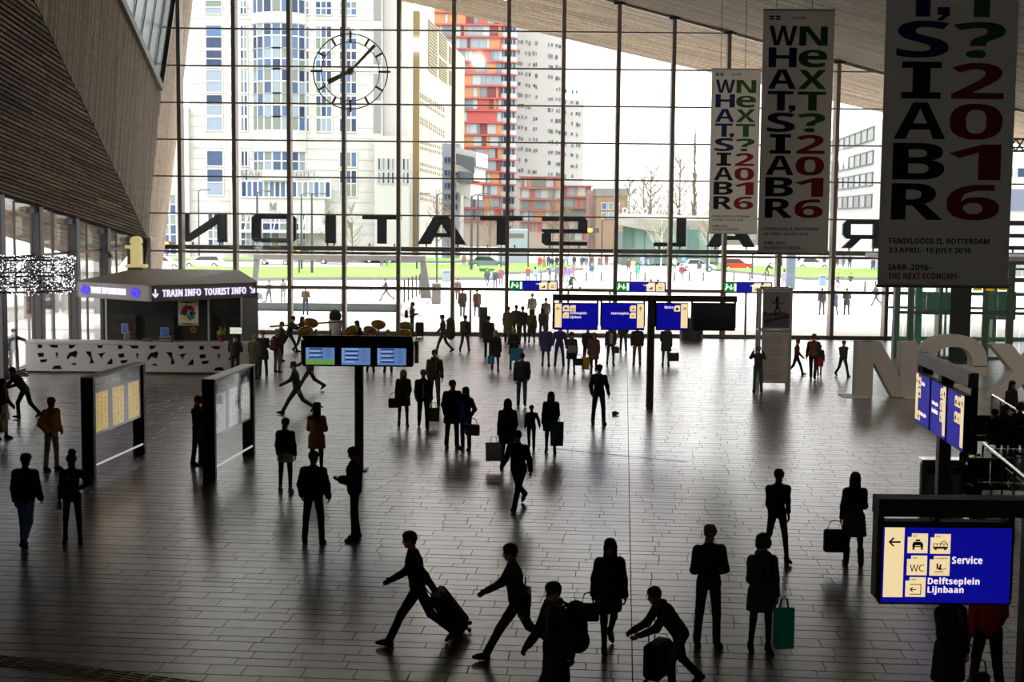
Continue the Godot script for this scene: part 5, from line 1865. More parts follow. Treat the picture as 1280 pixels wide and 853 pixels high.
# ---------------------------------------------------------------- timetable boards
func boards() -> void:
	var sets := [["yellow", gp(112, 597), gp(175, 567.5), "free-standing timetable board with three yellow sheets, left of the other board"], ["white", gp(262.5, 599.5), gp(311.5, 570), "free-standing board with three white sheets, right of the yellow one"]]
	for s in sets:
		var a: Vector3 = s[1]
		var b: Vector3 = s[2]
		var t := thing("timetable_board", s[3], "board", (a + b) / 2)
		var dir := (b - a).normalized()
		var l := a.distance_to(b)
		var rot := Basis(dir, Vector3.UP, dir.cross(Vector3.UP))            # x away from the camera, z to the right
		var hgt := 2.36
		var xf := Transform3D(rot, -dir * l / 2)
		for x in [0.0, l]:
			var st := begin()
			cbox(st, Vector3(x, hgt / 2, 0), Vector3(0.14, hgt, 0.3), 0.012, xf)
			obj("post", st, mat("board_post", Color("241f1d"), 0.5, 0.2), t)
			for z in [-0.15, 0.15]: ubox("edge_strip", xf * Vector3(x - 0.07, hgt / 2, z), Vector3(0.012, hgt, 0.012), M.grey_metal, t, rot)
		var cp := begin()
		cbox(cp, Vector3(l / 2, hgt + 0.02, 0), Vector3(l + 0.16, 0.05, 0.32), 0.01, xf)
		obj("cap", cp, mat("board_cap", Color("8b8884"), 0.4, 0.3), t)
		var bd := begin()
		var y0 := 0.98
		cbox(bd, Vector3(l / 2, (y0 + hgt) / 2, 0), Vector3(l - 0.14, hgt - y0, 0.16), 0.01, xf)
		var body := obj("display_case", bd, mat("board_case", Color("77767a"), 0.35, 0.2), t)
		var sides := [1.0] if s[0] == "yellow" else [1.0]
		for k in 3:
			var pw := (l - 0.2) / 3.0
			var x0 := 0.1 + pw * k
			var fxf := xf * Transform3D(Basis(), Vector3(0, 0, 0.082))
			var hd := begin()
			rect(hd, x0 + 0.02, hgt - 0.34, pw - 0.04, 0.29, 0.004, fxf)
			obj("header", hd, mat("board_header", Color("23233c"), 0.3), body)
			var tx := begin()
			text(tx, "Vertrek", font_bold, x0 + pw * 0.12, hgt - 0.23, pw * 0.5, 0.1, 0.003, fxf * Transform3D(Basis(), Vector3(0, 0, 0.004)))
			obj("lettering", tx, M.print_white, body)
			var sh := begin()
			rect(sh, x0 + pw * 0.15, y0 + 0.07, pw * 0.7, hgt - 0.38 - y0 - 0.07, 0.004, fxf)
			var hexs: String = "e0b93a" if s[0] == "yellow" else ["b9bab6", "c9ccd2", "c6ccbe"][k]
			var sm := glow("sheet_" + hexs, Color(hexs), 0.42)
			obj("sheet", sh, sm, body)
			var pr_ := begin()
			for r in 34:
				var y := y0 + 0.1 + r * (hgt - 0.46 - y0) / 34.0
				for c in 3:
					if rng.randf() < 0.82:
						rect(pr_, x0 + pw * (0.18 + c * 0.22), y, pw * rng.randf_range(0.1, 0.19), 0.01, 0.002, fxf * Transform3D(Basis(), Vector3(0, 0, 0.004)))
			obj("print", pr_, mat("print_grey_" + s[0], Color("b08a30") if s[0] == "yellow" else Color("7c7f80"), 0.8), body)
		ubox("glazing", xf * Vector3(l / 2, (y0 + hgt) / 2, 0.105), Vector3(l - 0.16, hgt - y0 - 0.04, 0.008), M.clear_pane, t, rot)
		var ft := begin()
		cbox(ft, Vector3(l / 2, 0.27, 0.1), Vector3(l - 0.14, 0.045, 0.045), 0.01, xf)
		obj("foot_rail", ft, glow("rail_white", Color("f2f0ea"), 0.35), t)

# ---------------------------------------------------------------- exhibition banners
func banner_letter_i(st: SurfaceTool, x: float, y: float, w: float, h: float, xf: Transform3D) -> void:
	rect(st, x + w * 0.33, y, w * 0.34, h, 0.004, xf)
	rect(st, x + w * 0.12, y, w * 0.76, h * 0.17, 0.004, xf)
	rect(st, x + w * 0.12, y + h * 0.83, w * 0.76, h * 0.17, 0.004, xf)

func banners() -> void:
	for q in [[885.5, 946, 291.5, 86.0, 58.0, "smallest and farthest of the three hanging white exhibition banners"], [947, 1034.5, 316.5, 12.0, 40.6, "middle one of the three hanging white exhibition banners"], [1096.5, 1259, 357.5, -210.0, 21.8, "largest and nearest of the three hanging white exhibition banners"]]:
		var a := at(q[0], q[2], q[4])
		var b := at(q[1], q[2], q[4])
		var top := at(q[0], q[3], q[4]).y if q[3] > -100 else a.y + 7.0
		var w := b.x - a.x
		var h := top - a.y
		var t := thing("exhibition_banner", q[5], "banner", Vector3((a.x + b.x) / 2, a.y, -q[4]))
		var xf := Transform3D(Basis(), Vector3(-w / 2, 0, 0.012))
		var st := begin()
		rect(st, -w / 2, 0, w, h, 0.022, Transform3D(Basis(), Vector3(0, 0, -0.011)))
		var bm := mat("banner_cloth", Color("c9c6c2"), 0.85)
		bm.backlight_enabled = true
		bm.backlight = Color(0.9, 0.89, 0.87)
		var cl := obj("cloth", st, bm, t)
		for y in [0.0, h]:
			var rd := begin()
			tube(rd, [Vector3(-w / 2 - 0.02, y, 0), Vector3(w / 2 + 0.02, y, 0)], 0.025, -1, 8)
			obj("rod", rd, M.light_metal, t)
		for x in [-w * 0.32, w * 0.18]:
			var cb := begin()
			var roof: float = roof_at(t.position.x + x) - t.position.y
			tube(cb, [Vector3(x, h, 0), Vector3(x, roof, 0)], 0.012, -1, 5)
			obj("cable", cb, M.dark_steel, t)
		var rows := [["W", "N"], ["H", "e"], ["A", "X"], ["T", "T"], ["S", "?"], ["I", "2"], ["A", "0"], ["B", "1"], ["R", "6"]]
		var pitch := h * 27.0 / 305.0
		var lh := pitch * 0.9
		for k in 9:
			var y := h * (1.0 - 17.0 / 305.0) - pitch * (k + 1)
			var l1 := begin()
			var x1 := w * 0.085
			var cw := w * 0.395
			if rows[k][0] == "I": banner_letter_i(l1, x1, y, cw, lh, xf)
			else: text(l1, rows[k][0], font_bold, x1, y, cw * (0.92 if rows[k][0] == "T" else 1.0), lh, 0.004, xf)
			if rows[k][0] == "T": prism(l1, P([x1 + cw * 0.76, y + lh * 0.26, x1 + cw * 1.0, y + lh * 0.26, x1 + cw * 1.0, y + lh * 0.05, x1 + cw * 0.86, y - lh * 0.1, x1 + cw * 0.74, y - lh * 0.1, x1 + cw * 0.86, y + lh * 0.05, x1 + cw * 0.76, y + lh * 0.05]), 0.005, xf)
			obj("print", l1, mat("banner_blue", Color("1b2a66"), 0.8) if k < 5 else mat("banner_black", Color("131315"), 0.8), cl)
			var l2 := begin()
			text(l2, rows[k][1], font_bold, w * 0.51, y, w * 0.4, lh * (0.98 if k != 1 else 0.9), 0.004, xf)
			obj("print", l2, mat("banner_green", Color("2f6a1f"), 0.8) if k < 5 else mat("banner_red", Color("8f1c1c"), 0.8), cl)
		var sm := begin()
		var f := w / 2.02
		text(sm, "FENIXLOODS II, ROTTERDAM", font_bold, w * 0.08, 0.645 * f, 1.55 * f, 0.1 * f, 0.004, xf)
		text(sm, "23 APRIL–10 JULY 2016", font_bold, w * 0.08, 0.5 * f, 1.27 * f, 0.1 * f, 0.004, xf)
		text(sm, "IABR–2016–", font_bold, w * 0.08, 0.245 * f, 0.67 * f, 0.095 * f, 0.004, xf)
		for e in [[0.08, 0.0], [0.17, 0.07], [0.08, 0.07], [0.17, 0.0]]: rect(sm, w * e[0], h - 0.28 + e[1], w * 0.07, 0.045, 0.004, xf)
		obj("lettering", sm, M.banner_black, cl)
		var rs := begin()
		text(rs, "THE NEXT ECONOMY–", font_bold, w * 0.08, 0.11 * f, 1.12 * f, 0.095 * f, 0.004, xf)
		obj("lettering", rs, M.banner_red, cl)
		var lg := begin()
		text(lg, "arch", font_bold, w * 0.4, h - 0.26, w * 0.2, 0.1, 0.004, xf)
		obj("small_logo", lg, mat("banner_orange", Color("9a5a3a"), 0.8), cl)

# ---------------------------------------------------------------- big letters, poster stand, exhibits by the glass
func big_e(st: SurfaceTool, w: float, h: float, d: float, xf: Transform3D) -> void:
	var q := func(t: float, a: float, b: float) -> Vector2:
		var c := cos(t)
		var s := sin(t)
		return Vector2(signf(c) * pow(absf(c), 0.78) * a, h / 2 + signf(s) * pow(absf(s), 0.78) * b)
	for k in 36:
		var t0 := deg_to_rad(lerpf(0.0, 322.0, k / 36.0))
		var t1 := deg_to_rad(lerpf(0.0, 322.0, (k + 1) / 36.0))
		var a: Vector2 = q.call(t0, w / 2, h / 2)
		var b: Vector2 = q.call(t1, w / 2, h / 2)
		var c: Vector2 = q.call(t1, w / 2 - 0.52, h / 2 - 0.42)
		var e: Vector2 = q.call(t0, w / 2 - 0.52, h / 2 - 0.42)
		prism(st, PackedVector2Array([a, b, c, e]), d, xf)
	box(st, Vector3(0.0, h * 0.5 - 0.14, 0), Vector3(w - 0.02, 0.34, d))

func exhibits() -> void:
	var white := mat("letter_white", Color("bdbab6"), 0.7)
	var z := -49.6
	var s := 1750.0 / 49.6
	var nb := gp(1067, 489)
	# N
	var n := thing("display_letter", "giant white letter N standing on the floor at right", "letter", Vector3(at(1105, 490, 49.6).x, 0, z))
	var st := begin()
	var hw := 38.0 / s
	var hn := 70.0 / s
	var d := 0.55
	var ob := Transform3D(Basis(), Vector3(0, 0, -d / 2))
	prism(st, P([-hw, 0.02, -hw + 0.6, 0.02, -hw + 0.6, hn, -hw, hn]), d, ob)
	prism(st, P([hw - 0.6, 0.02, hw, 0.02, hw, hn, hw - 0.6, hn]), d, ob)
	prism(st, P([-hw + 0.2, hn, -hw + 0.85, hn, hw - 0.2, 0.02, hw - 0.85, 0.02]), d - 0.02, Transform3D(Basis(), Vector3(0, 0, -d / 2 + 0.01)))
	obj("letter_body", st, white, n)
	for x in [-hw, hw]:
		var bp := begin()
		box(bp, Vector3(x, 0.012, 0), Vector3(0.9, 0.024, 0.9))
		obj("base_plate", bp, M.white_paint, n)
	# e
	var we := 86.0 / s
	var he := 79.0 / s
	var e := thing("display_letter", "giant white rounded letter e behind the slanting sign at right", "letter", Vector3(at(1188, 490, 49.6).x, 0, z - 0.1))
	var es := begin()
	big_e(es, we, he, d, ob)
	obj("letter_body", es, white, e)
	# x
	var lx := thing("display_letter", "giant white letter X cut by the right edge", "letter", Vector3(at(1275, 490, 49.6).x, 0, z))
	var xs := begin()
	var wx := 42.0 / s
	var hx := 68.0 / s
	prism(xs, P([-wx, 0.02, -wx + 0.75, 0.02, wx, hx, wx - 0.75, hx]), d, ob)
	prism(xs, P([-wx, hx, -wx + 0.75, hx, wx, 0.02, wx - 0.75, 0.02]), d - 0.02, Transform3D(Basis(), Vector3(0, 0, -d / 2 + 0.01)))
	obj("letter_body", xs, white, lx)
	# poster stand
	var pb := gp(968.5, 485)
	var dz := -pb.z
	var ps := thing("poster_stand", "tall white poster stand with a dark photograph above a text sheet", "poster stand", pb)
	var l0 := at(947.5, 483, dz) - pb
	var r1 := at(989.5, 361, dz) - pb
	var w := r1.x - l0.x
	var h := r1.y
	for q in [l0.x, r1.x]:
		for zz in [0.0, -0.5]:
			var po := begin()
			tube(po, [Vector3(q, 0, zz), Vector3(q, h, zz)], 0.055, -1, 8)
			obj("upright", po, M.light_metal, ps)
	for y in [0.22, h * 0.58, h]:
		for e4 in [[v3(l0.x, y, 0), v3(r1.x, y, 0)], [v3(l0.x, y, -0.5), v3(r1.x, y, -0.5)], [v3(l0.x, y, 0), v3(l0.x, y, -0.5)], [v3(r1.x, y, 0), v3(r1.x, y, -0.5)]]:
			var br := begin()
			tube(br, e4, 0.045, -1, 8)
			obj("cross_tube", br, M.chrome, ps)
	var bx := begin()
	box(bx, Vector3(0, h * 0.29 + 0.12, -0.02), Vector3(w - 0.1, h * 0.56 - 0.14, 0.03))
	var sheet := obj("text_sheet", bx, mat("text_sheet", Color("b3b0ad"), 0.75), ps)
	var tl := begin()
	for r in 30:
		var y := 0.34 + r * (h * 0.5 - 0.24) / 30.0
		if r % 8 == 7: continue
		rect(tl, l0.x + 0.12, y, w * rng.randf_range(0.55, 0.74), 0.02, 0.003, Transform3D(Basis(), Vector3(0, 0, -0.005)))
	obj("print", tl, mat("print_mid", Color("8c8987"), 0.8), sheet)
	var ph := begin()
	box(ph, Vector3(0, h * 0.79, -0.02), Vector3(w - 0.1, h * 0.4, 0.03))
	var photo := obj("photo_sheet", ph, mat("photo_margin", Color("a9a6a3"), 0.7), ps)
	var y0 := h * 0.6
	var pw := w * 0.84
	var hh := h * 0.36
	var pxf := Transform3D(Basis(), Vector3(-pw / 2, y0 + 0.02, -0.005))
	var sk := begin()
	rect(sk, 0, hh * 0.36, pw, hh * 0.64, 0.003, pxf)
	obj("print", sk, mat("photo_sky", Color("77757a"), 0.7), photo)
	var gr := begin()
	rect(gr, 0, 0, pw, hh * 0.36, 0.003, pxf)
	for i in 16: rect(gr, pw * i / 16.0, hh * 0.36, pw * 0.05, hh * rng.randf_range(0.02, 0.1), 0.003, pxf)
	obj("print", gr, mat("photo_ground", Color("47464a"), 0.7), photo)
	var fg := begin()
	for lim in [[0.5, 0.86, 0.5, 0.8, 0.05], [0.5, 0.8, 0.52, 0.55, 0.065], [0.5, 0.76, 0.36, 0.68, 0.022], [0.36, 0.68, 0.27, 0.8, 0.018], [0.52, 0.76, 0.68, 0.66, 0.022], [0.68, 0.66, 0.78, 0.72, 0.018], [0.5, 0.56, 0.42, 0.44, 0.032], [0.42, 0.44, 0.46, 0.3, 0.024], [0.55, 0.56, 0.63, 0.46, 0.032], [0.63, 0.46, 0.56, 0.36, 0.024]]:
		var la := Vector2(lim[0] * pw, lim[1] * hh)
		var lb := Vector2(lim[2] * pw, lim[3] * hh)
		var nn: Vector2 = (lb - la).normalized().orthogonal() * lim[4] * pw
		var ee: Vector2 = (lb - la).normalized() * lim[4] * pw * 0.6
		prism(fg, PackedVector2Array([la - nn - ee, la + nn - ee, lb + nn * 0.8 + ee, lb - nn * 0.8 + ee]), 0.003, pxf * Transform3D(Basis(), Vector3(0, 0, 0.003)))
	prism(fg, P([0.0, 0.12 * hh, pw, 0.3 * hh, pw, 0.36 * hh, 0.0, 0.2 * hh]), 0.002, pxf * Transform3D(Basis(), Vector3(0, 0, 0.003)))
	obj("print", fg, mat("photo_dark", Color("1c1b1f"), 0.7), photo)
	# crumpled thing on the floor
	var cr := gp(769, 519)
	var litter := tag(part("paper_ball", mesh_of([[nets([pr(v3(-0.06, 0.05, 0), v3(0.07, 0.06, 0.02), 0.055, 0.05), pr(v3(0, 0.07, 0.02), v3(0.02, 0.09, -0.02), 0.05, 0.04)], 0.02, 0.02, [], -INF, 0.03), Transform3D()]]), cloth("56524f")), "small grey crumpled thing lying alone on the floor in the middle", "litter")
	litter.position = Vector3(cr.x, 0.0, cr.z)
	# rounded shells with yellow insides on posts, near the glass
	var k := 0
	var spots := [[382, 414, 445, 0.33, -14, "lowest and leftmost, beside the pushing person"], [389, 404, 443, 0.33, 10, "upper one beside the red-haired person"], [439, 414, 444, 0.32, -35, "leaning by the mullion above the left screen"], [463, 414, 444, 0.32, 18, "lower of the pair above the middle screen"], [473, 406, 440, 0.33, 4, "higher of the pair above the middle screen"], [507, 408, 442, 0.31, 0, "upper one beside the person with the suitcase"], [506, 417, 444, 0.3, 6, "lower one beside the person with the suitcase"]]
	for q in spots:
		var g := gp(q[0], q[2] + 6)
		var c := at(q[0], q[1], -g.z)
		var t := thing("exhibit_shell", "brown shell with yellow underside on a post, " + q[5], "exhibit", Vector3(g.x, 0, g.z), 0.0, "shells on posts by the glass")
		var r: float = q[3]
		var po := begin()
		tube(po, [v3(0, 0, 0), v3(0, c.y - r * 0.5, 0)], 0.05, 0.04, 8)
		obj("post", po, M.dark_steel, t)
		var fp := begin()
		lathe(fp, [Vector2(0, 0), Vector2(0.2, 0), Vector2(0.2, 0.03), Vector2(0, 0.03)], 12)
		obj("foot_plate", fp, M.dark_steel, t)
		var sh := begin()
		lathe(sh, [Vector2(r, 0.0), Vector2(r * 0.97, r * 0.2), Vector2(r * 0.75, r * 0.42), Vector2(r * 0.4, r * 0.53), Vector2(0, r * 0.56)], 18)
		var tiltb := Basis(Vector3.BACK, deg_to_rad(-q[4])) * Basis(Vector3.RIGHT, -0.45)
		var so := obj("shell", sh, mat("shell_brown", Color("544634"), 0.5), t)
		so.transform = Transform3D(tiltb, v3(0, c.y, 0))
		var un := begin()
		lathe(un, [Vector2(0, -r * 0.55), Vector2(r * 0.5, -r * 0.5), Vector2(r * 0.85, -r * 0.28), Vector2(r, 0.0)], 18)
		var uo := obj("lining", un, mat("shell_yellow", Color("a97f14"), 0.5), t)
		uo.transform = Transform3D(tiltb, v3(0, c.y, 0))
		k += 1
	var pbx := gp(419, 418)
	var pl := thing("planter", "white round planter with a clipped dark ball plant by the glass", "planter", pbx)
	var pp := begin()
	lathe(pp, [Vector2(0, 0), Vector2(0.3, 0), Vector2(0.36, 0.75), Vector2(0.31, 0.75), Vector2(0.29, 0.68), Vector2(0, 0.68)], 18)
	obj("pot", pp, mat("planter_white", Color("c9c5bb"), 0.6), pl)
	var bp2 := begin()
	for i in 160:
		var v := Vector3(rng.randfn(), rng.randfn(), rng.randfn()).normalized()
		sphere(bp2, Vector3(0, 0.98, 0) + v * 0.27, Vector3.ONE * rng.randf_range(0.05, 0.09), 5, 3)
	obj("foliage", bp2, mat("box_ball", Color("3d3a26"), 0.9), pl).set_meta("kind", "stuff")
	var rl := thing("barrier", "low dark barrier rail beside the shells, left of the planter", "barrier", gp(398, 442))
	for x in [-1.9, -0.1, 0.55]:
		var bs := begin()
		box(bs, v3(x, 0.55, 0), v3(0.1, 1.1, 0.1))
		obj("post", bs, M.dark_steel, rl)
	var bs2 := begin()
	beam(bs2, v3(-2.2, 1.2, 0), v3(1.0, 1.45, 0), 0.06, 0.07)
	obj("rail", bs2, M.dark_steel, rl)
	# litter bins by the doors
	for q in [[604, 421, 0.3, 1.55, "5c5952", "square bin standing by the doors, left of the dark standing man"], [864, 425, 0.6, 1.15, "3c3833", "wide round bin with a blue patch under the dark sign panel"]]:
		var g := gp(q[0], q[1])
		var t := thing("litter_bin", q[5], "bin", g)
		var st2 := begin()
		lathe(st2, [Vector2(0, 0), Vector2(q[2], 0), Vector2(q[2], q[3] * 0.9), Vector2(q[2] * 0.9, q[3]), Vector2(0, q[3])], 18 if q[0] > 700 else 4, Transform3D(Basis(Vector3.UP, 0.0 if q[0] > 700 else PI / 4), V0))
		obj("bin_body", st2, mat("bin_" + q[4], Color(q[4]), 0.5), t)
		var sl := begin()
		box(sl, v3(q[2] * 0.45 if q[0] > 700 else 0.0, q[3] * 0.55, q[2] * 0.76), v3(q[2] * 0.8, q[3] * 0.5, q[2] * 0.3))
		obj("notice" if q[0] > 700 else "flap", sl, mat("bin_blue", Color("1d4a66"), 0.5) if q[0] > 700 else M.dark_steel, t)

# ---------------------------------------------------------------- right-hand corner: bin, benches, railing, glass lift hall, truss
func right_corner() -> void:
	var g := gp(1173, 641)
	var bn := thing("litter_bin", "silver double litter bin under the slanting sign at right", "bin", g + v3(0, 0, 0.15))
	for x in [-0.19, 0.19]:
		var st := begin()
		lathe(st, [Vector2(0, 0.02), Vector2(0.19, 0.02), Vector2(0.19, 1.1), Vector2(0.16, 1.16), Vector2(0, 1.17)], 16, Transform3D(Basis(), v3(x * 1.5, 0, 0)))
		obj("bin_body", st, mat("bin_silver", Color("8f8f8f"), 0.3, 0.8), bn)
		var sl := begin()
		box(sl, v3(x * 1.5, 0.98, 0.17), v3(0.18, 0.14, 0.06))
		obj("slot", sl, M.dark_void, bn)
	var tp := begin()
	cbox(tp, v3(0, 1.19, 0), v3(0.98, 0.04, 0.4), 0.012)
	obj("lid", tp, M.chrome, bn)
	# benches
	for q in [[1226, 632, "black bench with high backs beside the silver bin", 1.6], [1258, 568, "black bench with people on it behind the near glass railing", 2.0]]:
		var p := gp(q[0], q[1])
		var t := thing("bench", q[2], "bench", p)
		var w: float = q[3]
		for i in 3:
			var x := (i - 1) * w / 3.0
			var se := begin()
			cbox(se, v3(x, 0.44, 0), v3(w / 3.0 - 0.03, 0.07, 0.48), 0.02)
			obj("seat", se, mat("bench_black", Color("131314"), 0.5), t)
			var bk := begin()
			cbox(bk, v3(x, 0.74, -0.26), v3(w / 3.0 - 0.03, 0.52, 0.06), 0.02)
			obj("backrest", bk, M.bench_black, t)
		for x in [-w * 0.42, w * 0.42]:
			var lg := ubox("leg", v3(x, 0.2, 0), v3(0.07, 0.4, 0.07), M.black_metal, t)
			ubox("foot", v3(0, -0.45, 0), v3(1.15, 0.1, 8.5), M.black_metal, lg)
		var rl := begin()
		beam(rl, v3(-w / 2, 0.38, 0), v3(w / 2, 0.38, 0), 0.08, 0.06)
		obj("beam", rl, M.black_metal, t)
		var tr := begin()
		beam(tr, v3(-w / 2, 1.015, -0.26), v3(w / 2, 1.015, -0.26), 0.03, 0.025)
		obj("top_trim", tr, M.grey_metal, t)
	# glass railings round the stairwell
	var runs := [[gp(1229, 554, 1.05), gp(1300, 613, 1.05), "glass railing with a bright sloping handrail at the right edge"], [gp(1229, 554, 1.05), gp(1340, 556, 1.05), "dark-topped glass railing running out at the right edge"], [gp(1240, 494, 1.05), gp(1300, 529, 1.05), "farther glass railing with a pale handrail behind the seated people"]]
	for r in runs:
		var a: Vector3 = r[0]
		var b: Vector3 = r[1]
		var t := thing("railing", r[2], "railing", Vector3(a.x, 0, a.z))
		var e := b - a
		e.y = 0
		if r == runs[1]: a += e.normalized() * 0.12
		var st := begin()
		tube(st, [v3(0, 1.0, 0) + (e.normalized() * 0.1 if r == runs[1] else V0), v3(0, 1.05, 0) + e.normalized() * 0.12, e + v3(0, 1.05, 0)], 0.04, -1, 8)
		obj("handrail", st, M.chrome if r != runs[1] else M.dark_steel, t)
		var nn := int(e.length() / 1.4) + 1
		for i in nn + 1:
			var p := e * (float(i) / nn)
			if r == runs[1] and i == 0: continue
			var ps := begin()
			box(ps, p + v3(0, 0.5, 0), v3(0.05, 1.0, 0.05))
			obj("post", ps, M.grey_metal if r == runs[2] else M.dark_steel, t)
		var bs := Basis(e.normalized(), Vector3.UP, e.normalized().cross(Vector3.UP))
		for i in nn:
			ubox("pane", e * ((i + 0.5) / nn) + v3(0, 0.52, 0), v3(e.length() / nn - 0.1, 0.8, 0.012), M.green_pane, t, bs)
	# lift hall of green glass in front of the glass front
	var z := -63.5
	var x0 := at(1119, 400, 63.5).x
	var x1 := 27.6
	var t := thing("lift_hall", "green glass lift hall with dark posts behind the giant letters at right", "lift hall", v3((x0 + x1) / 2, 0, z - 2.5))
	var o := t.position
	var hgt := at(1200, 326, 63.5).y
	var xs := [1119, 1129, 1138, 1157, 1175, 1192, 1200, 1214, 1231, 1246, 1262, 1275, 1296]
	var wid := [0.12, 0.3, 0.26, 0.3, 0.08, 0.06, 0.9, 0.5, 0.2, 0.12, 0.3, 0.1, 0.2]
	for i in xs.size():
		var x := at(xs[i], 400, 63.5).x
		var st := begin()
		var thick: float = wid[i]
		box(st, v3(x, hgt / 2, z - (0.0 if i % 2 == 0 else 1.2)) - o, v3(thick, hgt, 0.2))
		obj("post", st, mat("lift_steel", Color("5d7068"), 0.5, 0.2) if thick < 0.5 else mat("lift_shaft", Color("24302d"), 0.6), t)
		if i < xs.size() - 1:
			var xn := at(xs[i + 1], 400, 63.5).x
			for lv in [[0.1, 2.0], [2.2, 3.6], [3.7, hgt - 0.1]]:
				ubox("pane", v3((x + xn) / 2, (lv[0] + lv[1]) / 2, z + 0.02) - o, v3(xn - x - 0.04, lv[1] - lv[0], 0.02), M.green_pane, t)
	for q in [[0.06, 0.12, 0.0], [2.1, 0.14, 0.0], [2.25, 0.1, -1.2], [3.62, 0.2, 0.0], [hgt - 0.05, 0.22, 0.0], [hgt - 0.4, 0.1, -1.2]]:
		var st := begin()
		box(st, v3((x0 + x1) / 2, q[0], z + q[2]) - o, v3(x1 - x0, q[1], 0.16))
		obj("cross_beam", st, M.lift_steel, t)
	for q in [[1172, 380, 1.35, 1.0], [1250, 382, 1.4, 1.3]]:
		var p := at(q[0], q[1], 64.6)
		var st := begin()
		cbox(st, p - o, v3(q[2], q[3], 0.3), 0.03)
		obj("lift_cabin", st, mat("cabin_grey", Color("7c827b"), 0.5), t)
	var roof := begin()
	box(roof, v3((x0 + x1) / 2, hgt + 0.1, z - 2.5) - o, v3(x1 - x0 + 0.3, 0.2, 5.4))
	obj("roof_slab", roof, mat("lift_roof", Color("c9cbc8"), 0.5), t)
	var ys := thing("hanging_tags", "row of three small yellow signs under the largest banner", "sign", at(1239, 360, 63.4))
	for i in 3:
		var p := at(1222 + i * 15.5, 360.5, 63.4) - ys.position
		var st := begin()
		cbox(st, p, v3(0.36, 0.22, 0.08), 0.01)
		obj("yellow_plate", st, glow("tag_yellow", Color("b8960a"), 0.5), ys)
	var hr := begin()
	beam(hr, v3(-1.0, 0.14, 0), v3(1.0, 0.14, 0), 0.05, 0.06)
	obj("rail", hr, M.dark_steel, ys)
	ubox("hanger", v3(0, 0.68, 0), v3(0.06, 1.06, 0.06), M.dark_steel, ys)
	# lattice girder high at right
	var ta := at(1190, 173, 55.0)
	var tb := at(1330, 175, 55.0)
	var ts := thing("lattice_girder", "dark lattice girder high up at the right edge", "girder", ta)
	var e2 := tb - ta
	e2.y = 0
	var dy := 15.0 / (1750.0 / 55.0)
	for y in [0.0, -dy]:
		var ch := begin()
		beam(ch, v3(0, y, 0), e2 + v3(0, y, 0), 0.07, 0.07)
		obj("chord", ch, M.black_metal, ts)
	for i in 14:
		for up_ in [0.0, -dy]:
			var wb := begin()
			beam(wb, e2 * (i / 14.0) + v3(0, up_, 0), e2 * ((i + 1) / 14.0) + v3(0, -dy - up_, 0), 0.05, 0.05)
			obj("web_bar", wb, M.black_metal, ts)
	for f in [0.2, 0.85]:
		var cb := begin()
		var p: Vector3 = e2 * f
		tube(cb, [p, Vector3(p.x, roof_at(ta.x + p.x) - ta.y, p.z)], 0.02, -1, 5)
		obj("hanger", cb, M.black_metal, ts)

# ---------------------------------------------------------------- outside: square, grass, buildings, trees, cars
func ground_poly(called: String, px: Array, y: float, thick: float, m: Material, label: String) -> void:
	var poly := PackedVector2Array()
	for i in range(0, px.size(), 2):
		var g := gp(px[i], px[i + 1])
		poly.append(Vector2(g.x, g.z))
	var st := begin()
	prism(st, poly, thick, Transform3D(Basis(Vector3.RIGHT, Vector3(0, 0, 1), Vector3(0, 1, 0)), Vector3(0, y - thick, 0)))
	shell(called, st, m, label)

func windows(parent: Node3D, o: Vector3, xf: Transform3D, x0: float, y0: float, w: float, h: float, nx: int, ny: int, frame: Material, glass: Array, bar := 0.12, deep := 0.12) -> void:
	# a window in the plane of xf (x along the wall, y up, z out): frame with panes set back a little
	var st := begin()
	for i in nx + 1:
		var x := x0 + w * i / nx
		box(st, Vector3(x, y0 + h / 2, deep / 2), Vector3(bar, h + bar, deep), xf)
	for i in ny + 1:
		var y := y0 + h * i / ny
		box(st, Vector3(x0 + w / 2, y, deep / 2), Vector3(w, bar, deep * 0.98), xf)
	var f := obj("window", st, frame, parent)
	for i in nx:
		for k in ny:
			ubox("pane", xf * Vector3(x0 + w * (i + 0.5) / nx, y0 + h * (k + 0.5) / ny, 0.025), Vector3(w / nx - bar, h / ny - bar, 0.05), glass[rng.randi() % glass.size()], f, xf.basis)

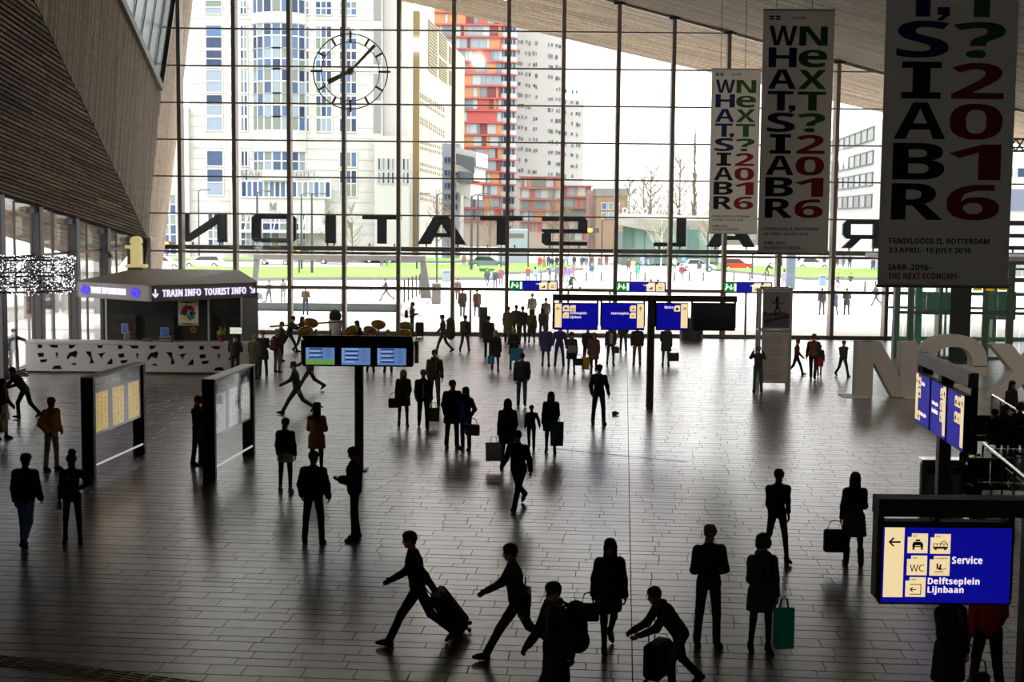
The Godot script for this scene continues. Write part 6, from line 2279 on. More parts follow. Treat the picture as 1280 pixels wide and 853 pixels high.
func street() -> void:
	# paving
	var st := begin()
	box(st, Vector3(0, -0.1, -FRONT - 160), Vector3(400, 0.2, 318.6))
	var pave := mat("square_paving", Color("c9c7c1"), 0.85)
	triplanar(pave, 0.12, noise_tex(0.02, 512, Color(0.88, 0.88, 0.87), Color(1, 1, 1), 4, 12))
	shell("ground_outside", st, pave, "pale paving of the station square outside the glass front")
	var tac := begin()
	for i in 130:
		var a := gp(300 + i * 6.2, 396.5)
		box(tac, Vector3(a.x, 0.006, a.z), Vector3(0.12, 0.012, 4.0))
	shell("trim", tac, mat("tactile_grey", Color("a5a4a0"), 0.85), "row of pale tactile ribs across the square just outside the doors")
	var st2 := begin()
	box(st2, Vector3(-120, -0.1, -30), Vector3(200, 0.2, 90))
	box(st2, Vector3(132, -0.1, -30), Vector3(200, 0.2, 90))
	box(st2, Vector3(6, -0.12, 31), Vector3(60, 0.2, 49))
	shell("ground_outside_left", st2, mat("square_paving_side", Color("b9b7b2"), 0.85), "paving beside and behind the hall")
	# grass beds with dark kerbs, and the carriageway behind
	var grass := mat("grass", Color("5f9a2c"), 0.95)
	triplanar(grass, 0.5, noise_tex(0.05, 256, Color(0.75, 0.8, 0.6), Color(1, 1, 1), 4, 21), noise_bump(0.1, 256, 6.0, 22), 0.8)
	var kerb := mat("kerb_dark", Color("5b5a58"), 0.8)
	var beds := [[[225, 336.5, 430, 337, 560, 336, 620, 340, 610, 350, 400, 350, 322, 351, 222, 340], "left grass bed behind the slanted frame"], [[596, 333, 705, 332, 722, 338, 640, 343, 600, 344], "middle grass bed beyond the walking crowd"], [[880, 334.5, 1000, 337, 1110, 340, 1110, 350, 1010, 350, 940, 343, 880, 337], "right grass bed by the parked cars"], [[195, 327, 560, 329, 600, 327, 560, 325.4, 195, 325], "far grass verge in front of the pale hotel"], [[480, 332, 600, 334, 600, 337, 480, 336], "narrow grass verge in the middle distance"]]
	for b in beds:
		ground_poly("lawn", b[0], 0.32, 0.3, grass, b[1])
		var kp := PackedVector2Array()
		for i in range(0, b[0].size(), 2):
			var g := gp(b[0][i], b[0][i + 1])
			kp.append(Vector2(g.x, g.z))
		var big := Geometry2D.offset_polygon(kp, 0.6)
		if big.size():
			var ks := begin()
			prism(ks, big[0], 0.3, Transform3D(Basis(Vector3.RIGHT, Vector3(0, 0, 1), Vector3(0, 1, 0)), Vector3(0, -0.02, 0)))
			shell("kerb", ks, kerb, "dark kerb of the " + b[1])
	ground_poly("road", [120, 332.5, 560, 332, 1300, 331, 1300, 328, 560, 328.6, 120, 328.6], 0.015, 0.05, M.asphalt, "grey carriageway across the square")
	buildings()
	far_left()
	frame_and_ramp()
	for q in [[803, 305, 325, 13.0, 0], [895, 290, 337, 11.0, 1], [866, 220, 326, 20.0, 2], [848, 240, 326, 16.0, 1], [812, 240, 325, 15.0, 0], [785, 246, 325, 13.0, 1], [560, 262, 326, 9.0, 0], [612, 270, 327, 9.0, 1], [690, 262, 327, 10.0, 0], [545, 262, 325, 10.0, 1], [826, 280, 337, 7.5, 3], [886, 285, 337, 7.5, 3], [640, 280, 329, 7.0, 1], [710, 280, 329, 8.0, 0], [440, 275, 326, 8.0, 0], [410, 280, 326, 8.0, 1]]:
		bare_tree(gp(q[0], q[2]), q[3], q[4], q[0])
	lamp_posts()
	cars()
	street_small()

func bare_tree(base: Vector3, h: float, kind: int, px: int) -> void:
	var who: String = {803: "tall bare tree left of the pavilion lettering", 895: "bare tree partly behind the smallest banner", 866: "tall narrow poplar left of the smallest banner", 848: "bare twiggy tree just left of the poplar", 812: "bare tree behind the middle of the roof lettering", 785: "bare tree behind the left end of the roof lettering", 560: "bare tree behind the letter A, in front of the tan block", 612: "slim bare tree behind the second letter T", 690: "bare tree in front of the red podium block", 545: "slim bare tree by the tan striped wall", 826: "small pale bare tree in front of the green glass pavilion", 886: "small pale bare tree at the right end of the glass pavilion", 640: "small bare tree by the grey cabinet", 710: "small bare tree behind the curved letter S", 440: "slim bare tree behind the letter I, before the hotel", 410: "slim bare tree left of the letter I, before the hotel"}[px]
	var t := thing("bare_tree", who, "tree", base, 0.0)
	var tr := begin()
	var spread: float = [0.55, 0.5, 0.16, 0.6][kind]
	tube(tr, [V0, v3(0.05, h * 0.3, 0), v3(0, h * 0.62, 0.05), v3(0.02, h * 0.97, 0)], 0.013 * h, 0.003 * h, 6)
	var bark := mat("bark_pale" if kind == 3 else "bark", Color("a9a493") if kind == 3 else Color("554b3c"), 0.9)
	obj("trunk", tr, bark, t)
	var br := begin()
	for i in (44 if kind != 2 else 70):
		var y := h * rng.randf_range(0.22, 0.92)
		var a := rng.randf() * TAU
		var l := h * spread * rng.randf_range(0.35, 0.75) * (1.15 - y / h)
		var d := v3(cos(a), rng.randf_range(0.5, 1.3) if kind != 2 else 3.2, sin(a)).normalized()
		var p := v3(0, y, 0)
		var m := p + d * l * 0.55
		var e := p + d * l + v3(0, l * 0.15, 0)
		tube(br, [p, m, e], 0.0045 * h, 0.0016 * h, 4)
		for k in 5:
			var s := (p as Vector3).lerp(e, rng.randf_range(0.35, 0.95))
			var d2 := (d + v3(rng.randf_range(-1, 1), rng.randf_range(-0.1, 0.9), rng.randf_range(-1, 1)) * 0.8).normalized()
			tube(br, [s, s + d2 * l * rng.randf_range(0.25, 0.5)], 0.002 * h, 0.001 * h, 3)
	obj("branches", br, mat("twig_pale" if kind == 3 else "twig", Color("8f8b7c") if kind == 3 else Color("6b5f4b"), 0.9), t).set_meta("kind", "stuff")

func buildings() -> void:
	var blue := [mat("glass_blue", ext("5f86b8"), 0.15, 0.2), mat("glass_navy", ext("2f4872"), 0.15, 0.2), mat("glass_pale", ext("a9bdd0"), 0.2, 0.1), mat("glass_grey", ext("8b9a92"), 0.3), mat("glass_steel", ext("4f6a94"), 0.15, 0.2)]
	var white: Material = mat("white_frame", ext("f0efec"), 0.6)
	# pale stone hotel with a bow front
	var d := 200.0
	var z := -d
	var s := F / d
	var X := func(px: float) -> float: return at(px, 200, d).x
	var Y := func(py: float, px: float) -> float: return at(px, py, d).y
	var stone := mat("hotel_stone", ext("d6d6d4", 0.5), 0.8)
	triplanar(stone, 0.06, noise_tex(0.03, 256, Color(0.93, 0.93, 0.92), Color(1, 1, 1), 3, 31))
	var hx0: float = X.call(196)
	var hx1: float = X.call(478)
	var h := thing("hotel_building", "pale stone hotel with blue windows and a bow front behind the clock", "building", Vector3((hx0 + hx1) / 2, 0, z))
	var o := h.position
	var st := begin()
	box(st, Vector3((X.call(238) + hx1) / 2, 31, z - 20) - o, Vector3(hx1 - X.call(238), 62, 40))
	ubox("side_wing", Vector3((hx0 + X.call(238)) / 2, at(215, 135, d).y / 2, z - 18) - o, Vector3(X.call(238) - hx0, at(215, 135, d).y, 38), stone, h)
	obj("wall", st, stone, h)
	for i in 26: ubox("course", Vector3((X.call(238) + hx1) / 2, 2.0 + i * 1.5, z) - o, Vector3(hx1 - X.call(238), 0.05, 0.08), mat("stone_course", ext("c2c2c0", 0.48), 0.8), h)
	var fxf := Transform3D(Basis(), Vector3(0, 0, z + 0.02) - o)
	var rows_all := [[0, 19, 2], [31, 62, 2], [62, 86, 2], [87, 117, 2], [118, 146, 2], [146, 165, 1], [188, 209, 1], [211, 246, 2]]
	for c in [[258.5, 279, 1], [289, 293, 1], [301.5, 310, 2], [383, 387, 1], [395, 415, 3], [424.5, 446, 3]]:
		for r in rows_all:
			if c[1] > 380 and r[0] > 170 and c[0] < 420: continue
			var x0: float = X.call(c[0])
			var x1: float = X.call(c[1])
			var y0: float = Y.call(r[1], 320)
			var y1: float = Y.call(r[0], 320)
			windows(h, o, fxf, x0, y0 + 0.1, x1 - x0, y1 - y0 - 0.2, c[2], r[2], white, blue, 0.16)
	for r in [[0, 25], [36, 80], [92, 125], [130, 166]]:
		var x0: float = X.call(467)
		var x1: float = X.call(476)
		ubox("louvre_panel", Vector3((x0 + x1) / 2, (Y.call(r[0], 470) + Y.call(r[1], 470)) / 2, z) - o, Vector3(x1 - x0, Y.call(r[0], 470) - Y.call(r[1], 470), 0.2), mat("louvre_grey", ext("9a9c9a"), 0.7), h)
	# bow front: seven facets
	var bx0: float = X.call(318)
	var bx1: float = X.call(381)
	var n := 7
	var rad: float = (bx1 - bx0) * 0.56
	var mid: float = (bx0 + bx1) / 2
	var half := asin((bx1 - bx0) / 2 / rad)
	var cz := -cos(half) * rad
	for r in [[19, 31], [165, 190], [214, 226]]:
		var slabs := begin()
		var poly := PackedVector2Array()
		for i in n + 1:
			var a := lerpf(-half, half, float(i) / n)
			poly.append(Vector2(mid + sin(a) * (rad + 0.3), cz + cos(a) * (rad + 0.3)))
		prism(slabs, poly, Y.call(r[0], 350) - Y.call(r[1], 350), Transform3D(Basis(Vector3.RIGHT, Vector3(0, 0, 1), Vector3(0, 1, 0)), Vector3(0, Y.call(r[1], 350), z) - o))
		obj("bow_band", slabs, stone, h)
	for i in n:
		var a0 := lerpf(-half, half, float(i) / n)
		var a1 := lerpf(-half, half, float(i + 1) / n)
		var p0 := Vector3(mid + sin(a0) * rad, 0, z + cz + cos(a0) * rad) - o
		var p1 := Vector3(mid + sin(a1) * rad, 0, z + cz + cos(a1) * rad) - o
		var dir := (p1 - p0).normalized()
		var xf := Transform3D(Basis(dir, Vector3.UP, dir.cross(Vector3.UP)), p0)
		for r in [[0, 18, 1], [31, 62, 2], [62, 88, 2], [88, 118, 2], [118, 147, 2], [147, 164, 1], [190, 214, 2]]:
			windows(h, o, xf, 0.0, Y.call(r[1], 350), p1.distance_to(p0), Y.call(r[0], 350) - Y.call(r[1], 350), 1, r[2], white, blue, 0.2)
	# hotel lettering, ground floor windows and entrance canopy
	var tx := begin()
	text(tx, "MARRIOTT HOTEL", font_serif, X.call(303), Y.call(221.5, 350), X.call(399) - X.call(303), 0.75, 0.15, Transform3D(Basis(), Vector3(0, 0, z + rad * 0.42) - o))
	text(tx, "M", font_serif, X.call(339), Y.call(262.5, 345), X.call(348) - X.call(339), 1.0, 0.15, Transform3D(Basis(), Vector3(0, 0, z + rad * 0.42) - o))
	obj("lettering", tx, mat("hotel_letters", ext("8e8b84"), 0.6), h)
	var zx := Transform3D(Basis(), Vector3(0, 0, z + rad * 0.4) - o)
	var band := begin()
	box(band, Vector3(mid, Y.call(245, 350) / 2, z + rad * 0.1) - o, Vector3(X.call(418) - X.call(302), Y.call(214, 350), rad * 0.58))
	obj("lower_wall", band, stone, h)
	windows(h, o, zx, X.call(304), Y.call(247, 350), X.call(415) - X.call(304), Y.call(227, 350) - Y.call(247, 350), 16, 1, white, blue, 0.22)
	for c in [[259, 280], [303, 322], [330, 362], [372, 384]]:
		windows(h, o, zx if c[0] > 300 else fxf, X.call(c[0]), Y.call(310, 350), X.call(c[1]) - X.call(c[0]), Y.call(268, 350) - Y.call(310, 350), 3, 4, white, [M.glass_navy, M.glass_grey, M.glass_pale], 0.2)
	for c in [205, 214]:
		windows(h, o, Transform3D(Basis(), Vector3(0, 0, z + 1.05) - o), X.call(c), Y.call(318, 210), 0.9, 8.5, 1, 6, white, [M.glass_steel, M.glass_grey], 0.15)
	var cn := begin()
	box(cn, Vector3(mid + 1, Y.call(289, 350), z + rad * 0.4 + 2.2) - o, Vector3(12, 0.35, 4.4))
	for x in [-4.0, 0.0, 4.0]: beam(cn, Vector3(mid + x, Y.call(289, 350), z + rad * 0.4 + 4.2) - o, Vector3(mid + x, Y.call(262, 350), z + rad * 0.4) - o, 0.12, 0.12)
	obj("entrance_canopy", cn, white, h)
	# white rendered wing right of it
	var w := thing("white_wing_building", "plain white rendered block between the hotel and the tan striped building", "building", Vector3(X.call(493), 0, z - 1.0))
	var wo := w.position
	var ws := begin()
	var wx0: float = X.call(478.3)
	var wx1: float = X.call(509)
	box(ws, Vector3((wx0 + wx1) / 2, 31, z - 6) - wo, Vector3(wx1 - wx0, 62, 10))
	obj("wall", ws, mat("render_white", ext("ebeae6", 0.33), 0.8), w)
	var ws2 := begin()
	box(ws2, Vector3((X.call(470) + X.call(513)) / 2, Y.call(171, 490) / 2, z + 1.25) - wo, Vector3(X.call(513) - X.call(470), Y.call(171, 490), 2.0))
	obj("lower_wall", ws2, M.render_white, w)
	for px in [474.5, 480, 486, 491.5, 505, 510]:
		for r in [[199, 213], [216, 230]]:
			windows(w, wo, Transform3D(Basis(), Vector3(0, 0, z + 2.28) - wo), X.call(px), Y.call(r[1], 490), 0.32, Y.call(r[0], 490) - Y.call(r[1], 490), 1, 1, white, [M.glass_grey, M.glass_navy], 0.06)
	# tan striped building with a long side wall running back
	var c0 := Vector3(at(524, 200, 213).x, 0, -213)
	var c1 := Vector3(at(580, 200, 274).x, 0, -274)
	var cl := at(508.5, 200, 213).x
	var top := at(524, 14, 213).y
	var b := thing("striped_building", "cream building with a tan vertical stripe and louvred side wall", "building", Vector3(c0.x, 0, c0.z))
	var bo := b.position
	var bs := begin()
	prism(bs, PackedVector2Array([Vector2(cl, -c0.z * -1.0), Vector2(c0.x, c0.z), Vector2(c1.x, c1.z), Vector2(c1.x - 14, c1.z)]), top, Transform3D(Basis(Vector3.RIGHT, Vector3(0, 0, 1), Vector3(0, 1, 0)), -bo))
	obj("wall", bs, mat("cream_render", ext("efecdf", 0.33), 0.8), b)
	var sd := begin()
	box(sd, Vector3((cl + c0.x) / 2 + 0.02, top / 2, c0.z + 0.1) - bo, Vector3(c0.x - cl, top, 0.3))
	obj("tan_stripe", sd, mat("tan_stripe", ext("bfa46a"), 0.8), b)
	var dir := (c1 - c0).normalized()
	var nrm := dir.cross(Vector3.UP)
	if nrm.z < 0: nrm = -nrm
	var sxf := Transform3D(Basis(dir, Vector3.UP, nrm), c0 - bo)
	var on_wall := func(px: float, py: float) -> Vector2:
		var p := on_plane(px, py, c0, nrm) - c0
		return Vector2(p.dot(dir), p.y)
	for q in [[535, 34, 546, 56], [549, 48, 558.5, 68], [561, 60, 564, 78], [535, 66, 546, 88], [549, 80, 558.5, 98], [561, 90, 564, 105]]:
		var a: Vector2 = on_wall.call(q[0], q[3])
		var e: Vector2 = on_wall.call(q[2], q[1])
		var hh := absf(e.y - a.y)
		for k in 8: ubox("slat", sxf * Vector3((a.x + e.x) / 2, minf(a.y, e.y) + hh * (k + 0.5) / 8, 0.05), Vector3(e.x - a.x, hh / 13, 0.2), mat("louvre_sand", ext("b9b08a"), 0.7), b, sxf.basis)
	for r in [118, 121, 128, 148, 153, 178, 185, 205, 212, 242, 248]:
		for k in 12:
			var px: float = 526.0 + k * 2.6
			var a: Vector2 = on_wall.call(px, r + k * (1.6 if r < 160 else 0.7))
			ubox("window", sxf * Vector3(a.x, a.y, 0.03), Vector3(1.0, 0.42, 0.14), mat("slot_sand", ext("a7a084"), 0.6), b, sxf.basis)
	for r in [20, 26, 32, 38, 58, 64, 70, 76, 146, 152, 160]:
		var lv := begin()
		box(lv, at(511, r, 212.8) - bo, Vector3(0.4, 0.35, 0.2))
		obj("window", lv, M.glass_navy, b)
	# grey block with a white jutting storey in front of the red tower
	var g := thing("jutting_building", "blue-grey block with a white jutting storey beside the red tower", "building", Vector3(at(575, 200, 205).x, 0, -206))
	var go := g.position
	var gs := begin()
	var ga := at(553, 270, 205)
	var gb := at(575, 180, 205)
	box(gs, Vector3((ga.x + gb.x) / 2, gb.y / 2, -207) - go, Vector3(gb.x - ga.x, gb.y, 6))
	obj("wall", gs, mat("blue_grey_wall", ext("8d99a4"), 0.6), g)
	for py in [200, 216, 232, 246, 258]:
		windows(g, go, Transform3D(Basis(), Vector3(0, 0, -203.95) - go), ga.x + 0.3, at(560, py + 4, 205).y, gb.x - ga.x - 0.6, 0.8, 4, 1, mat("frame_grey", ext("6d7780"), 0.6), [M.glass_navy, M.glass_steel], 0.1)
	for q in [[566, 183, 203, 595, 190, 208], [568, 205, 214, 592, 208, 226], [570, 228, 240, 588, 230, 249]]:
		var ju := begin()
		var p0 := at(q[0], q[2], 204)
		var p1 := at(q[3], q[5], 198)
		var p2 := at(q[3], q[4], 198)
		var p3 := at(q[0], q[1], 204)
		var bk := Vector3(1.5, 0, -9)
		hexa(ju, [p0 - go, p1 - go, p1 + bk - go, p0 + bk - go, p3 - go, p2 - go, p2 + bk - go, p3 + bk - go])
		obj("jutting_storey", ju, M.render_white, g)
	for q in [[570, 192, 203, 593, 197, 217], [572, 214, 228, 590, 216, 230]]:
		var p0 := at(q[0], q[2], 202)
		var p1 := at(q[3], q[5], 196.5)
		var p2 := at(q[3], q[4], 196.5)
		var p3 := at(q[0], q[1], 202)
		var bd := begin()
		hexa(bd, [p0 - go, p1 - go, p1 + Vector3(0, 0, -0.4) - go, p0 + Vector3(0, 0, -0.4) - go, p3 - go, p2 - go, p2 + Vector3(0, 0, -0.4) - go, p3 + Vector3(0, 0, -0.4) - go])
		obj("window_band", bd, mat("band_dark", ext("55606c"), 0.2), g)
	red_tower(blue)
	right_buildings(blue)

func red_tower(blue: Array) -> void:
	var d := 285.0
	var z := -d
	var red := mat("tower_red", ext("dd6058"), 0.6)
	var orange := mat("tower_orange", ext("eaa06a"), 0.6)
	var dark := mat("tower_maroon", ext("8e3440"), 0.6)
	var glass := [mat("tower_glass", ext("b0c0cc"), 0.2), mat("tower_glass_pale", ext("d8e4e6"), 0.25), mat("tower_glass_dark", ext("93a4b2"), 0.2)]
	var xl := at(542, 200, d).x
	var xc := at(631, 200, d).x
	var xr := at(642, 200, d).x
	var t := thing("red_tower", "tall tower clad in red and orange panels", "building", Vector3((xl + xc) / 2, 0, z))
	var o := t.position
	var st := begin()
	box(st, Vector3((xl + xc) / 2, 30, z - 12) - o, Vector3(xc - xl, 60, 24))
	obj("wall", st, mat("tower_base", ext("d2c0b2"), 0.7), t)
	var pitch := 15.3
	var y := 276.0
	for r in 19:
		var y0 := at(600, y, d).y
		var y1 := at(600, y - pitch, d).y
		var sl := begin()
		box(sl, Vector3((xl + xc) / 2, y0, z + 0.2) - o, Vector3(xc - xl + 0.2, 0.3, 0.7))
		obj("floor_edge", sl, red, t)
		var px := 543.0 if y < 120 else 580.0
		while px < 626.0:
			var wpx: float = [3.0, 4.0, 6.0, 9.0, 11.0][rng.randi() % 5]
			wpx = minf(wpx, 629.0 - px)
			var kind := rng.randi() % 10
			var xa := at(px, y, d).x
			var ww := wpx / F * d
			if kind < 6 and wpx > 3.5:
				ubox("pane", Vector3(xa + ww / 2, (y0 + y1) / 2, z + 0.06) - o, Vector3(ww - 0.12, y1 - y0 - 0.5, 0.12), glass[rng.randi() % 3], t)
			else:
				ubox("panel", Vector3(xa + ww / 2, (y0 + y1) / 2, z + 0.1) - o, Vector3(ww - 0.06, y1 - y0 - 0.3, 0.2), [orange, orange, red, dark][rng.randi() % 4], t)
			px += wpx
		y -= pitch
	# rounded balcony corner
	var c := thing("balcony_tower", "rounded white balcony corner with red floor edges right of the red tower", "building", Vector3(at(636, 200, d).x, 0, z - 4))
	var cr: float = (at(645, 200, d).x - at(622, 200, d).x) / 2
	y = 276.0
	var cx := at(634, 200, d).x
	for r in 19:
		var y0 := at(634, y + 1, d).y
		var y1 := at(634, y + 1 - pitch, d).y
		var sl := begin()
		lathe(sl, [Vector2(0, y0 - 0.15), Vector2(cr, y0 - 0.15), Vector2(cr, y0 + 0.15), Vector2(0, y0 + 0.15)], 20, Transform3D(Basis(), Vector3(cx - c.position.x, 0, 3.0)))
		obj("floor_edge", sl, mat("balcony_red", ext("d0584f"), 0.6) if r > 0 else red, c)
		var pa := begin()
		lathe(pa, [Vector2(cr * 0.96, y0 + 0.15), Vector2(cr * 0.96, y0 + 1.1)], 20, Transform3D(Basis(), Vector3(cx - c.position.x, 0, 3.0)))
		obj("parapet", pa, mat("balcony_white", ext("d3d6d6"), 0.5), c)
		var inn := begin()
		lathe(inn, [Vector2(cr * 0.84, y0 + 0.15), Vector2(cr * 0.84, y1 - 0.15)], 14, Transform3D(Basis(), Vector3(cx - c.position.x, 0, 3.0)))
		var io := obj("glazed_wall", inn, glass[2] if r % 2 else glass[0], c)
		for k in 4:
			var a := lerpf(-0.9, 0.9, k / 3.0)
			ubox("pane", Vector3(cx - c.position.x + sin(a) * cr * 0.86, (y0 + y1) / 2 + 0.4, 3.0 + cos(a) * cr * 0.86), Vector3(0.5, (y1 - y0) * 0.5, 0.1), M.glass_navy, io, Basis(Vector3.UP, a))
		y -= pitch
	# white tower with small scattered windows, its face turned to the right and running back
	var d2 := 300.0
	var wt := thing("white_tower", "tall white tower with rows of small dark windows right of the red tower", "building", Vector3(at(675, 200, d2).x, 0, -d2))
	var wo := wt.position
	var wx0 := at(640, 200, d2).x
	var wx1 := at(703, 200, d2).x
	var wb := begin()
	box(wb, Vector3((wx0 + wx1) / 2, 32, -d2 - 12) - wo, Vector3(wx1 - wx0, 64, 24))
	var wall_m := mat("tower_white", ext("e9eae8", 0.35), 0.8)
	obj("wall", wb, wall_m, wt)
	var wx2 := at(730, 200, d2).x
	var wb2 := begin()
	var sh := at(715, 124, d2 + 2).y
	box(wb2, Vector3((wx1 + wx2) / 2, sh / 2, -d2 - 14) - wo, Vector3(wx2 - wx1, sh, 22))
	obj("lower_wall", wb2, wall_m, wt)
	var dk := [mat("slot_dark", ext("5b6468"), 0.5), mat("slot_teal", ext("7d9290"), 0.5), mat("slot_mid", ext("8d9698"), 0.5)]
	for r in 15:
		for cpx in [649, 652.5, 658, 662, 667.5, 670.5, 686.5, 690, 696, 699.5, 707, 716, 722, 725]:
			if cpx > 703 and r < 4: continue
			if rng.randf() < 0.18: continue
			var yy: float = 52.0 + r * 13.4 + (cpx - 650) * 0.12
			if yy > 236: continue
			var p := at(cpx + rng.randf_range(-0.5, 0.5), yy + rng.randf_range(-0.8, 0.8), d2)
			ubox("pane", Vector3(p.x, p.y, -d2 + (0.04 if cpx < 703 else -2.96)) - wo, Vector3(rng.randf_range(0.25, 0.62), rng.randf_range(0.55, 0.85), 0.12), dk[rng.randi() % 3], wt)
	# red podium
	var d3 := 272.0
	var p := thing("podium_building", "low block with red floor lines and glass balconies below the white tower", "building", Vector3(at(692, 200, d3).x, 0, -d3))
	var po := p.position
	for q in [[650, 703, 221, 1], [703, 740, 232, 2]]:
		var xa := at(q[0], 250, d3).x
		var xb := at(q[1], 250, d3).x
		var tp := at(q[0], q[2], d3).y
		var zb := -d3 - (0.0 if q[3] == 1 else 3.0)
		var bx := begin()
		box(bx, Vector3((xa + xb) / 2, tp / 2, zb - 6) - po, Vector3(xb - xa, tp, 12))
		obj("wall", bx, mat("podium_wall", ext("c9b8a8"), 0.7), p)
		for r in 5:
			var y1 := tp - r * 2.15
			if y1 < 2.5: break
			var sl := begin()
			box(sl, Vector3((xa + xb) / 2, y1, zb + 0.4) - po, Vector3(xb - xa + 0.6, 0.22, 1.0))
			obj("floor_edge", sl, mat("podium_red", ext("cf6a62"), 0.6), p)
			var px: float = xa + 0.3
			while px < xb - 0.6:
				var ww: float = [0.5, 0.9, 1.4][rng.randi() % 3]
				if rng.randf() < 0.7: ubox("pane", Vector3(px + ww / 2, y1 - 1.08, zb + 0.05) - po, Vector3(ww - 0.08, 1.7, 0.1), [glass[0], glass[1], M.glass_grey][rng.randi() % 3], p)
				else: ubox("panel", Vector3(px + ww / 2, y1 - 1.08, zb + 0.06) - po, Vector3(ww * 0.6, 1.8, 0.14), [M.tower_orange, M.podium_red][rng.randi() % 2], p)
				px += ww

func right_buildings(blue: Array) -> void:
	# glass pavilion with an oversailing roof and white letters on it
	var d := 182.0
	var t := thing("glass_pavilion", "green glass pavilion under a sloping concrete roof with white letters on top", "building", Vector3(at(830, 300, d).x, 0, -d))
	var o := t.position
	var rf := begin()
	var a0 := at(768, 273, d - 4) - o
	var a1 := at(905, 276, d + 6) - o
	var b0 := at(770, 281, d - 4) - o
	var b1 := at(905, 305, d + 6) - o
	var bk := Vector3(2, 0.6, -16)
	hexa(rf, [b0, b1, b1 + bk, b0 + bk, a0, a1, a1 + bk, a0 + bk])
	obj("roof_slab", rf, mat("pavilion_roof", ext("b3b0a6"), 0.8), t)
	var xa := at(779, 300, d).x
	var xb := at(900, 300, d).x
	for i in 9:
		var x0 := lerpf(xa, xb, i / 9.0)
		var x1 := lerpf(xa, xb, (i + 1) / 9.0)
		ubox("pane", Vector3((x0 + x1) / 2, 2.6, -d) - o, Vector3(x1 - x0 - 0.1, 5.0 - i * 0.12, 0.15), mat("pavilion_glass", ext("7fa79c"), 0.2) if i % 3 else mat("pavilion_glass_deep", ext("5f8b84"), 0.2), t)
		var mu := begin()
		box(mu, Vector3(x0, 2.6, -d + 0.05) - o, Vector3(0.12, 5.2, 0.2))
		obj("mullion", mu, M.frame_grey, t)
	var core := begin()
	box(core, Vector3((xa + xb) / 2, 2.2, -d - 7) - o, Vector3(xb - xa, 4.4, 12))
	obj("core", core, mat("pavilion_core", ext("6f8d86"), 0.6), t)
	var lt := begin()
	var px := [777.5, 790.5, 803, 815, 825.5, 835, 844.5]
	for i in 7:
		var p := at(px[i], 272, d - 2) - o
		text(lt, "PARKING"[i], font_plain, p.x, p.y, 0, 1.25, 0.25, Transform3D(Basis(), Vector3(0, 0, p.z)))
	obj("lettering", lt, mat("letter_bright", ext("f2f2f0"), 0.6), t)
	# brown brick block behind
	var b := thing("brick_building", "brown brick block with a flat roof left of the pavilion", "building", Vector3(at(758, 280, 255).x, 0, -255))
	var bo := b.position
	var c0 := at(746, 245, 255) - bo
	var c1 := at(785, 245, 255) - bo
	var bs := begin()
	box(bs, Vector3((c0.x + c1.x) / 2, c0.y / 2, -5), Vector3(c1.x - c0.x, c0.y, 10))
	obj("wall", bs, mat("brick_brown", ext("a58c72"), 0.85), b)
	var rs := begin()
	box(rs, Vector3((c0.x + c1.x) / 2, c0.y + 0.7, -5), Vector3(c1.x - c0.x + 0.4, 1.4, 10.4))
	obj("roof_edge", rs, mat("roof_grey", ext("8f918c"), 0.8), b)
	for q in [[752, 274], [760, 274], [752, 262], [760, 262], [768, 262], [768, 274]]:
		var p := at(q[0], q[1], 255) - bo
		windows(b, bo, Transform3D(Basis(), Vector3(p.x, p.y, 0.02)), 0, 0, 0.9, 1.2, 1, 1, M.white_frame, blue, 0.1)
	# rose gable between the podium and the brick block
	var r := thing("rose_building", "low rose-coloured block between the red podium and the brick block", "building", Vector3(at(741, 280, 260).x, 0, -261))
	var rr := begin()
	var r0 := at(736, 238, 260)
	var r1 := at(748, 238, 260)
	box(rr, Vector3(0, r0.y / 2, -3), Vector3(r1.x - r0.x, r0.y, 6))
	obj("wall", rr, mat("rose_render", ext("c79a94"), 0.8), r)
	for k in 3: ubox("window", Vector3(0, 2.5 + k * 2.6, 0.03), Vector3(0.9, 1.2, 0.1), M.glass_grey, r)
	# white office block with ribbon windows, running back to the left
	var near := at(1102, 200, 168)
	var far := at(1024, 200, 225)
	var p0 := Vector3(near.x, 0, -168)
	var p1 := Vector3(far.x, 0, -225)
	var w := thing("office_building", "white office block with ribbon windows between the middle and largest banners", "building", p1)
	var dir := (p0 - p1).normalized()
	var nrm := dir.cross(Vector3.UP)
	var l := p0.distance_to(p1)
	var hgt := on_plane(1090, 155, p1, nrm).y
	var xf := Transform3D(Basis(dir, Vector3.UP, nrm), V0)
	var ws := begin()
	box(ws, Vector3(l / 2, hgt / 2, -5), Vector3(l, hgt, 10), xf)
	obj("wall", ws, mat("office_white", ext("e2e5e8"), 0.7), w)
	for py in [167, 196.5, 223.5, 251]:
		var v := on_plane(1091, py, p1, nrm).y
		var win := begin()
		var n := 10
		for i in n + 1: box(win, Vector3(l * 0.04 + l * 0.86 * i / n, v, 0.05), Vector3(0.3, 1.55, 0.2), xf)
		box(win, Vector3(l * 0.47, v + 0.78, 0.05), Vector3(l * 0.87, 0.12, 0.2), xf)
		box(win, Vector3(l * 0.47, v - 0.78, 0.05), Vector3(l * 0.87, 0.12, 0.2), xf)
		var f := obj("window", win, M.frame_grey, w)
		for i in n:
			ubox("pane", xf * Vector3(l * 0.04 + l * 0.86 * (i + 0.5) / n, v, 0.03), Vector3(l * 0.86 / n - 0.3, 1.45, 0.06), [mat("office_glass", ext("7f8a90"), 0.2), mat("office_glass_dark", ext("5f676c"), 0.2), M.glass_grey][rng.randi() % 3] if py < 240 else [mat("office_glass_brown", ext("8b7d70"), 0.3), M.office_glass][rng.randi() % 2], f, xf.basis)
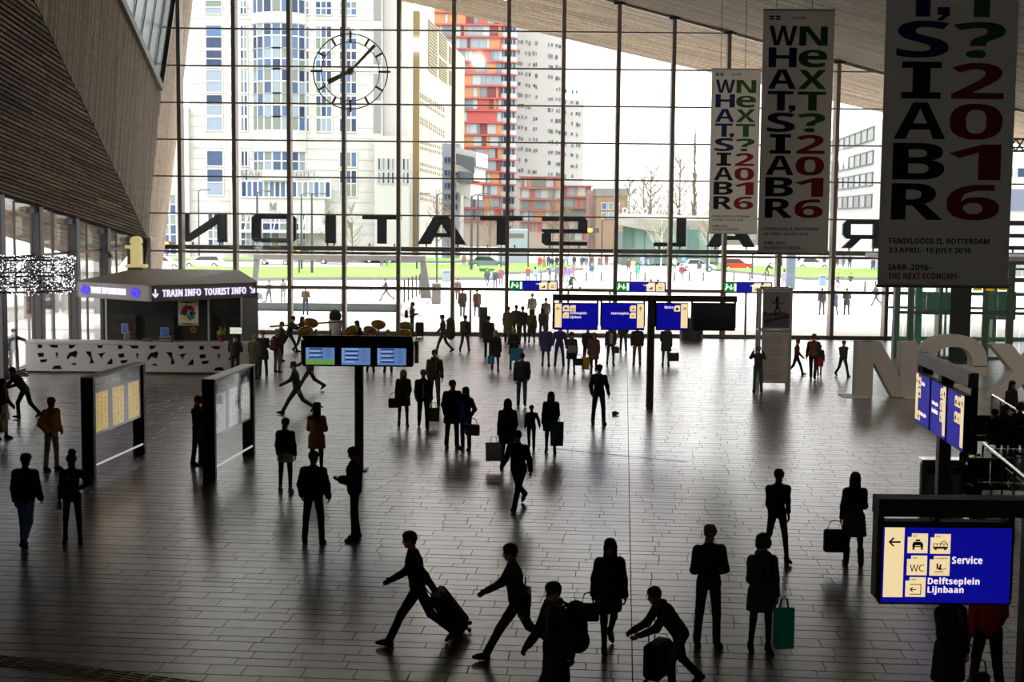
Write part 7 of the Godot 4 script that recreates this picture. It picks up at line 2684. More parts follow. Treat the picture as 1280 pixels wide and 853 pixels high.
	# pale block at the right edge
	var e := thing("pale_building", "pale block with a blue-grey band at the right edge behind the largest banner", "building", Vector3(at(1285, 250, 160).x, 0, -160))
	var es := begin()
	var etop := at(1270, 186, 160).y
	box(es, Vector3(0, etop / 2, -5), Vector3(9, etop, 10))
	obj("wall", es, M.office_white, e)
	var eb := begin()
	box(eb, Vector3(0, at(1270, 250, 160).y, 0.1), Vector3(9.1, 2.4, 0.4))
	obj("blue_band", eb, mat("band_blue_grey", ext("6f7d95"), 0.5), e)
	for i in 3:
		windows(e, e.position, Transform3D(Basis(), Vector3(-4.0 + i * 1.3, at(1270, 222, 160).y, 0.02)), 0, 0, 0.9, 1.1, 1, 1, M.white_frame, blue, 0.1)
	# low trees and sheds far back, so that the horizon is closed
	for q in [[480, 640, 306, "77705f", "far brown row of low buildings behind the letters in the middle"], [640, 780, 300, "857c70", "far low row of buildings under the red podium"], [880, 1060, 302, "8a8478", "far low row of buildings behind the right lawn"], [1040, 1320, 285, "a6a49f", "far pale row of buildings behind the right banner"], [150, 330, 290, "b5b4ae", "far pale row of buildings left of the hotel"]]:
		var dd := 330.0
		var x0 := at(q[0], 300, dd).x
		var x1 := at(q[1], 300, dd).x
		var y1 := at(q[0], q[2], dd).y
		var row := thing("low_building", q[4], "building", Vector3((x0 + x1) / 2, 0, -dd))
		var bx := begin()
		box(bx, Vector3(0, maxf(y1, 1.5) / 2 + 1.2, 0), Vector3(x1 - x0, maxf(y1, 1.5) + 2.4, 8))
		obj("wall", bx, mat("far_" + q[3], ext(q[3]), 0.9), row)
		for i in int((x1 - x0) / 2.4): ubox("window", Vector3(-(x1 - x0) / 2 + 1.2 + i * 2.4, 2.0, 4.02), Vector3(1.2, 1.3, 0.1), M.glass_grey, row)

func far_left() -> void:
	var t := thing("tram_shelter", "long white low building outside the left glazing", "building", Vector3(-30.0, 0, -75))
	var st := begin()
	box(st, Vector3(0, 1.55, 0), Vector3(3, 3.1, 50))
	obj("wall", st, mat("shelter_white", ext("dcdbd7"), 0.8), t)
	var rf := begin()
	box(rf, Vector3(0, 3.2, 0), Vector3(3.8, 0.25, 51))
	obj("roof_slab", rf, mat("shelter_roof", ext("8b8c8f"), 0.7), t)
	for i in 9:
		var pn := begin()
		box(pn, Vector3(1.52, 1.4, -22 + i * 5.5), Vector3(0.06, 2.0, 0.08))
		obj("post", pn, M.grey_metal, t)
	var rp := thing("advert_hoarding", "red and white striped panel outside behind the kiosk glass", "panel", Vector3(-21.6, 0, -64.0))
	for i in 5:
		var s := begin()
		box(s, Vector3(0, 1.85 + i * 0.26, 0), Vector3(0.12, 0.24, 3.4))
		obj("stripe", s, mat("panel_red", ext("8a3a3e"), 0.6) if i % 2 == 0 else mat("panel_rose", ext("a8757a"), 0.6), rp)
	for z in [-1.6, 1.6]:
		var s := begin()
		box(s, Vector3(0, 0.9, z), Vector3(0.1, 1.8, 0.1))
		obj("post", s, M.grey_metal, rp)
	var gs := thing("green_kiosk", "white roofed stall with a green sign outside the left glazing", "stall", Vector3(-25.5, 0, -88))
	var gb := begin()
	box(gb, Vector3(0, 1.3, 0), Vector3(2.6, 2.6, 2.6))
	obj("wall", gb, M.shelter_white, gs)
	var gp_ := begin()
	box(gp_, Vector3(0, 2.75, 1.34), Vector3(1.4, 0.35, 0.1))
	obj("green_sign", gp_, mat("stall_green", ext("4d9a5c"), 0.6), gs)
	var gr := begin()
	prism(gr, P([-1.7, 2.6, 1.7, 2.6, 0, 3.4]), 3.2, Transform3D(Basis(), Vector3(0, 0, -1.6)))
	obj("roof", gr, M.white_frame, gs)
	var cam := thing("security_camera", "small dark camera on the third column of the left glazing", "camera", Vector3(LEFT + 0.45, 4.25, -65.6))
	var cb := begin()
	cbox(cb, V0, Vector3(0.18, 0.2, 0.34), 0.02)
	obj("camera_body", cb, M.black_metal, cam)
	var bk := begin()
	box(bk, Vector3(-0.1, 0.16, 0), Vector3(0.2, 0.06, 0.06))
	obj("bracket", bk, M.black_metal, cam)

func frame_and_ramp() -> void:
	# slanted frame over the stairs outside
	var d := 103.0
	var t := thing("slanted_frame", "big grey slanted frame over the stairs outside, left of the middle", "canopy", Vector3(at(425, 376, d).x, 0, -d))
	var o := t.position
	var m := mat("frame_concrete", ext("8b8784"), 0.7)
	var bm := begin()
	var a := at(318, 321.5, d) - o
	var b := at(531, 322.5, d) - o
	cbox(bm, Vector3((a.x + b.x) / 2, (a.y + b.y) / 2, 0), Vector3(b.x - a.x, 0.38, 0.9), 0.03)
	obj("top_beam", bm, m, t)
	var lg := begin()
	var f0 := at(526.5, 376, d) - o
	var f1 := at(540, 378, d) - o
	var t0 := at(525.5, 320, d) - o
	var t1 := at(531.5, 319.5, d) - o
	hexa(lg, [f0 + v3(0, 0, 0.4), f1 + v3(0, 0, 0.4), f1 - v3(0, 0, 0.4), f0 - v3(0, 0, 0.4), t0 + v3(0, 0, 0.4), t1 + v3(0, 0, 0.4), t1 - v3(0, 0, 0.4), t0 - v3(0, 0, 0.4)])
	obj("leaning_leg", lg, m, t)
	var l2 := begin()
	var g0 := at(317, 377, d) - o
	beam(l2, Vector3(g0.x, 0, 0), Vector3(a.x + 0.2, a.y, 0), 0.35, 0.6)
	obj("leg", l2, m, t)
	# bright slab with dark fins at its foot
	var sl := thing("sloping_slab", "white sloping slab with a row of dark fins at the foot of the slanted frame", "ramp", gp(522, 392))
	var so := sl.position
	var p0 := gp(503, 397) - so
	var p1 := gp(539, 378) - so
	var p2 := gp(527, 371) - so
	var p3 := gp(497, 386) - so
	var ss := begin()
	var y := Vector3(0, 0.22, 0)
	hexa(ss, [p0, p1, p2, p3, p0 + y, p1 + y, p2 + y, p3 + y])
	obj("slab", ss, mat("slab_white", ext("dfe1e6"), 0.6), sl)
	for i in 6:
		var f := begin()
		var q := p3.lerp(p2, (i + 0.5) / 6.0) + y
		box(f, q + Vector3(0, 0.8, 0), Vector3(0.09, 1.6, 0.4))
		obj("fin", f, M.black_metal, sl)
	# parapet round the stairs: grey plinth, glass, thin rail
	var r := thing("stair_parapet", "long low parapet of glass on a grey plinth outside, left half of the front", "parapet", Vector3(at(405, 389, 91).x, 0, -91))
	var ro := r.position
	var x0 := at(238, 389, 91).x - ro.x
	var x1 := at(502, 389, 91).x - ro.x
	var pl := begin()
	cbox(pl, Vector3((x0 + x1) / 2, 0.26, 0), Vector3(x1 - x0, 0.52, 0.5), 0.02)
	obj("plinth", pl, mat("plinth_blue_grey", ext("8b989c"), 0.6), r)
	var gr := begin()
	for i in 90: box(gr, Vector3(lerpf(x0, x1, (i + 0.5) / 90), 0.05, 0.26), Vector3(0.07, 0.09, 0.04))
	obj("drain_grating", gr, M.black_metal, r).set_meta("kind", "stuff")
	var n := 7
	for i in n:
		var xa := lerpf(x0, x1, float(i) / n)
		var xb := lerpf(x0, x1, float(i + 1) / n)
		ubox("pane", Vector3((xa + xb) / 2, 1.0, 0), Vector3(xb - xa - 0.06, 0.95, 0.02), M.clear_pane, r)
		var po := begin()
		box(po, Vector3(xa, 0.98, 0), Vector3(0.04, 1.0, 0.05))
		obj("post", po, M.grey_metal, r)
	var rl := begin()
	beam(rl, Vector3(x0, 1.5, 0), Vector3(x1, 1.5, 0), 0.05, 0.05)
	obj("rail", rl, M.grey_metal, r)
	for i in 8:
		var di := begin()
		var x := lerpf(x0, x1, (i + 0.4) / 8.0)
		beam(di, Vector3(x, 0.5, -3.0), Vector3(x + 0.55, 1.45, -3.0), 0.07, 0.04)
		obj("escalator_strut", di, M.white_frame, r)

func lamp_posts() -> void:
	for q in [[249, 238, 331, 0.1, "lamp post behind the first letter N"], [322, 240, 347, 0.14, "lamp post behind the O, before the hotel"], [377, 243, 340, 0.12, "lamp post left of the letter I"], [390, 243, 345, 0.14, "taller lamp post just left of the letter I"], [521, 243, 340, 0.1, "thin lamp post left of the first letter A"], [546, 243, 354, 0.1, "thin lamp post inside the first letter A"], [589, 245, 341, 0.16, "dark lamp post right of the first letter A"], [597, 243, 331, 0.14, "second dark lamp post right of the first letter A"], [626, 247, 345, 0.08, "thin lamp post inside the second letter T"], [660, 262, 345, 0.1, "thin lamp post left of the letter S"], [752, 275, 332, 0.1, "lamp post before the brown brick block"], [940, 318, 349, 0.1, "lamp post right of the red car"], [977, 316, 333, 0.1, "short post behind the middle banner"], [884, 290, 340, 0.12, "lamp post at the right end of the pavilion"]]:
		var g := gp(q[0], q[2])
		var top := at(q[0], q[1], -g.z).y
		var t := thing("lamp_post", q[4], "lamp post", g)
		var st := begin()
		tube(st, [V0, v3(0, top * 0.5, 0), v3(0, top, 0)], q[3] * 1.1, q[3] * 0.7, 8)
		obj("pole", st, mat("lamp_post_grey", ext("4c5058"), 0.5, 0.2), t)
		var hd := begin()
		tube(hd, [v3(0, top - 0.1, 0), v3(0.4, top + 0.12, 0), v3(1.0, top + 0.1, 0)], 0.06, 0.05, 6)
		cbox(hd, v3(1.15, top + 0.08, 0), v3(0.6, 0.12, 0.25), 0.03)
		obj("lamp_head", hd, M.lamp_post_grey, t)
	# thick blue-grey pillar behind the poster stand
	var g := gp(988, 362)
	var pt := thing("advertising_pillar", "thick blue-grey pillar outside behind the poster stand", "pillar", g)
	var ps := begin()
	lathe(ps, [Vector2(0, 0), Vector2(0.42, 0), Vector2(0.42, 5.2), Vector2(0, 5.2)], 18)
	obj("shaft", ps, mat("pillar_blue", ext("66788c"), 0.5), pt)
	var pc := begin()
	lathe(pc, [Vector2(0.42, 5.2), Vector2(0.46, 5.2), Vector2(0.46, 5.4), Vector2(0, 5.4)], 18)
	obj("cap", pc, M.frame_grey, pt)

func car(base: Vector3, yaw: float, hex: String, l: float, label: String, wagon: bool) -> void:
	var t := thing("car", label, "car", base, deg_to_rad(yaw))
	var w := 1.72
	var body := P([-l / 2, 0.32, l / 2, 0.32, l / 2, 0.66, l / 2 - 0.25, 0.84, l * 0.22, 0.9, -l / 2 + 0.1, 0.92, -l / 2, 0.7])
	var st := begin()
	prism(st, body, w, Transform3D(Basis(), v3(0, 0, -w / 2)))
	var rear := -l / 2 + (0.25 if wagon else 0.75)
	prism(st, P([rear - 0.12, 0.9, l * 0.24, 0.9, l * 0.06, 1.42, rear + 0.3, 1.45]), w - 0.24, Transform3D(Basis(), v3(0, 0, -w / 2 + 0.12)))
	obj("car_body", st, mat("car_" + hex, ext(hex, 0.6), 0.25, 0.1), t)
	for z in [w / 2 - 0.125, -w / 2 + 0.115]:
		var gl := begin()
		prism(gl, P([rear + 0.1, 0.94, l * 0.19, 0.94, l * 0.045, 1.36, rear + 0.36, 1.38]), 0.02, Transform3D(Basis(), v3(0, 0, z)))
		obj("window", gl, mat("car_glass", ext("2c3338"), 0.1), t)
	for x in [-l * 0.31, l * 0.31]:
		for z in [-w / 2 + 0.1, w / 2 - 0.1]:
			var wl := begin()
			lathe(wl, [Vector2(0, -0.11), Vector2(0.31, -0.11), Vector2(0.31, 0.11), Vector2(0, 0.11)], 16, Transform3D(Basis(Vector3.RIGHT, PI / 2), v3(x, 0.31, z)))
			var wo := obj("wheel", wl, M.rubber, t)
			var rm := begin()
			lathe(rm, [Vector2(0, -0.12), Vector2(0.19, -0.12), Vector2(0.19, 0.12), Vector2(0, 0.12)], 12, Transform3D(Basis(Vector3.RIGHT, PI / 2), v3(x, 0.31, z)))
			obj("rim", rm, M.light_metal, wo)
	for z in [-0.62, 0.62]:
		for x in [l / 2 - 0.02, -l / 2]: ubox("lamp", v3(x, 0.66, z), v3(0.06, 0.13, 0.24), mat("car_lamp", ext("d8b0a0"), 0.2), t)

func cars() -> void:
	for q in [[254, 335.3, 180, "c9ccd0", 4.6, "silver estate car seen between the first letter and the kiosk roof", true], [921, 338.3, 0, "c8352c", 3.7, "small red car right of the glass pavilion", true], [1015, 337, 0, "e6e7e8", 4.4, "white car behind the right lawn", false], [609, 335, 0, "6f7784", 4.6, "grey car crossing the middle of the square", false], [872, 339.5, 0, "a9b2b8", 4.2, "pale grey car between walking people, left of the red car", false], [475, 329, 0, "4b4e56", 4.3, "dark car behind the beam, under the first letter T", false], [205, 336.5, 0, "e3e3e2", 4.3, "white car at the foot of the timber pier", false], [418, 330.2, 0, "7c5f5f", 4.2, "dull red car under the letter I", false], [345, 331, 0, "d8c9c9", 4.2, "pale pink car under the letter O", true]]:
		car(gp(q[0], q[1]), q[2], q[3], q[4], q[5], q[6])

func street_small() -> void:
	# bollards
	var k := 0
	for px in [676, 694, 733, 751.5, 788.5, 806, 843, 861.5, 879, 917, 937, 957, 1081, 1094]:
		var g := gp(px, 351.5 if px < 1000 else 364)
		var t := thing("bollard", "slim dark bollard in a row across the far side of the square", "bollard", g, 0.0, "bollards across the square")
		var st := begin()
		lathe(st, [Vector2(0, 0), Vector2(0.085, 0), Vector2(0.085, 0.85), Vector2(0.05, 0.9), Vector2(0, 0.9)], 10)
		obj("shaft", st, mat("bollard_dark", ext("3e3e40"), 0.6), t)
	for q in [[1028, 357, 0.32, 1.0, "litter_bin", "blue-grey bin outside in front of the right lawn", "bin", "5f7186"], [545.5, 380, 0.32, 1.5, "litter_bin", "dark grey square bin outside near the sloping slab", "bin", "66625f"], [558, 352, 0.4, 1.1, "litter_bin", "blue-grey bin outside, left of the second grass bed", "bin", "6b7683"], [642, 331, 2.0, 4.6, "utility_cabinet", "tall grey cabinet behind the second letter T", "cabinet", "6d7780"]]:
		var t := thing(q[4], q[5], q[6], gp(q[0], q[1]))
		var st := begin()
		cbox(st, v3(0, q[3] / 2, 0), v3(q[2] * 2, q[3], q[2] * 1.6), 0.05)
		obj("casing", st, mat("box_" + q[7], Color(q[7]), 0.5), t)
		var lid := begin()
		box(lid, v3(0, q[3] * 0.82, q[2] * 0.81), v3(q[2] * 1.3, q[3] * 0.12, 0.04))
		obj("slot", lid, M.dark_steel, t)
	# orange warning lamp and traffic light by the pier
	for q in [[209, 305, 333, "amber traffic signal beside the timber pier", "e07a1a"], [374, 311, 345, "yellow signal between the letters O and I", "e0a010"], [737, 288, 340, "orange signal right of the letter S", "d97a20"]]:
		var g := gp(q[0], q[2])
		var y := at(q[0], q[1], -g.z).y
		var t := thing("traffic_signal", q[3], "signal", g)
		var st := begin()
		tube(st, [V0, v3(0, y + 0.5, 0)], 0.09, -1, 8)
		obj("pole", st, M.lamp_post_grey, t)
		var bx := begin()
		cbox(bx, v3(0.3, y, 0.05), v3(1.4, 0.6, 0.3), 0.04)
		obj("signal_box", bx, M.black_metal, t)
		var lp := begin()
		sphere(lp, v3(-0.05, y, 0.22), v3(0.36, 0.27, 0.1), 10, 6)
		obj("lamp", lp, glow("signal_" + q[4], Color(q[4]), 0.8), t)

# ---------------------------------------------------------------- the people in the hall
func put(px: float, py: float, h: float, yaw: float, pose: String, d: Dictionary, label: String, group := "") -> Dictionary:
	return person(label, gp(px, py), h, yaw, pose, d, group)

func crowd_inside() -> void:
	make_templates()
	var p: Dictionary
	# left edge and counter
	p = put(18, 466, 1.72, 25, "counter", {"f": true, "tc": "15151a", "bc": "16181f", "hair": "ponytail", "scarf": "3a2a22"}, "person in dark jacket resting one arm on the left end of the pale counter")
	handbag("red-brown bag held by the person at the left end of the counter", p.r, "5a3326", 0.36, 0.28, 20)
	p = put(4, 549, 1.68, 80, "bag_right", {"f": true, "tc": "131316", "bottom": "skirt", "kc": "dcd4c0", "bc": "121215", "hair": "long", "hc": "191310"}, "person in a white skirt and black top cut by the left edge")
	tote("beige bag in the hand of the person in the white skirt at the left edge", p.r + v3(0.12, 0, 0.05), "8a7a58", 0.3, 0.34, 0.12, 80)
	p = put(32, 523, 1.72, -100, "bend", {"tc": "2a2c30", "bc": "202226", "hair": "short", "scarf": "4a4d50"}, "stooping person in grey-black walking left between the counter and the yellow-jacketed man")
	p = put(65, 588, 1.8, 62, "pockets", {"top": "puffy", "tc": "dba232", "bc": "b8b088", "hair": "short", "hc": "8d8b86", "skin": "b06a4c", "sc": "171512"}, "bearded person in mustard jacket and khaki trousers facing the yellow timetable sheets")
	p = put(33, 685, 1.78, 170, "step", {"top": "puffy", "tc": "101012", "bc": "5a86b0", "hair": "cap", "hc": "5a4a38", "under": "short", "skin": "5a4032"}, "person in black padded jacket, cap and blue jeans at lower left, seen from behind")
	p = put(91, 680, 1.72, 12, "hip", {"f": true, "top": "shirt", "tc": "111114", "bc": "0f0f12", "bottom": "tights", "hair": "bun", "hc": "14100e", "skin": "6d4a36"}, "person with a high hair bun and a gold-printed black jumper at lower left")
	var tx := begin()
	text(tx, "22", font_bold, -0.09, 0, 0.16, 0.13, 0.012)
	var num := obj("print", tx, mat("gold_print", Color("a08a50"), 0.7), p.node)
	num.position = (p.joints.chest as Vector3) + v3(0, -0.02, 0.128)
	var pap := thing("folded_paper", "small pale folded paper in the hand of the person with the hair bun", "paper", p.r)
	var pst := begin()
	cbox(pst, V0, v3(0.09, 0.16, 0.02), 0.004)
	obj("paper_sheet", pst, mat("paper_pale", Color("b9bccb"), 0.7), pap)
	p = put(247.5, 581, 1.74, 75, "front", {"tc": "111114", "bc": "15161c", "hair": "short", "hc": "3a2418", "skin": "a5684a"}, "person in black close beside the post of the board with white sheets")
	p = put(294, 474, 1.72, 178, "front", {"top": "puffy", "tc": "131417", "bc": "16181c", "hair": "short", "hc": "15110f"}, "person in dark jacket at the counter in front of the pale monitor, seen from behind")
	p = put(318, 474, 1.7, 160, "stand", {"top": "coat", "tc": "39402a", "bc": "17171a", "hair": "short", "hc": "7a6a4e"}, "person in olive coat standing at the right end of the counter")
	p = put(329, 470, 1.76, -160, "phone", {"top": "coat", "tc": "151518", "bc": "121214", "hair": "short", "hc": "46301f"}, "person in black coat in the group right of the counter, behind the olive coat")
	p = put(347, 466, 1.72, 150, "stand", {"f": true, "tc": "1c1719", "bc": "5b473a", "hair": "bob", "hc": "6e563a"}, "person in tan trousers in the group right of the counter")
	backpack("dark red backpack on the person in tan trousers right of the counter", p, "5e1f26", 0.8)
	p = put(352, 452, 1.7, 120, "front", {"tc": "2a1e1c", "bc": "17161a", "hair": "short", "hc": "5a4632"}, "person half hidden in the middle of the group right of the counter")
	p = put(361, 441, 1.78, 78, "push", {"tc": "181b1c", "bc": "15191c", "hair": "short", "hc": "1d1612"}, "person in dark clothes leaning forward and pushing, left of the red-haired person")
	p = put(377, 441, 1.7, 60, "walk", {"f": true, "tc": "191616", "bc": "2a3640", "hair": "long", "hc": "5e2a1c"}, "red-haired person in black walking beside the yellow-lined shells")
	p = put(447, 447, 1.68, -40, "walk", {"f": true, "top": "coat", "tc": "1a1614", "bc": "17161a", "hair": "hood", "hc": "1a1614"}, "hooded dark person walking behind the leaning shell, over the left screen")
	p = put(463, 465, 1.72, 178, "stand", {"tc": "2a211a", "bc": "1a1818", "hair": "short", "hc": "2a1e16"}, "person whose dark head is under the pair of shells, behind the departure screens")
	p = put(485, 466, 1.74, -165, "stand", {"tc": "1a1718", "bc": "1a1819", "hair": "bald", "skin": "8d6a52"}, "bald person behind the right departure screen")
	p = put(515, 421, 1.78, 88, "front", {"tc": "33332c", "bc": "2a2a26", "hair": "cap", "hc": "2a2824", "under": "short"}, "person in a cap standing by the glass with a backpack, facing right")
	backpack("brown-black backpack on the person in the cap by the glass", p, "3a2a26", 0.75)
	suitcase("tall black suitcase beside the person in the cap by the glass", gp(524.5, 422), 10, 0, "232423", 0.72, 0.42)
	p = put(554, 441, 1.8, -95, "walk", {"tc": "33322a", "bc": "2d2f2c", "hair": "short", "hc": "2a2620"}, "person bent under a huge pack walking left beside a dark mullion by the doors")
	backpack("huge olive-black pack on the person walking left by the doors", p, "33322a", 1.7)
	p = put(581, 440, 1.74, 165, "walk_b", {"tc": "2d2f28", "bc": "33352f", "hair": "short", "hc": "2a2520"}, "person with an olive rucksack walking out through the open door left of the middle")
	backpack("olive rucksack on the person walking out left of the middle", p, "4a4a2e", 0.85)
	p = put(610, 447, 1.86, 176, "step", {"top": "coat", "tc": "1d1e1a", "bc": "1a1d22", "hair": "short", "hc": "221c16"}, "tall person in dark coat seen from behind, just left of the two with blue bags")
	p = put(635, 428, 1.78, 178, "stand", {"top": "longcoat", "tc": "57503a", "bc": "2a2620", "hair": "short", "hc": "2a2620"}, "broad person in khaki coat walking out, just above the second blue bag")
	p = put(645, 424, 1.8, 178, "walk", {"tc": "3a3a30", "bc": "2b2b2a", "hair": "short", "hc": "25201a"}, "person partly hidden behind the broad khaki coat by the doors")
	p = put(653, 428, 1.8, 179, "stand", {"tc": "2a2a27", "bc": "2a2a2a", "hair": "short", "hc": "221c18"}, "person in dark jacket walking out between the khaki coat and the skirted walker")
	p = put(664.5, 429, 1.72, 176, "walk_b", {"f": true, "tc": "45442c", "bottom": "skirt", "kc": "2b2a20", "bc": "1d1b1a", "hair": "bob", "hc": "2a2018"}, "person in olive jacket and dark skirt walking out in the bright doorway")
	p = put(665, 404, 1.8, 178, "walk", {"tc": "4a463a", "bc": "45443d", "hair": "short", "hc": "2a241c"}, "person stepping outside directly beyond the olive jacket and skirt")
	p = put(682, 412, 1.82, 176, "walk", {"tc": "3f3d38", "bc": "3d3d3c", "hair": "short", "hc": "2b241d"}, "person in dark jacket stepping outside next to the left sign panel")
	p = put(678, 425, 1.66, 172, "walk_b", {"f": true, "tc": "3a3834", "bc": "39393a", "hair": "bob", "hc": "2b241d"}, "smaller person in grey-brown walking out close to the left sign panel")
	p = put(619, 464, 1.72, 2, "walk", {"f": true, "top": "coat", "tc": "131214", "bottom": "tights", "bc": "131216", "hair": "long", "hc": "8d7048"}, "blond person in short black coat coming in, left of the two with blue bags")
	tote("small blue bag hanging from the blond person on the left", p.r, "1b6f96", 0.3, 0.32)
	p = put(642, 462, 1.7, 0, "front", {"f": true, "top": "coat", "tc": "141216", "bottom": "tights", "bc": "131216", "hair": "bob", "hc": "8d7a58"}, "fair-haired person in black holding a wide blue bag in front")
	tote("wide blue bag held in front by the fair-haired person", p.r.lerp(p.l, 0.5) + v3(0.12, -0.05, 0.12), "2a7a9c", 0.55, 0.5)
	p = put(682, 458, 1.76, 176, "stand", {"top": "coat", "tc": "38355c", "bc": "2e3560", "bottom": "tights", "hair": "bob", "hc": "4a3a34"}, "left one of two people in violet-blue coats under the left sign panel")
	p = put(699, 458, 1.76, 178, "wide", {"top": "jacket", "tc": "2d2d52", "bc": "222a4a", "hair": "short", "hc": "2a2220"}, "right one of two people in violet-blue coats under the left sign panel")
	p = put(714, 468, 1.68, 3, "phone", {"f": true, "top": "coat", "tc": "16161e", "bottom": "tights", "bc": "26304a", "hair": "hood", "hc": "191518"}, "person in dark hooded coat with two bags under the left sign panel")
	handbag("grey bag in front of the person in the dark hooded coat", p.r + v3(0.05, 0.1, 0.12), "6b6c7a", 0.34, 0.3)
	handbag("black bag at the side of the person in the dark hooded coat", p.l + v3(0.1, 0.05, 0), "14141c", 0.32, 0.28)
	p = put(734, 459, 1.78, 8, "walk", {"top": "jacket", "tc": "1d1a2c", "bc": "2a2430", "hair": "short", "hc": "1c1614"}, "person in dark blue behind the one with the yellow bag")
	p = put(742, 467, 1.7, 0, "walk_b", {"f": true, "top": "coat", "tc": "4e3c2c", "bottom": "tights", "bc": "1a171a", "hair": "long", "hc": "4a281c"}, "long-haired person in brown coat with a yellow bag between the two left sign panels")
	tote("yellow bag carried by the person in the brown coat", p.r + v3(-0.1, 0.1, 0.05), "b08a12", 0.34, 0.5)
	p = put(763, 457, 1.74, 4, "bag_right", {"f": true, "tc": "2a221c", "bottom": "tights", "bc": "23241f", "hair": "long", "hc": "2a1c14"}, "person in dark jacket with a pale shirt front under the middle sign panel")
	var sf := begin()
	prism(sf, P([-0.07, 0.0, 0.07, 0.0, 0.08, 0.45, 0.0, 0.48, -0.08, 0.45]), 0.02)
	var sfo := obj("shirt_front", sf, cloth("9d968c"), p.node)
	sfo.position = (p.joints.waist as Vector3) + v3(0, -0.16, 0.15)
	handbag("dark bag at the hip of the person with the pale shirt front", p.l + v3(0.06, 0.1, 0), "35352f", 0.28, 0.28)
	p = put(779, 440, 1.74, 178, "walk", {"tc": "2c2628", "bc": "2f3338", "hair": "short", "hc": "241d18"}, "person behind the middle sign panel whose legs show below it")
	p = put(796, 457, 1.74, 178, "stand", {"top": "puffy", "tc": "231f1b", "bc": "5a4630", "hair": "short", "hc": "241c16"}, "person in dark padded jacket and brown trousers beside the tall sign post")
	p = put(832, 458, 1.78, 172, "bag_right", {"f": true, "top": "coat", "tc": "2b2b27", "bottom": "tights", "bc": "33353a", "hair": "short", "hc": "231c17"}, "person carrying a square bag away, right of the tall sign post")
	handbag("square dark bag carried by the person right of the tall sign post", p.r + v3(0.12, -0.05, 0), "2d2a26", 0.42, 0.36)
	# right of the middle
	p = put(947, 491, 1.7, 176, "photo", {"tc": "23211f", "bc": "2f4048", "hair": "short", "hc": "6d5848"}, "person in jeans with both hands raised to the face in front of the poster stand")
	var cm := thing("camera", "small dark camera held up by the person in front of the poster stand", "camera", p.r.lerp(p.l, 0.5) + v3(0, 0.02, -0.02))
	var cst := begin()
	cbox(cst, V0, v3(0.13, 0.08, 0.05), 0.01)
	obj("camera_body", cst, M.black_metal, cm)
	var cl := begin()
	lathe(cl, [Vector2(0, 0), Vector2(0.03, 0), Vector2(0.028, 0.05), Vector2(0, 0.05)], 12, Transform3D(Basis(Vector3.RIGHT, -PI / 2), v3(0, 0, -0.02)))
	obj("lens", cl, M.black_metal, cm)
	p = put(995, 469, 1.5, 70, "walk", {"f": true, "tc": "6a1f24", "bc": "26242a", "hair": "short", "hc": "3a2418", "hs": 1.05}, "slim person in red top stepping out from behind the poster stand")
	p = put(1016, 474, 1.84, 160, "walk", {"top": "jacket", "tc": "35281e", "bc": "1c1a1c", "hair": "short", "hc": "4a3a2c"}, "tall person in brown jacket with an orange-brown pack, left of the giant N")
	backpack("orange-brown pack on the tall person left of the giant N", p, "5c2f1c", 0.9)
	p = put(1024, 470, 1.3, 175, "walk_b", {"f": true, "tc": "1c191c", "bottom": "skirt", "kc": "8a2026", "bc": "2a1d20", "hair": "bob", "hc": "241a15"}, "child in red skirt close beside the tall person with the orange-brown pack")
	p = put(1053, 471, 1.5, 20, "walk", {"tc": "262628", "bc": "1e1f24", "hair": "short", "hc": "2a1f18"}, "slim young person in grey walking alone just left of the giant N")
	# middle of the hall
	p = put(652, 508, 1.78, 178, "step", {"top": "puffy", "tc": "1a2433", "bc": "27424f", "hair": "short", "hc": "2c1d16"}, "person in navy jacket and teal jeans walking away in the middle of the hall")
	p = put(748, 531, 1.84, 158, "wide", {"tc": "151c2a", "bc": "22262a", "hair": "short", "hc": "1c1411", "sc": "5b5148"}, "person in navy jumper walking away alone, left of the crumpled thing on the floor")
	p = put(543, 507, 1.92, 5, "walk", {"top": "jacket", "tc": "1f231f", "bc": "232a30", "hair": "short", "hc": "1d1512", "scarf": "5a2e1c"}, "tall person with an orange-brown scarf walking behind the couple in black")
	p = put(504, 533, 1.7, 8, "bag_right", {"f": true, "top": "coat", "tc": "101012", "bc": "26364a", "bottom": "tights", "hair": "long", "hc": "7a5f40"}, "blond person in black coat and jeans, left one of the couple walking under the screens")
	handbag("black shoulder bag of the blond person in the walking couple", p.r + v3(-0.08, 0.25, 0), "121214", 0.3, 0.28)
	p = put(529, 535, 1.8, 4, "walk", {"top": "jacket", "tc": "0f0f11", "bc": "131419", "hair": "short", "hc": "6a5342", "skin": "c08a6c"}, "person in black jacket with a pale zip, right one of the walking couple")
	var zp := begin()
	rect(zp, -0.012, 0, 0.024, 0.42, 0.02)
	var zo := obj("zip", zp, cloth("8a949c"), p.node)
	zo.position = (p.joints.waist as Vector3) + v3(0, -0.15, 0.155)
	tote("dark patterned bag in the hand of the person with the pale zip", p.l + v3(0.06, 0, 0.05), "34342f", 0.34, 0.4)
	p = put(565, 560, 1.86, 22, "look_up", {"top": "coat", "tc": "121113", "bc": "15181f", "hair": "short", "hc": "241812", "skin": "a87458", "sc": "6a4a32"}, "person in black coat looking up, left one of the standing couple in the middle")
	p = put(582, 562, 1.7, -28, "pockets", {"f": true, "top": "jacket", "tc": "35342f", "bc": "3a64a8", "hair": "bob", "hc": "3a2318", "scarf": "23201e", "sc": "8a6a4a"}, "person in grey cardigan over blue, right one of the standing couple in the middle")
	var bf := begin()
	prism(bf, P([-0.08, 0.0, 0.06, 0.0, 0.07, 0.42, -0.08, 0.42]), 0.02)
	var bo := obj("blue_front", bf, cloth("2a70c0"), p.node)
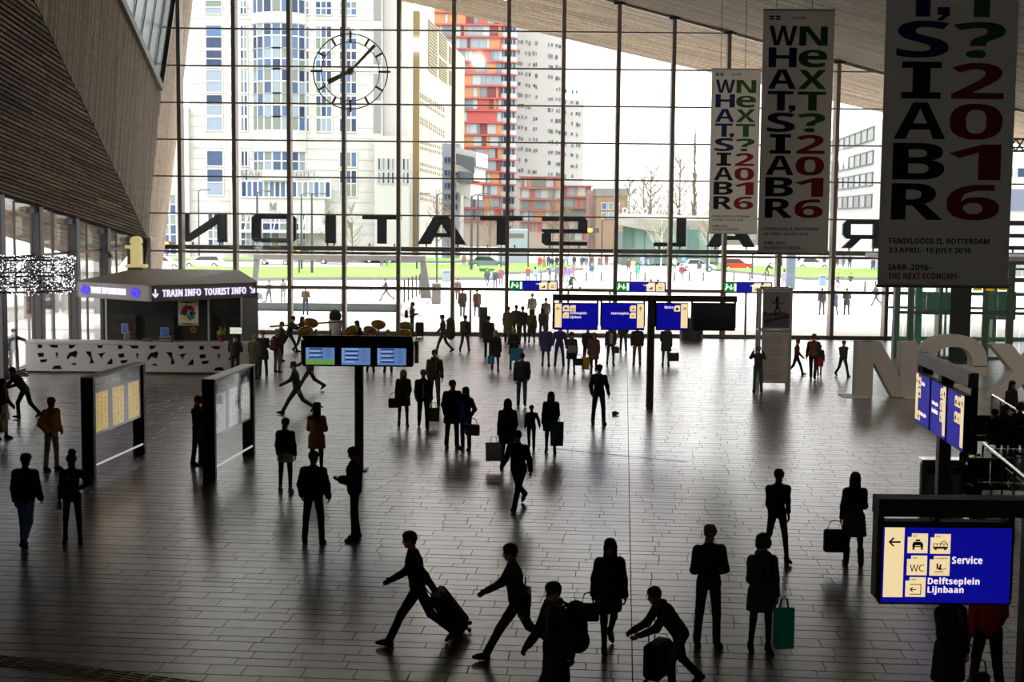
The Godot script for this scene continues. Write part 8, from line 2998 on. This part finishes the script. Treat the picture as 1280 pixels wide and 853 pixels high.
	bo.position = (p.joints.waist as Vector3) + v3(0.0, -0.22, 0.15)
	handbag("beige shoulder bag of the person in the grey cardigan", p.l + v3(0.1, 0.02, 0), "6f6350", 0.4, 0.3, -20)
	p = put(634, 586, 1.76, 4, "bag_right", {"f": true, "top": "coat", "tc": "121012", "bottom": "tights", "bc": "131216", "hair": "long", "hc": "2c1a14", "scarf": "4a3728"}, "person in black coat with a fur collar carrying a pale paper bag")
	tote("pale grey paper bag with thin handles, left of the person with the fur collar", p.r + v3(-0.12, 0.05, 0.02), "c8c8c2", 0.42, 0.46, 0.14)
	p = put(648, 634, 1.82, -25, "stride", {"tc": "15110f", "bc": "131214", "hair": "short", "hc": "1d1512", "top": "jacket"}, "person in black striding in front of the person with the pale paper bag")
	p = put(664, 562, 1.22, -8, "hold_child", {"tc": "131316", "bc": "2a2320", "hair": "short", "hc": "33201a"}, "small child in black holding out an arm towards the person with the teal bag")
	p = put(688, 567, 1.66, -4, "bag_right", {"f": true, "top": "coat", "tc": "161c22", "bottom": "tights", "bc": "14151a", "hair": "long", "hc": "3a2218", "sc": "8d8884"}, "person in dark coat with a teal carrier bag beside the child")
	tote("teal and black carrier bag beside the child's companion", p.l + v3(0.06, 0.2, 0.02), "1c6a80", 0.36, 0.62, 0.2)
	p = put(357, 616, 1.7, 172, "stand", {"f": true, "tc": "141416", "bottom": "tights", "bc": "121318", "hair": "ponytail", "hc": "2c1d14", "shirt_hem": "c8c4be", "sc": "b3ada2"}, "person with ponytail, black jacket over pale shirt hem and white shoes, from behind")
	p = put(396, 592, 1.7, 178, "front", {"f": true, "top": "coat", "tc": "b48a52", "bc": "1c1d22", "bottom": "tights", "hair": "hat", "hc": "3a241a", "under": "long", "uc": "3c2415"}, "person in camel coat and brimmed brown hat seen from behind")
	p = put(392, 680, 1.78, 172, "wide", {"top": "puffy", "tc": "1d1c1d", "bc": "1b2630", "hair": "cap", "hc": "121212", "under": "short", "uc": "161210"}, "stocky person in dark padded jacket and cap in front of the camel coat")
	p = put(443, 675, 1.82, -78, "front", {"top": "puffy", "tc": "0f0f10", "bc": "101114", "hair": "short", "hc": "120e0c", "skin": "9a765f", "sc": "1a1a1a"}, "person in black facing left in front of the post of the departure screens")
	p = put(371, 517, 1.78, -80, "stride", {"tc": "23282b", "bc": "20282c", "hair": "short", "hc": "40261a"}, "person in dark clothes striding left just below the left departure screen")
	p = put(387, 489, 1.74, -70, "stride", {"tc": "2b2320", "bc": "1d1c1e", "hair": "short", "hc": "2c1d16", "sc": "101010"}, "person behind the left departure screen whose striding legs show below it")
	# foreground
	p = put(522, 806, 1.8, -92, "pull", {"tc": "101012", "bc": "181719", "hair": "short", "hc": "4a3424", "sc": "2a2522"}, "person in black striding left with a dark suitcase trailing behind")
	suitcase("dark suitcase rolled tilted behind the striding person in the foreground", gp(583, 790), 90, -38, "111113", 0.72, 0.46)
	p = put(645, 822, 1.78, -85, "stride", {"top": "jacket", "tc": "1a1f29", "bc": "181718", "hair": "short", "hc": "2b2420"}, "person in blue-black walking left in the foreground, beside the one cut by the edge")
	handbag("dark bag at the hip of the person in blue-black walking left", p.xf * v3(0.24, 1.2, -0.1), "141313", 0.5, 0.34, 90)
	p = put(694, 897, 1.8, -60, "walk", {"f": true, "top": "longcoat", "tc": "0f0e0f", "bc": "131113", "hair": "short", "hc": "241b16", "scarf": "3d3a2c"}, "person in long black coat with a bulky pack, cut by the lower edge")
	backpack("bulky black pack on the person cut by the lower edge", p, "121111", 1.1)
	p = put(760, 812, 1.7, 8, "walk_b", {"f": true, "top": "coat", "tc": "0d0d0e", "bottom": "tights", "bc": "0f0e10", "hair": "long", "hc": "140e0c", "skin": "8d6450"}, "long-haired person in a short wide black coat, alone left of the long floor joint")
	handbag("black bag held low by the long-haired person in the short black coat", p.r + v3(-0.05, 0.12, 0), "0f0e0f", 0.3, 0.26)
	p = put(884, 808, 1.82, 10, "front", {"top": "jacket", "tc": "0f0f11", "bc": "121114", "hair": "short", "hc": "5f4436", "skin": "a87a62"}, "person in black with hands together in front, left of the person with the green bag")
	p = put(950, 816, 1.72, 6, "phone", {"f": true, "top": "coat", "tc": "2c2a2c", "bottom": "tights", "bc": "0f0e10", "hair": "curly", "hc": "2c1c14", "scarf": "24313f", "skin": "a06e54"}, "curly-haired person in grey coat and blue scarf with a green bag")
	tote("bright green bag hanging from the curly-haired person", p.r.lerp(p.l, 0.5) + v3(0.16, -0.1, 0.14), "17a488", 0.3, 0.58, 0.14, 8)
	p = put(848, 866, 1.62, -70, "bend", {"f": true, "top": "jacket", "tc": "141112", "bc": "1a1512", "hair": "short", "hc": "2a1b14", "scarf": "4d3624"}, "person in black bending forward at the lower edge, in front of the person in black")
	suitcase("low dark bag on wheels in front of the bending person at the lower edge", gp(822, 852), 60, 0, "0f0f10", 0.5, 0.5)
	p = put(970, 700, 1.76, 6, "walk", {"top": "shirt", "tc": "121113", "bottom": "tights", "bc": "0f0f12", "hair": "short", "hc": "2a1913", "skin": "8d5a48"}, "slim person in black with bent arms above the curly-haired one")
	p = put(1066, 707, 1.72, 176, "bag_left", {"f": true, "tc": "0f1011", "bottom": "skirt", "kc": "3a2a24", "bc": "0f0e10", "hair": "long", "hc": "100c0b", "boots": "1c1512"}, "person in black jacket, patterned skirt and boots seen from behind at right")
	handbag("large black bag left of the person in the patterned skirt", p.l + v3(-0.1, 0.05, 0), "0e0e0f", 0.4, 0.42)
	p = put(1183, 897, 1.72, 20, "phone", {"f": true, "top": "longcoat", "tc": "0c0c0d", "bc": "0d0c0e", "bottom": "tights", "hair": "long", "hc": "120d0b", "scarf": "2a2a2c"}, "person in long black coat under the large blue sign at lower right")
	handbag("small black bag of the person under the large blue sign", p.l + v3(0.15, 0.0, 0.05), "161617", 0.24, 0.28)
	p = put(1232, 872, 1.8, 172, "walk", {"top": "jacket", "tc": "a81c16", "bc": "0f0e10", "hair": "short", "hc": "15100e"}, "person in red jacket and black trousers at the lower right corner")
	# seated people at right
	var k := 0
	for q in [[1250, 568, 40, "191617", "long", "4a2c1c", "seated person with auburn hair on the far bench at right"], [1238, 575, 20, "151416", "short", "241915", "seated dark person left of the auburn-haired one at right"], [1273, 566, -20, "16141a", "curly", "3a281a", "seated person with curly hair in the middle of the far bench at right"], [1196, 642, 60, "121113", "short", "1a1310", "seated dark person just right of the slanting sign's post"]]:
		var g := gp(q[0], q[1])
		p = person(q[6], g, 1.72, q[2], "sit", {"f": k != 1, "tc": q[3], "bc": "131318", "hair": q[4], "hc": q[5]})
		k += 1
	p = put(1262, 548, 1.68, 30, "stand", {"f": true, "tc": "0f0e11", "bc": "111115", "hair": "long", "hc": "120d0c"}, "long-haired dark person behind the pale handrail, in front of the giant X")
	backpack("black pack lying on the near bench at right", {"xf": Transform3D(Basis().scaled(Vector3.ONE * 0.9), gp(1222, 622) + v3(0.1, -0.55, 0)), "joints": {"chest": v3(0, 1.45, 0.2)}}, "161110", 1.0)
	# staff in the kiosk
	p = person("staff member in a red cap behind the left part of the kiosk window", Vector3(at(160, 400, 56.0).x, 0, -56.2), 1.66, 10, "front", {"tc": "3d4657", "bc": "15151a", "hair": "beanie", "hc": "9a1f26", "skin": "b98e72"})
	p = person("staff member behind the kiosk window near the right glass joint", Vector3(at(276, 400, 57.2).x, 0, -57.4), 1.7, -10, "stand", {"f": true, "tc": "191617", "bc": "15151a", "hair": "bob", "hc": "2c1b14"})

# ---------------------------------------------------------------- the people outside
func crowd_outside() -> void:
	var rows := [
		[382, 394, 1.8, 178, "front", "7a6d4e", "43597a", "short", "tan-jacketed person in jeans outside at the parapet, left of the letter T"],
		[354, 378, 1.7, 170, "stand", "8a8f90", "7d868a", "bob", "pale grey person outside behind the parapet, next to the tan jacket"],
		[336, 380, 1.74, 20, "push", "5f6266", "4a5560", "short", "person bending over a pram outside, right of the kiosk roof"],
		[483, 376, 1.78, -80, "stride", "39455c", "4b5566", "short", "person in blue striding left outside behind the parapet"],
		[578, 396, 1.82, 178, "walk", "4a4036", "5d6268", "short", "person with a brown bag walking away outside, just right of the dark mullion"],
		[596, 396, 1.78, 4, "walk", "6a3d38", "6c86a3", "short", "person in red-brown and pale jeans coming in from outside"],
		[572, 376, 1.7, 0, "walk", "6d5148", "4f4f58", "short", "person outside just above the brown bag"],
		[609, 359, 1.76, 10, "walk_b", "3d4653", "3f4650", "short", "left one of three people outside under the grey car"],
		[619, 361, 1.76, 0, "walk", "333e52", "3d4758", "short", "middle one of three people outside under the grey car"],
		[626, 357, 1.76, 0, "walk", "7a4a52", "4f5a70", "short", "right one of three people outside under the grey car, in dull red"],
		[660, 354, 1.72, 178, "walk", "8a4a45", "4d5666", "short", "person in dull red outside over the left exit sign"],
		[669, 355, 1.66, 178, "walk_b", "7d98a6", "6b7d8c", "bob", "person in pale blue outside over the left exit sign"],
		[674.5, 337, 1.76, 5, "walk", "b03a3a", "4f678c", "short", "person in red jacket at the left end of the crowd outside"],
		[680, 338, 1.7, 0, "walk_b", "94705c", "8c3f40", "long", "person in tan with red trousers at the left end of the crowd outside"],
		[685.5, 336, 1.78, 0, "walk", "3b4a70", "3d4c66", "short", "person in blue jacket left of the letter S's left foot, outside"],
		[690, 339, 1.74, 0, "walk_b", "2f3238", "5b7fae", "short", "person in black with bright blue jeans in the crowd outside"],
		[696, 337, 1.78, 180, "walk", "2c2d33", "3a3d45", "short", "person in black seen from behind in the crowd outside"],
		[687, 352, 1.7, -30, "push", "55565a", "50555e", "short", "person in grey outside close above the left blue door sign"],
		[697, 353, 1.78, 180, "stand", "5b5f78", "5d6274", "short", "person in slate jacket outside, right of the one in grey above the door sign"],
		[706, 354, 1.6, 178, "walk", "d0567a", "6d7fa5", "long", "person in pink top outside, left one of two in pink"],
		[716, 348, 1.5, 5, "walk", "d65f78", "c9a2a8", "long", "smaller person in pink outside, right one of two in pink"],
		[711, 353, 1.72, 178, "walk_b", "5a7db0", "5372a0", "short", "person in light blue between the two in pink outside"],
		[713, 362, 1.5, 40, "bend", "25272b", "34353a", "short", "person in black crouching by a pushchair outside"],
		[703, 338, 1.74, 0, "walk", "7d6a6a", "56617a", "bob", "person in mauve-grey outside just right of the mullion in the crowd"],
		[708.5, 335, 1.76, 0, "walk_b", "8aa0b5", "8b9db3", "short", "person in pale blue in the second rank of the crowd outside"],
		[717.5, 336, 1.76, 0, "walk", "3a3a38", "4a5a7a", "short", "person in dark jacket at the right end of the dense crowd outside"],
		[727.5, 337, 1.78, 180, "walk", "3c4048", "4d5b6e", "short", "left one of a pair in dark blue walking away outside"],
		[732.5, 337, 1.76, 180, "walk_b", "55627a", "6a83a8", "short", "right one of a pair in dark blue walking away outside"],
		[740, 336, 1.76, 0, "walk", "5d4440", "4c4f5a", "short", "person in brown outside above the lone walker in jeans"],
		[739.5, 350, 1.78, 4, "walk_b", "47506b", "6e9cc4", "short", "lone walker in bright blue jeans outside, right of the mullion"],
		[749.5, 337, 1.76, 0, "walk", "6b5a50", "a08a78", "short", "person in beige trousers walking alone outside"],
		[758, 335, 1.78, 0, "walk_b", "6e4a40", "4a63a0", "short", "person in rust jacket and blue trousers outside by the brick block"],
		[785.5, 341, 1.78, 180, "walk", "5f3d3c", "54404a", "short", "person in maroon outside, left of the tan jacket before the pavilion"],
		[791, 342, 1.72, 175, "walk_b", "a5937a", "77706a", "bob", "person in tan jacket outside before the pavilion"],
		[797, 350, 1.76, 178, "walk", "3f8f80", "5f6b60", "short", "person with a teal pack outside, in front of the pavilion"],
		[803, 336, 1.74, 0, "walk", "8b93b0", "7b86a0", "short", "person in lilac grey outside under the pavilion roof"],
		[811, 333, 1.8, 180, "walk_b", "4f617a", "8b9bb0", "short", "tall person in blue outside under the pavilion roof"],
		[843, 340, 1.76, 5, "walk", "9cc0c4", "4e5662", "short", "person in pale turquoise outside, left of the maroon one"],
		[852, 352, 1.76, 178, "walk_b", "7a2f3c", "4d6f9c", "short", "person in maroon jacket and blue jeans outside near the pale grey car"],
		[855, 336, 1.76, 0, "walk", "7fa0c8", "6a7c98", "short", "person in sky blue outside beside the pale grey car"],
		[863, 348, 1.6, 0, "walk", "b5c8d8", "7fa6cc", "short", "small person in very pale blue outside in front of the pale grey car"],
		[874, 346, 1.74, -20, "walk_b", "4d4348", "8ba5c4", "bob", "person in dark jacket and pale jeans outside at the pale grey car's right end"],
		[958, 346, 1.72, 70, "bend", "2c2d2c", "3b3b40", "short", "dark cyclist-like person outside above the poster stand"],
		[980, 360, 1.72, 178, "stand", "8a84a0", "7d7d90", "bob", "person in lilac standing by the blue-grey pillar outside"],
		[1027, 394, 1.78, 178, "stand", "4a4345", "5a5c70", "short", "left one of three people walking away outside, in front of the right lawn"],
		[1043, 394, 1.68, 178, "walk", "5b5f80", "6d7390", "bob", "middle one of three people walking away outside, in violet blue"],
		[1058, 394, 1.78, 176, "front", "3f3f40", "45464a", "short", "right one of three people walking away outside, in charcoal"],
		[1095, 382, 1.7, -70, "stride", "3f3c4c", "35353c", "short", "person striding left outside at the edge of the largest banner"],
		[989, 334, 1.76, 0, "walk", "3b3c44", "4a4c58", "short", "person in charcoal at the left end of the far row behind the right lawn"],
		[999, 334, 1.74, 0, "walk_b", "5a4a48", "50505a", "short", "person in brown in the far row, over the white car's tail"],
		[1030, 335, 1.78, 0, "walk", "4f4f5a", "3c3e48", "short", "person in slate in the far row right of the white car"],
		[1046, 335, 1.76, 180, "walk", "33343a", "3a3c48", "short", "person in black in the far row behind the right lawn"],
		[1054, 334, 1.74, 0, "walk_b", "76808c", "596270", "bob", "person in pale grey in the far row behind the right lawn"],
		[1062, 335, 1.78, 0, "stand", "2c2c30", "34343c", "short", "tall person in black in the far row behind the right lawn"],
		[1091, 340, 1.76, 0, "walk", "454a66", "3f4458", "short", "person in blue at the right end of the far row"],
		[477, 336, 1.72, 0, "stand", "6b6e72", "5c6068", "short", "left one of two people on the far side of the left lawn"],
		[484, 336, 1.72, 0, "walk", "84878a", "6d7076", "bob", "right one of two people on the far side of the left lawn"],
		[580, 335, 1.74, 0, "stand", "8a5a4c", "5c5a66", "short", "person in rust standing on the grass beside the second mullion from the open door"],
	]
	for r in rows:
		person(r[8], gp(r[0], r[1]), r[2], r[3], r[4], {"fine": false, "f": r[7] in ["bob", "long"], "tc": r[5], "bc": r[6], "hair": r[7], "hc": ["3a2c22", "2a211c", "5a4632", "6d5a48"][int(r[0]) % 4], "top": ["jacket", "jacket", "coat"][int(r[0]) % 3]})
	for q in [[1063, 360, "3a3a3a", "c9c9c6", "seated person in dark top and white trousers on the kerb of the right lawn"], [1047, 360, "5b5d60", "6d6f74", "seated person beside a bicycle on the kerb of the right lawn"]]:
		var g := gp(q[0], q[1])
		person(q[4], g + v3(0, 0.0, 0), 1.72, 0, "sit", {"fine": false, "tc": q[2], "bc": q[3], "hair": "short"})
	# bicycle
	var b := gp(1055, 359)
	var t := thing("bicycle", "dark bicycle standing by the right lawn beside a seated person", "bicycle", b)
	for x in [-0.52, 0.52]:
		var pts := []
		for k in 20: pts.append(v3(x + cos(TAU * k / 20) * 0.34, 0.35 + sin(TAU * k / 20) * 0.34, 0))
		var st := begin()
		tube(st, pts, 0.025, -1, 5, true)
		obj("wheel", st, M.rubber, t)
	var fr := begin()
	for e in [[v3(-0.52, 0.35, 0), v3(-0.2, 0.85, 0)], [v3(-0.2, 0.85, 0), v3(0.38, 0.85, 0)], [v3(0.38, 0.85, 0), v3(0.52, 0.35, 0)], [v3(-0.05, 0.33, 0), v3(0.38, 0.85, 0)], [v3(-0.05, 0.33, 0), v3(-0.2, 0.9, 0)], [v3(-0.52, 0.35, 0), v3(-0.05, 0.33, 0)], [v3(0.38, 0.85, 0), v3(0.36, 1.02, 0)]]:
		tube(fr, e, 0.02, -1, 5)
	obj("frame", fr, M.dark_steel, t)
	var sd := begin()
	box(sd, v3(-0.2, 0.93, 0), v3(0.24, 0.06, 0.14))
	box(sd, v3(0.36, 1.03, 0), v3(0.06, 0.04, 0.55))
	obj("saddle", sd, M.rubber, t)
	# pushchairs
	for q in [[720, 362, "pushchair with a pale cover outside by the crouching person", "cfc8bd"], [323, 381, "dark pushchair outside by the person bending over it", "4b4d52"], [818, 352, "pale pushchair outside, right of the middle exit sign", "d6d4cf"]]:
		var g := gp(q[0], q[1])
		var pc := thing("pushchair", q[2], "pushchair", g)
		var st := begin()
		hexa(st, [v3(-0.25, 0.4, 0.2), v3(0.3, 0.35, 0.2), v3(0.3, 0.35, -0.2), v3(-0.25, 0.4, -0.2), v3(-0.35, 1.0, 0.22), v3(0.25, 0.75, 0.22), v3(0.25, 0.75, -0.22), v3(-0.35, 1.0, -0.22)])
		obj("seat", st, cloth(q[3]), pc)
		var hd := begin()
		tube(hd, [v3(-0.3, 0.6, 0.2), v3(-0.6, 1.05, 0.2), v3(-0.6, 1.05, -0.2), v3(-0.3, 0.6, -0.2)], 0.018, -1, 5)
		for z in [0.2, -0.2]: tube(hd, [v3(-0.35, 0.12, z), v3(0.3, 0.5, z)], 0.018, -1, 5)
		obj("handle", hd, M.grey_metal, pc)
		for x in [-0.35, 0.35]:
			for z in [-0.22, 0.22]:
				var wl := begin()
				lathe(wl, [Vector2(0, -0.025), Vector2(0.12, -0.025), Vector2(0.12, 0.025), Vector2(0, 0.025)], 12, Transform3D(Basis(Vector3.RIGHT, PI / 2), v3(x, 0.12, z)))
				obj("wheel", wl, M.rubber, pc)
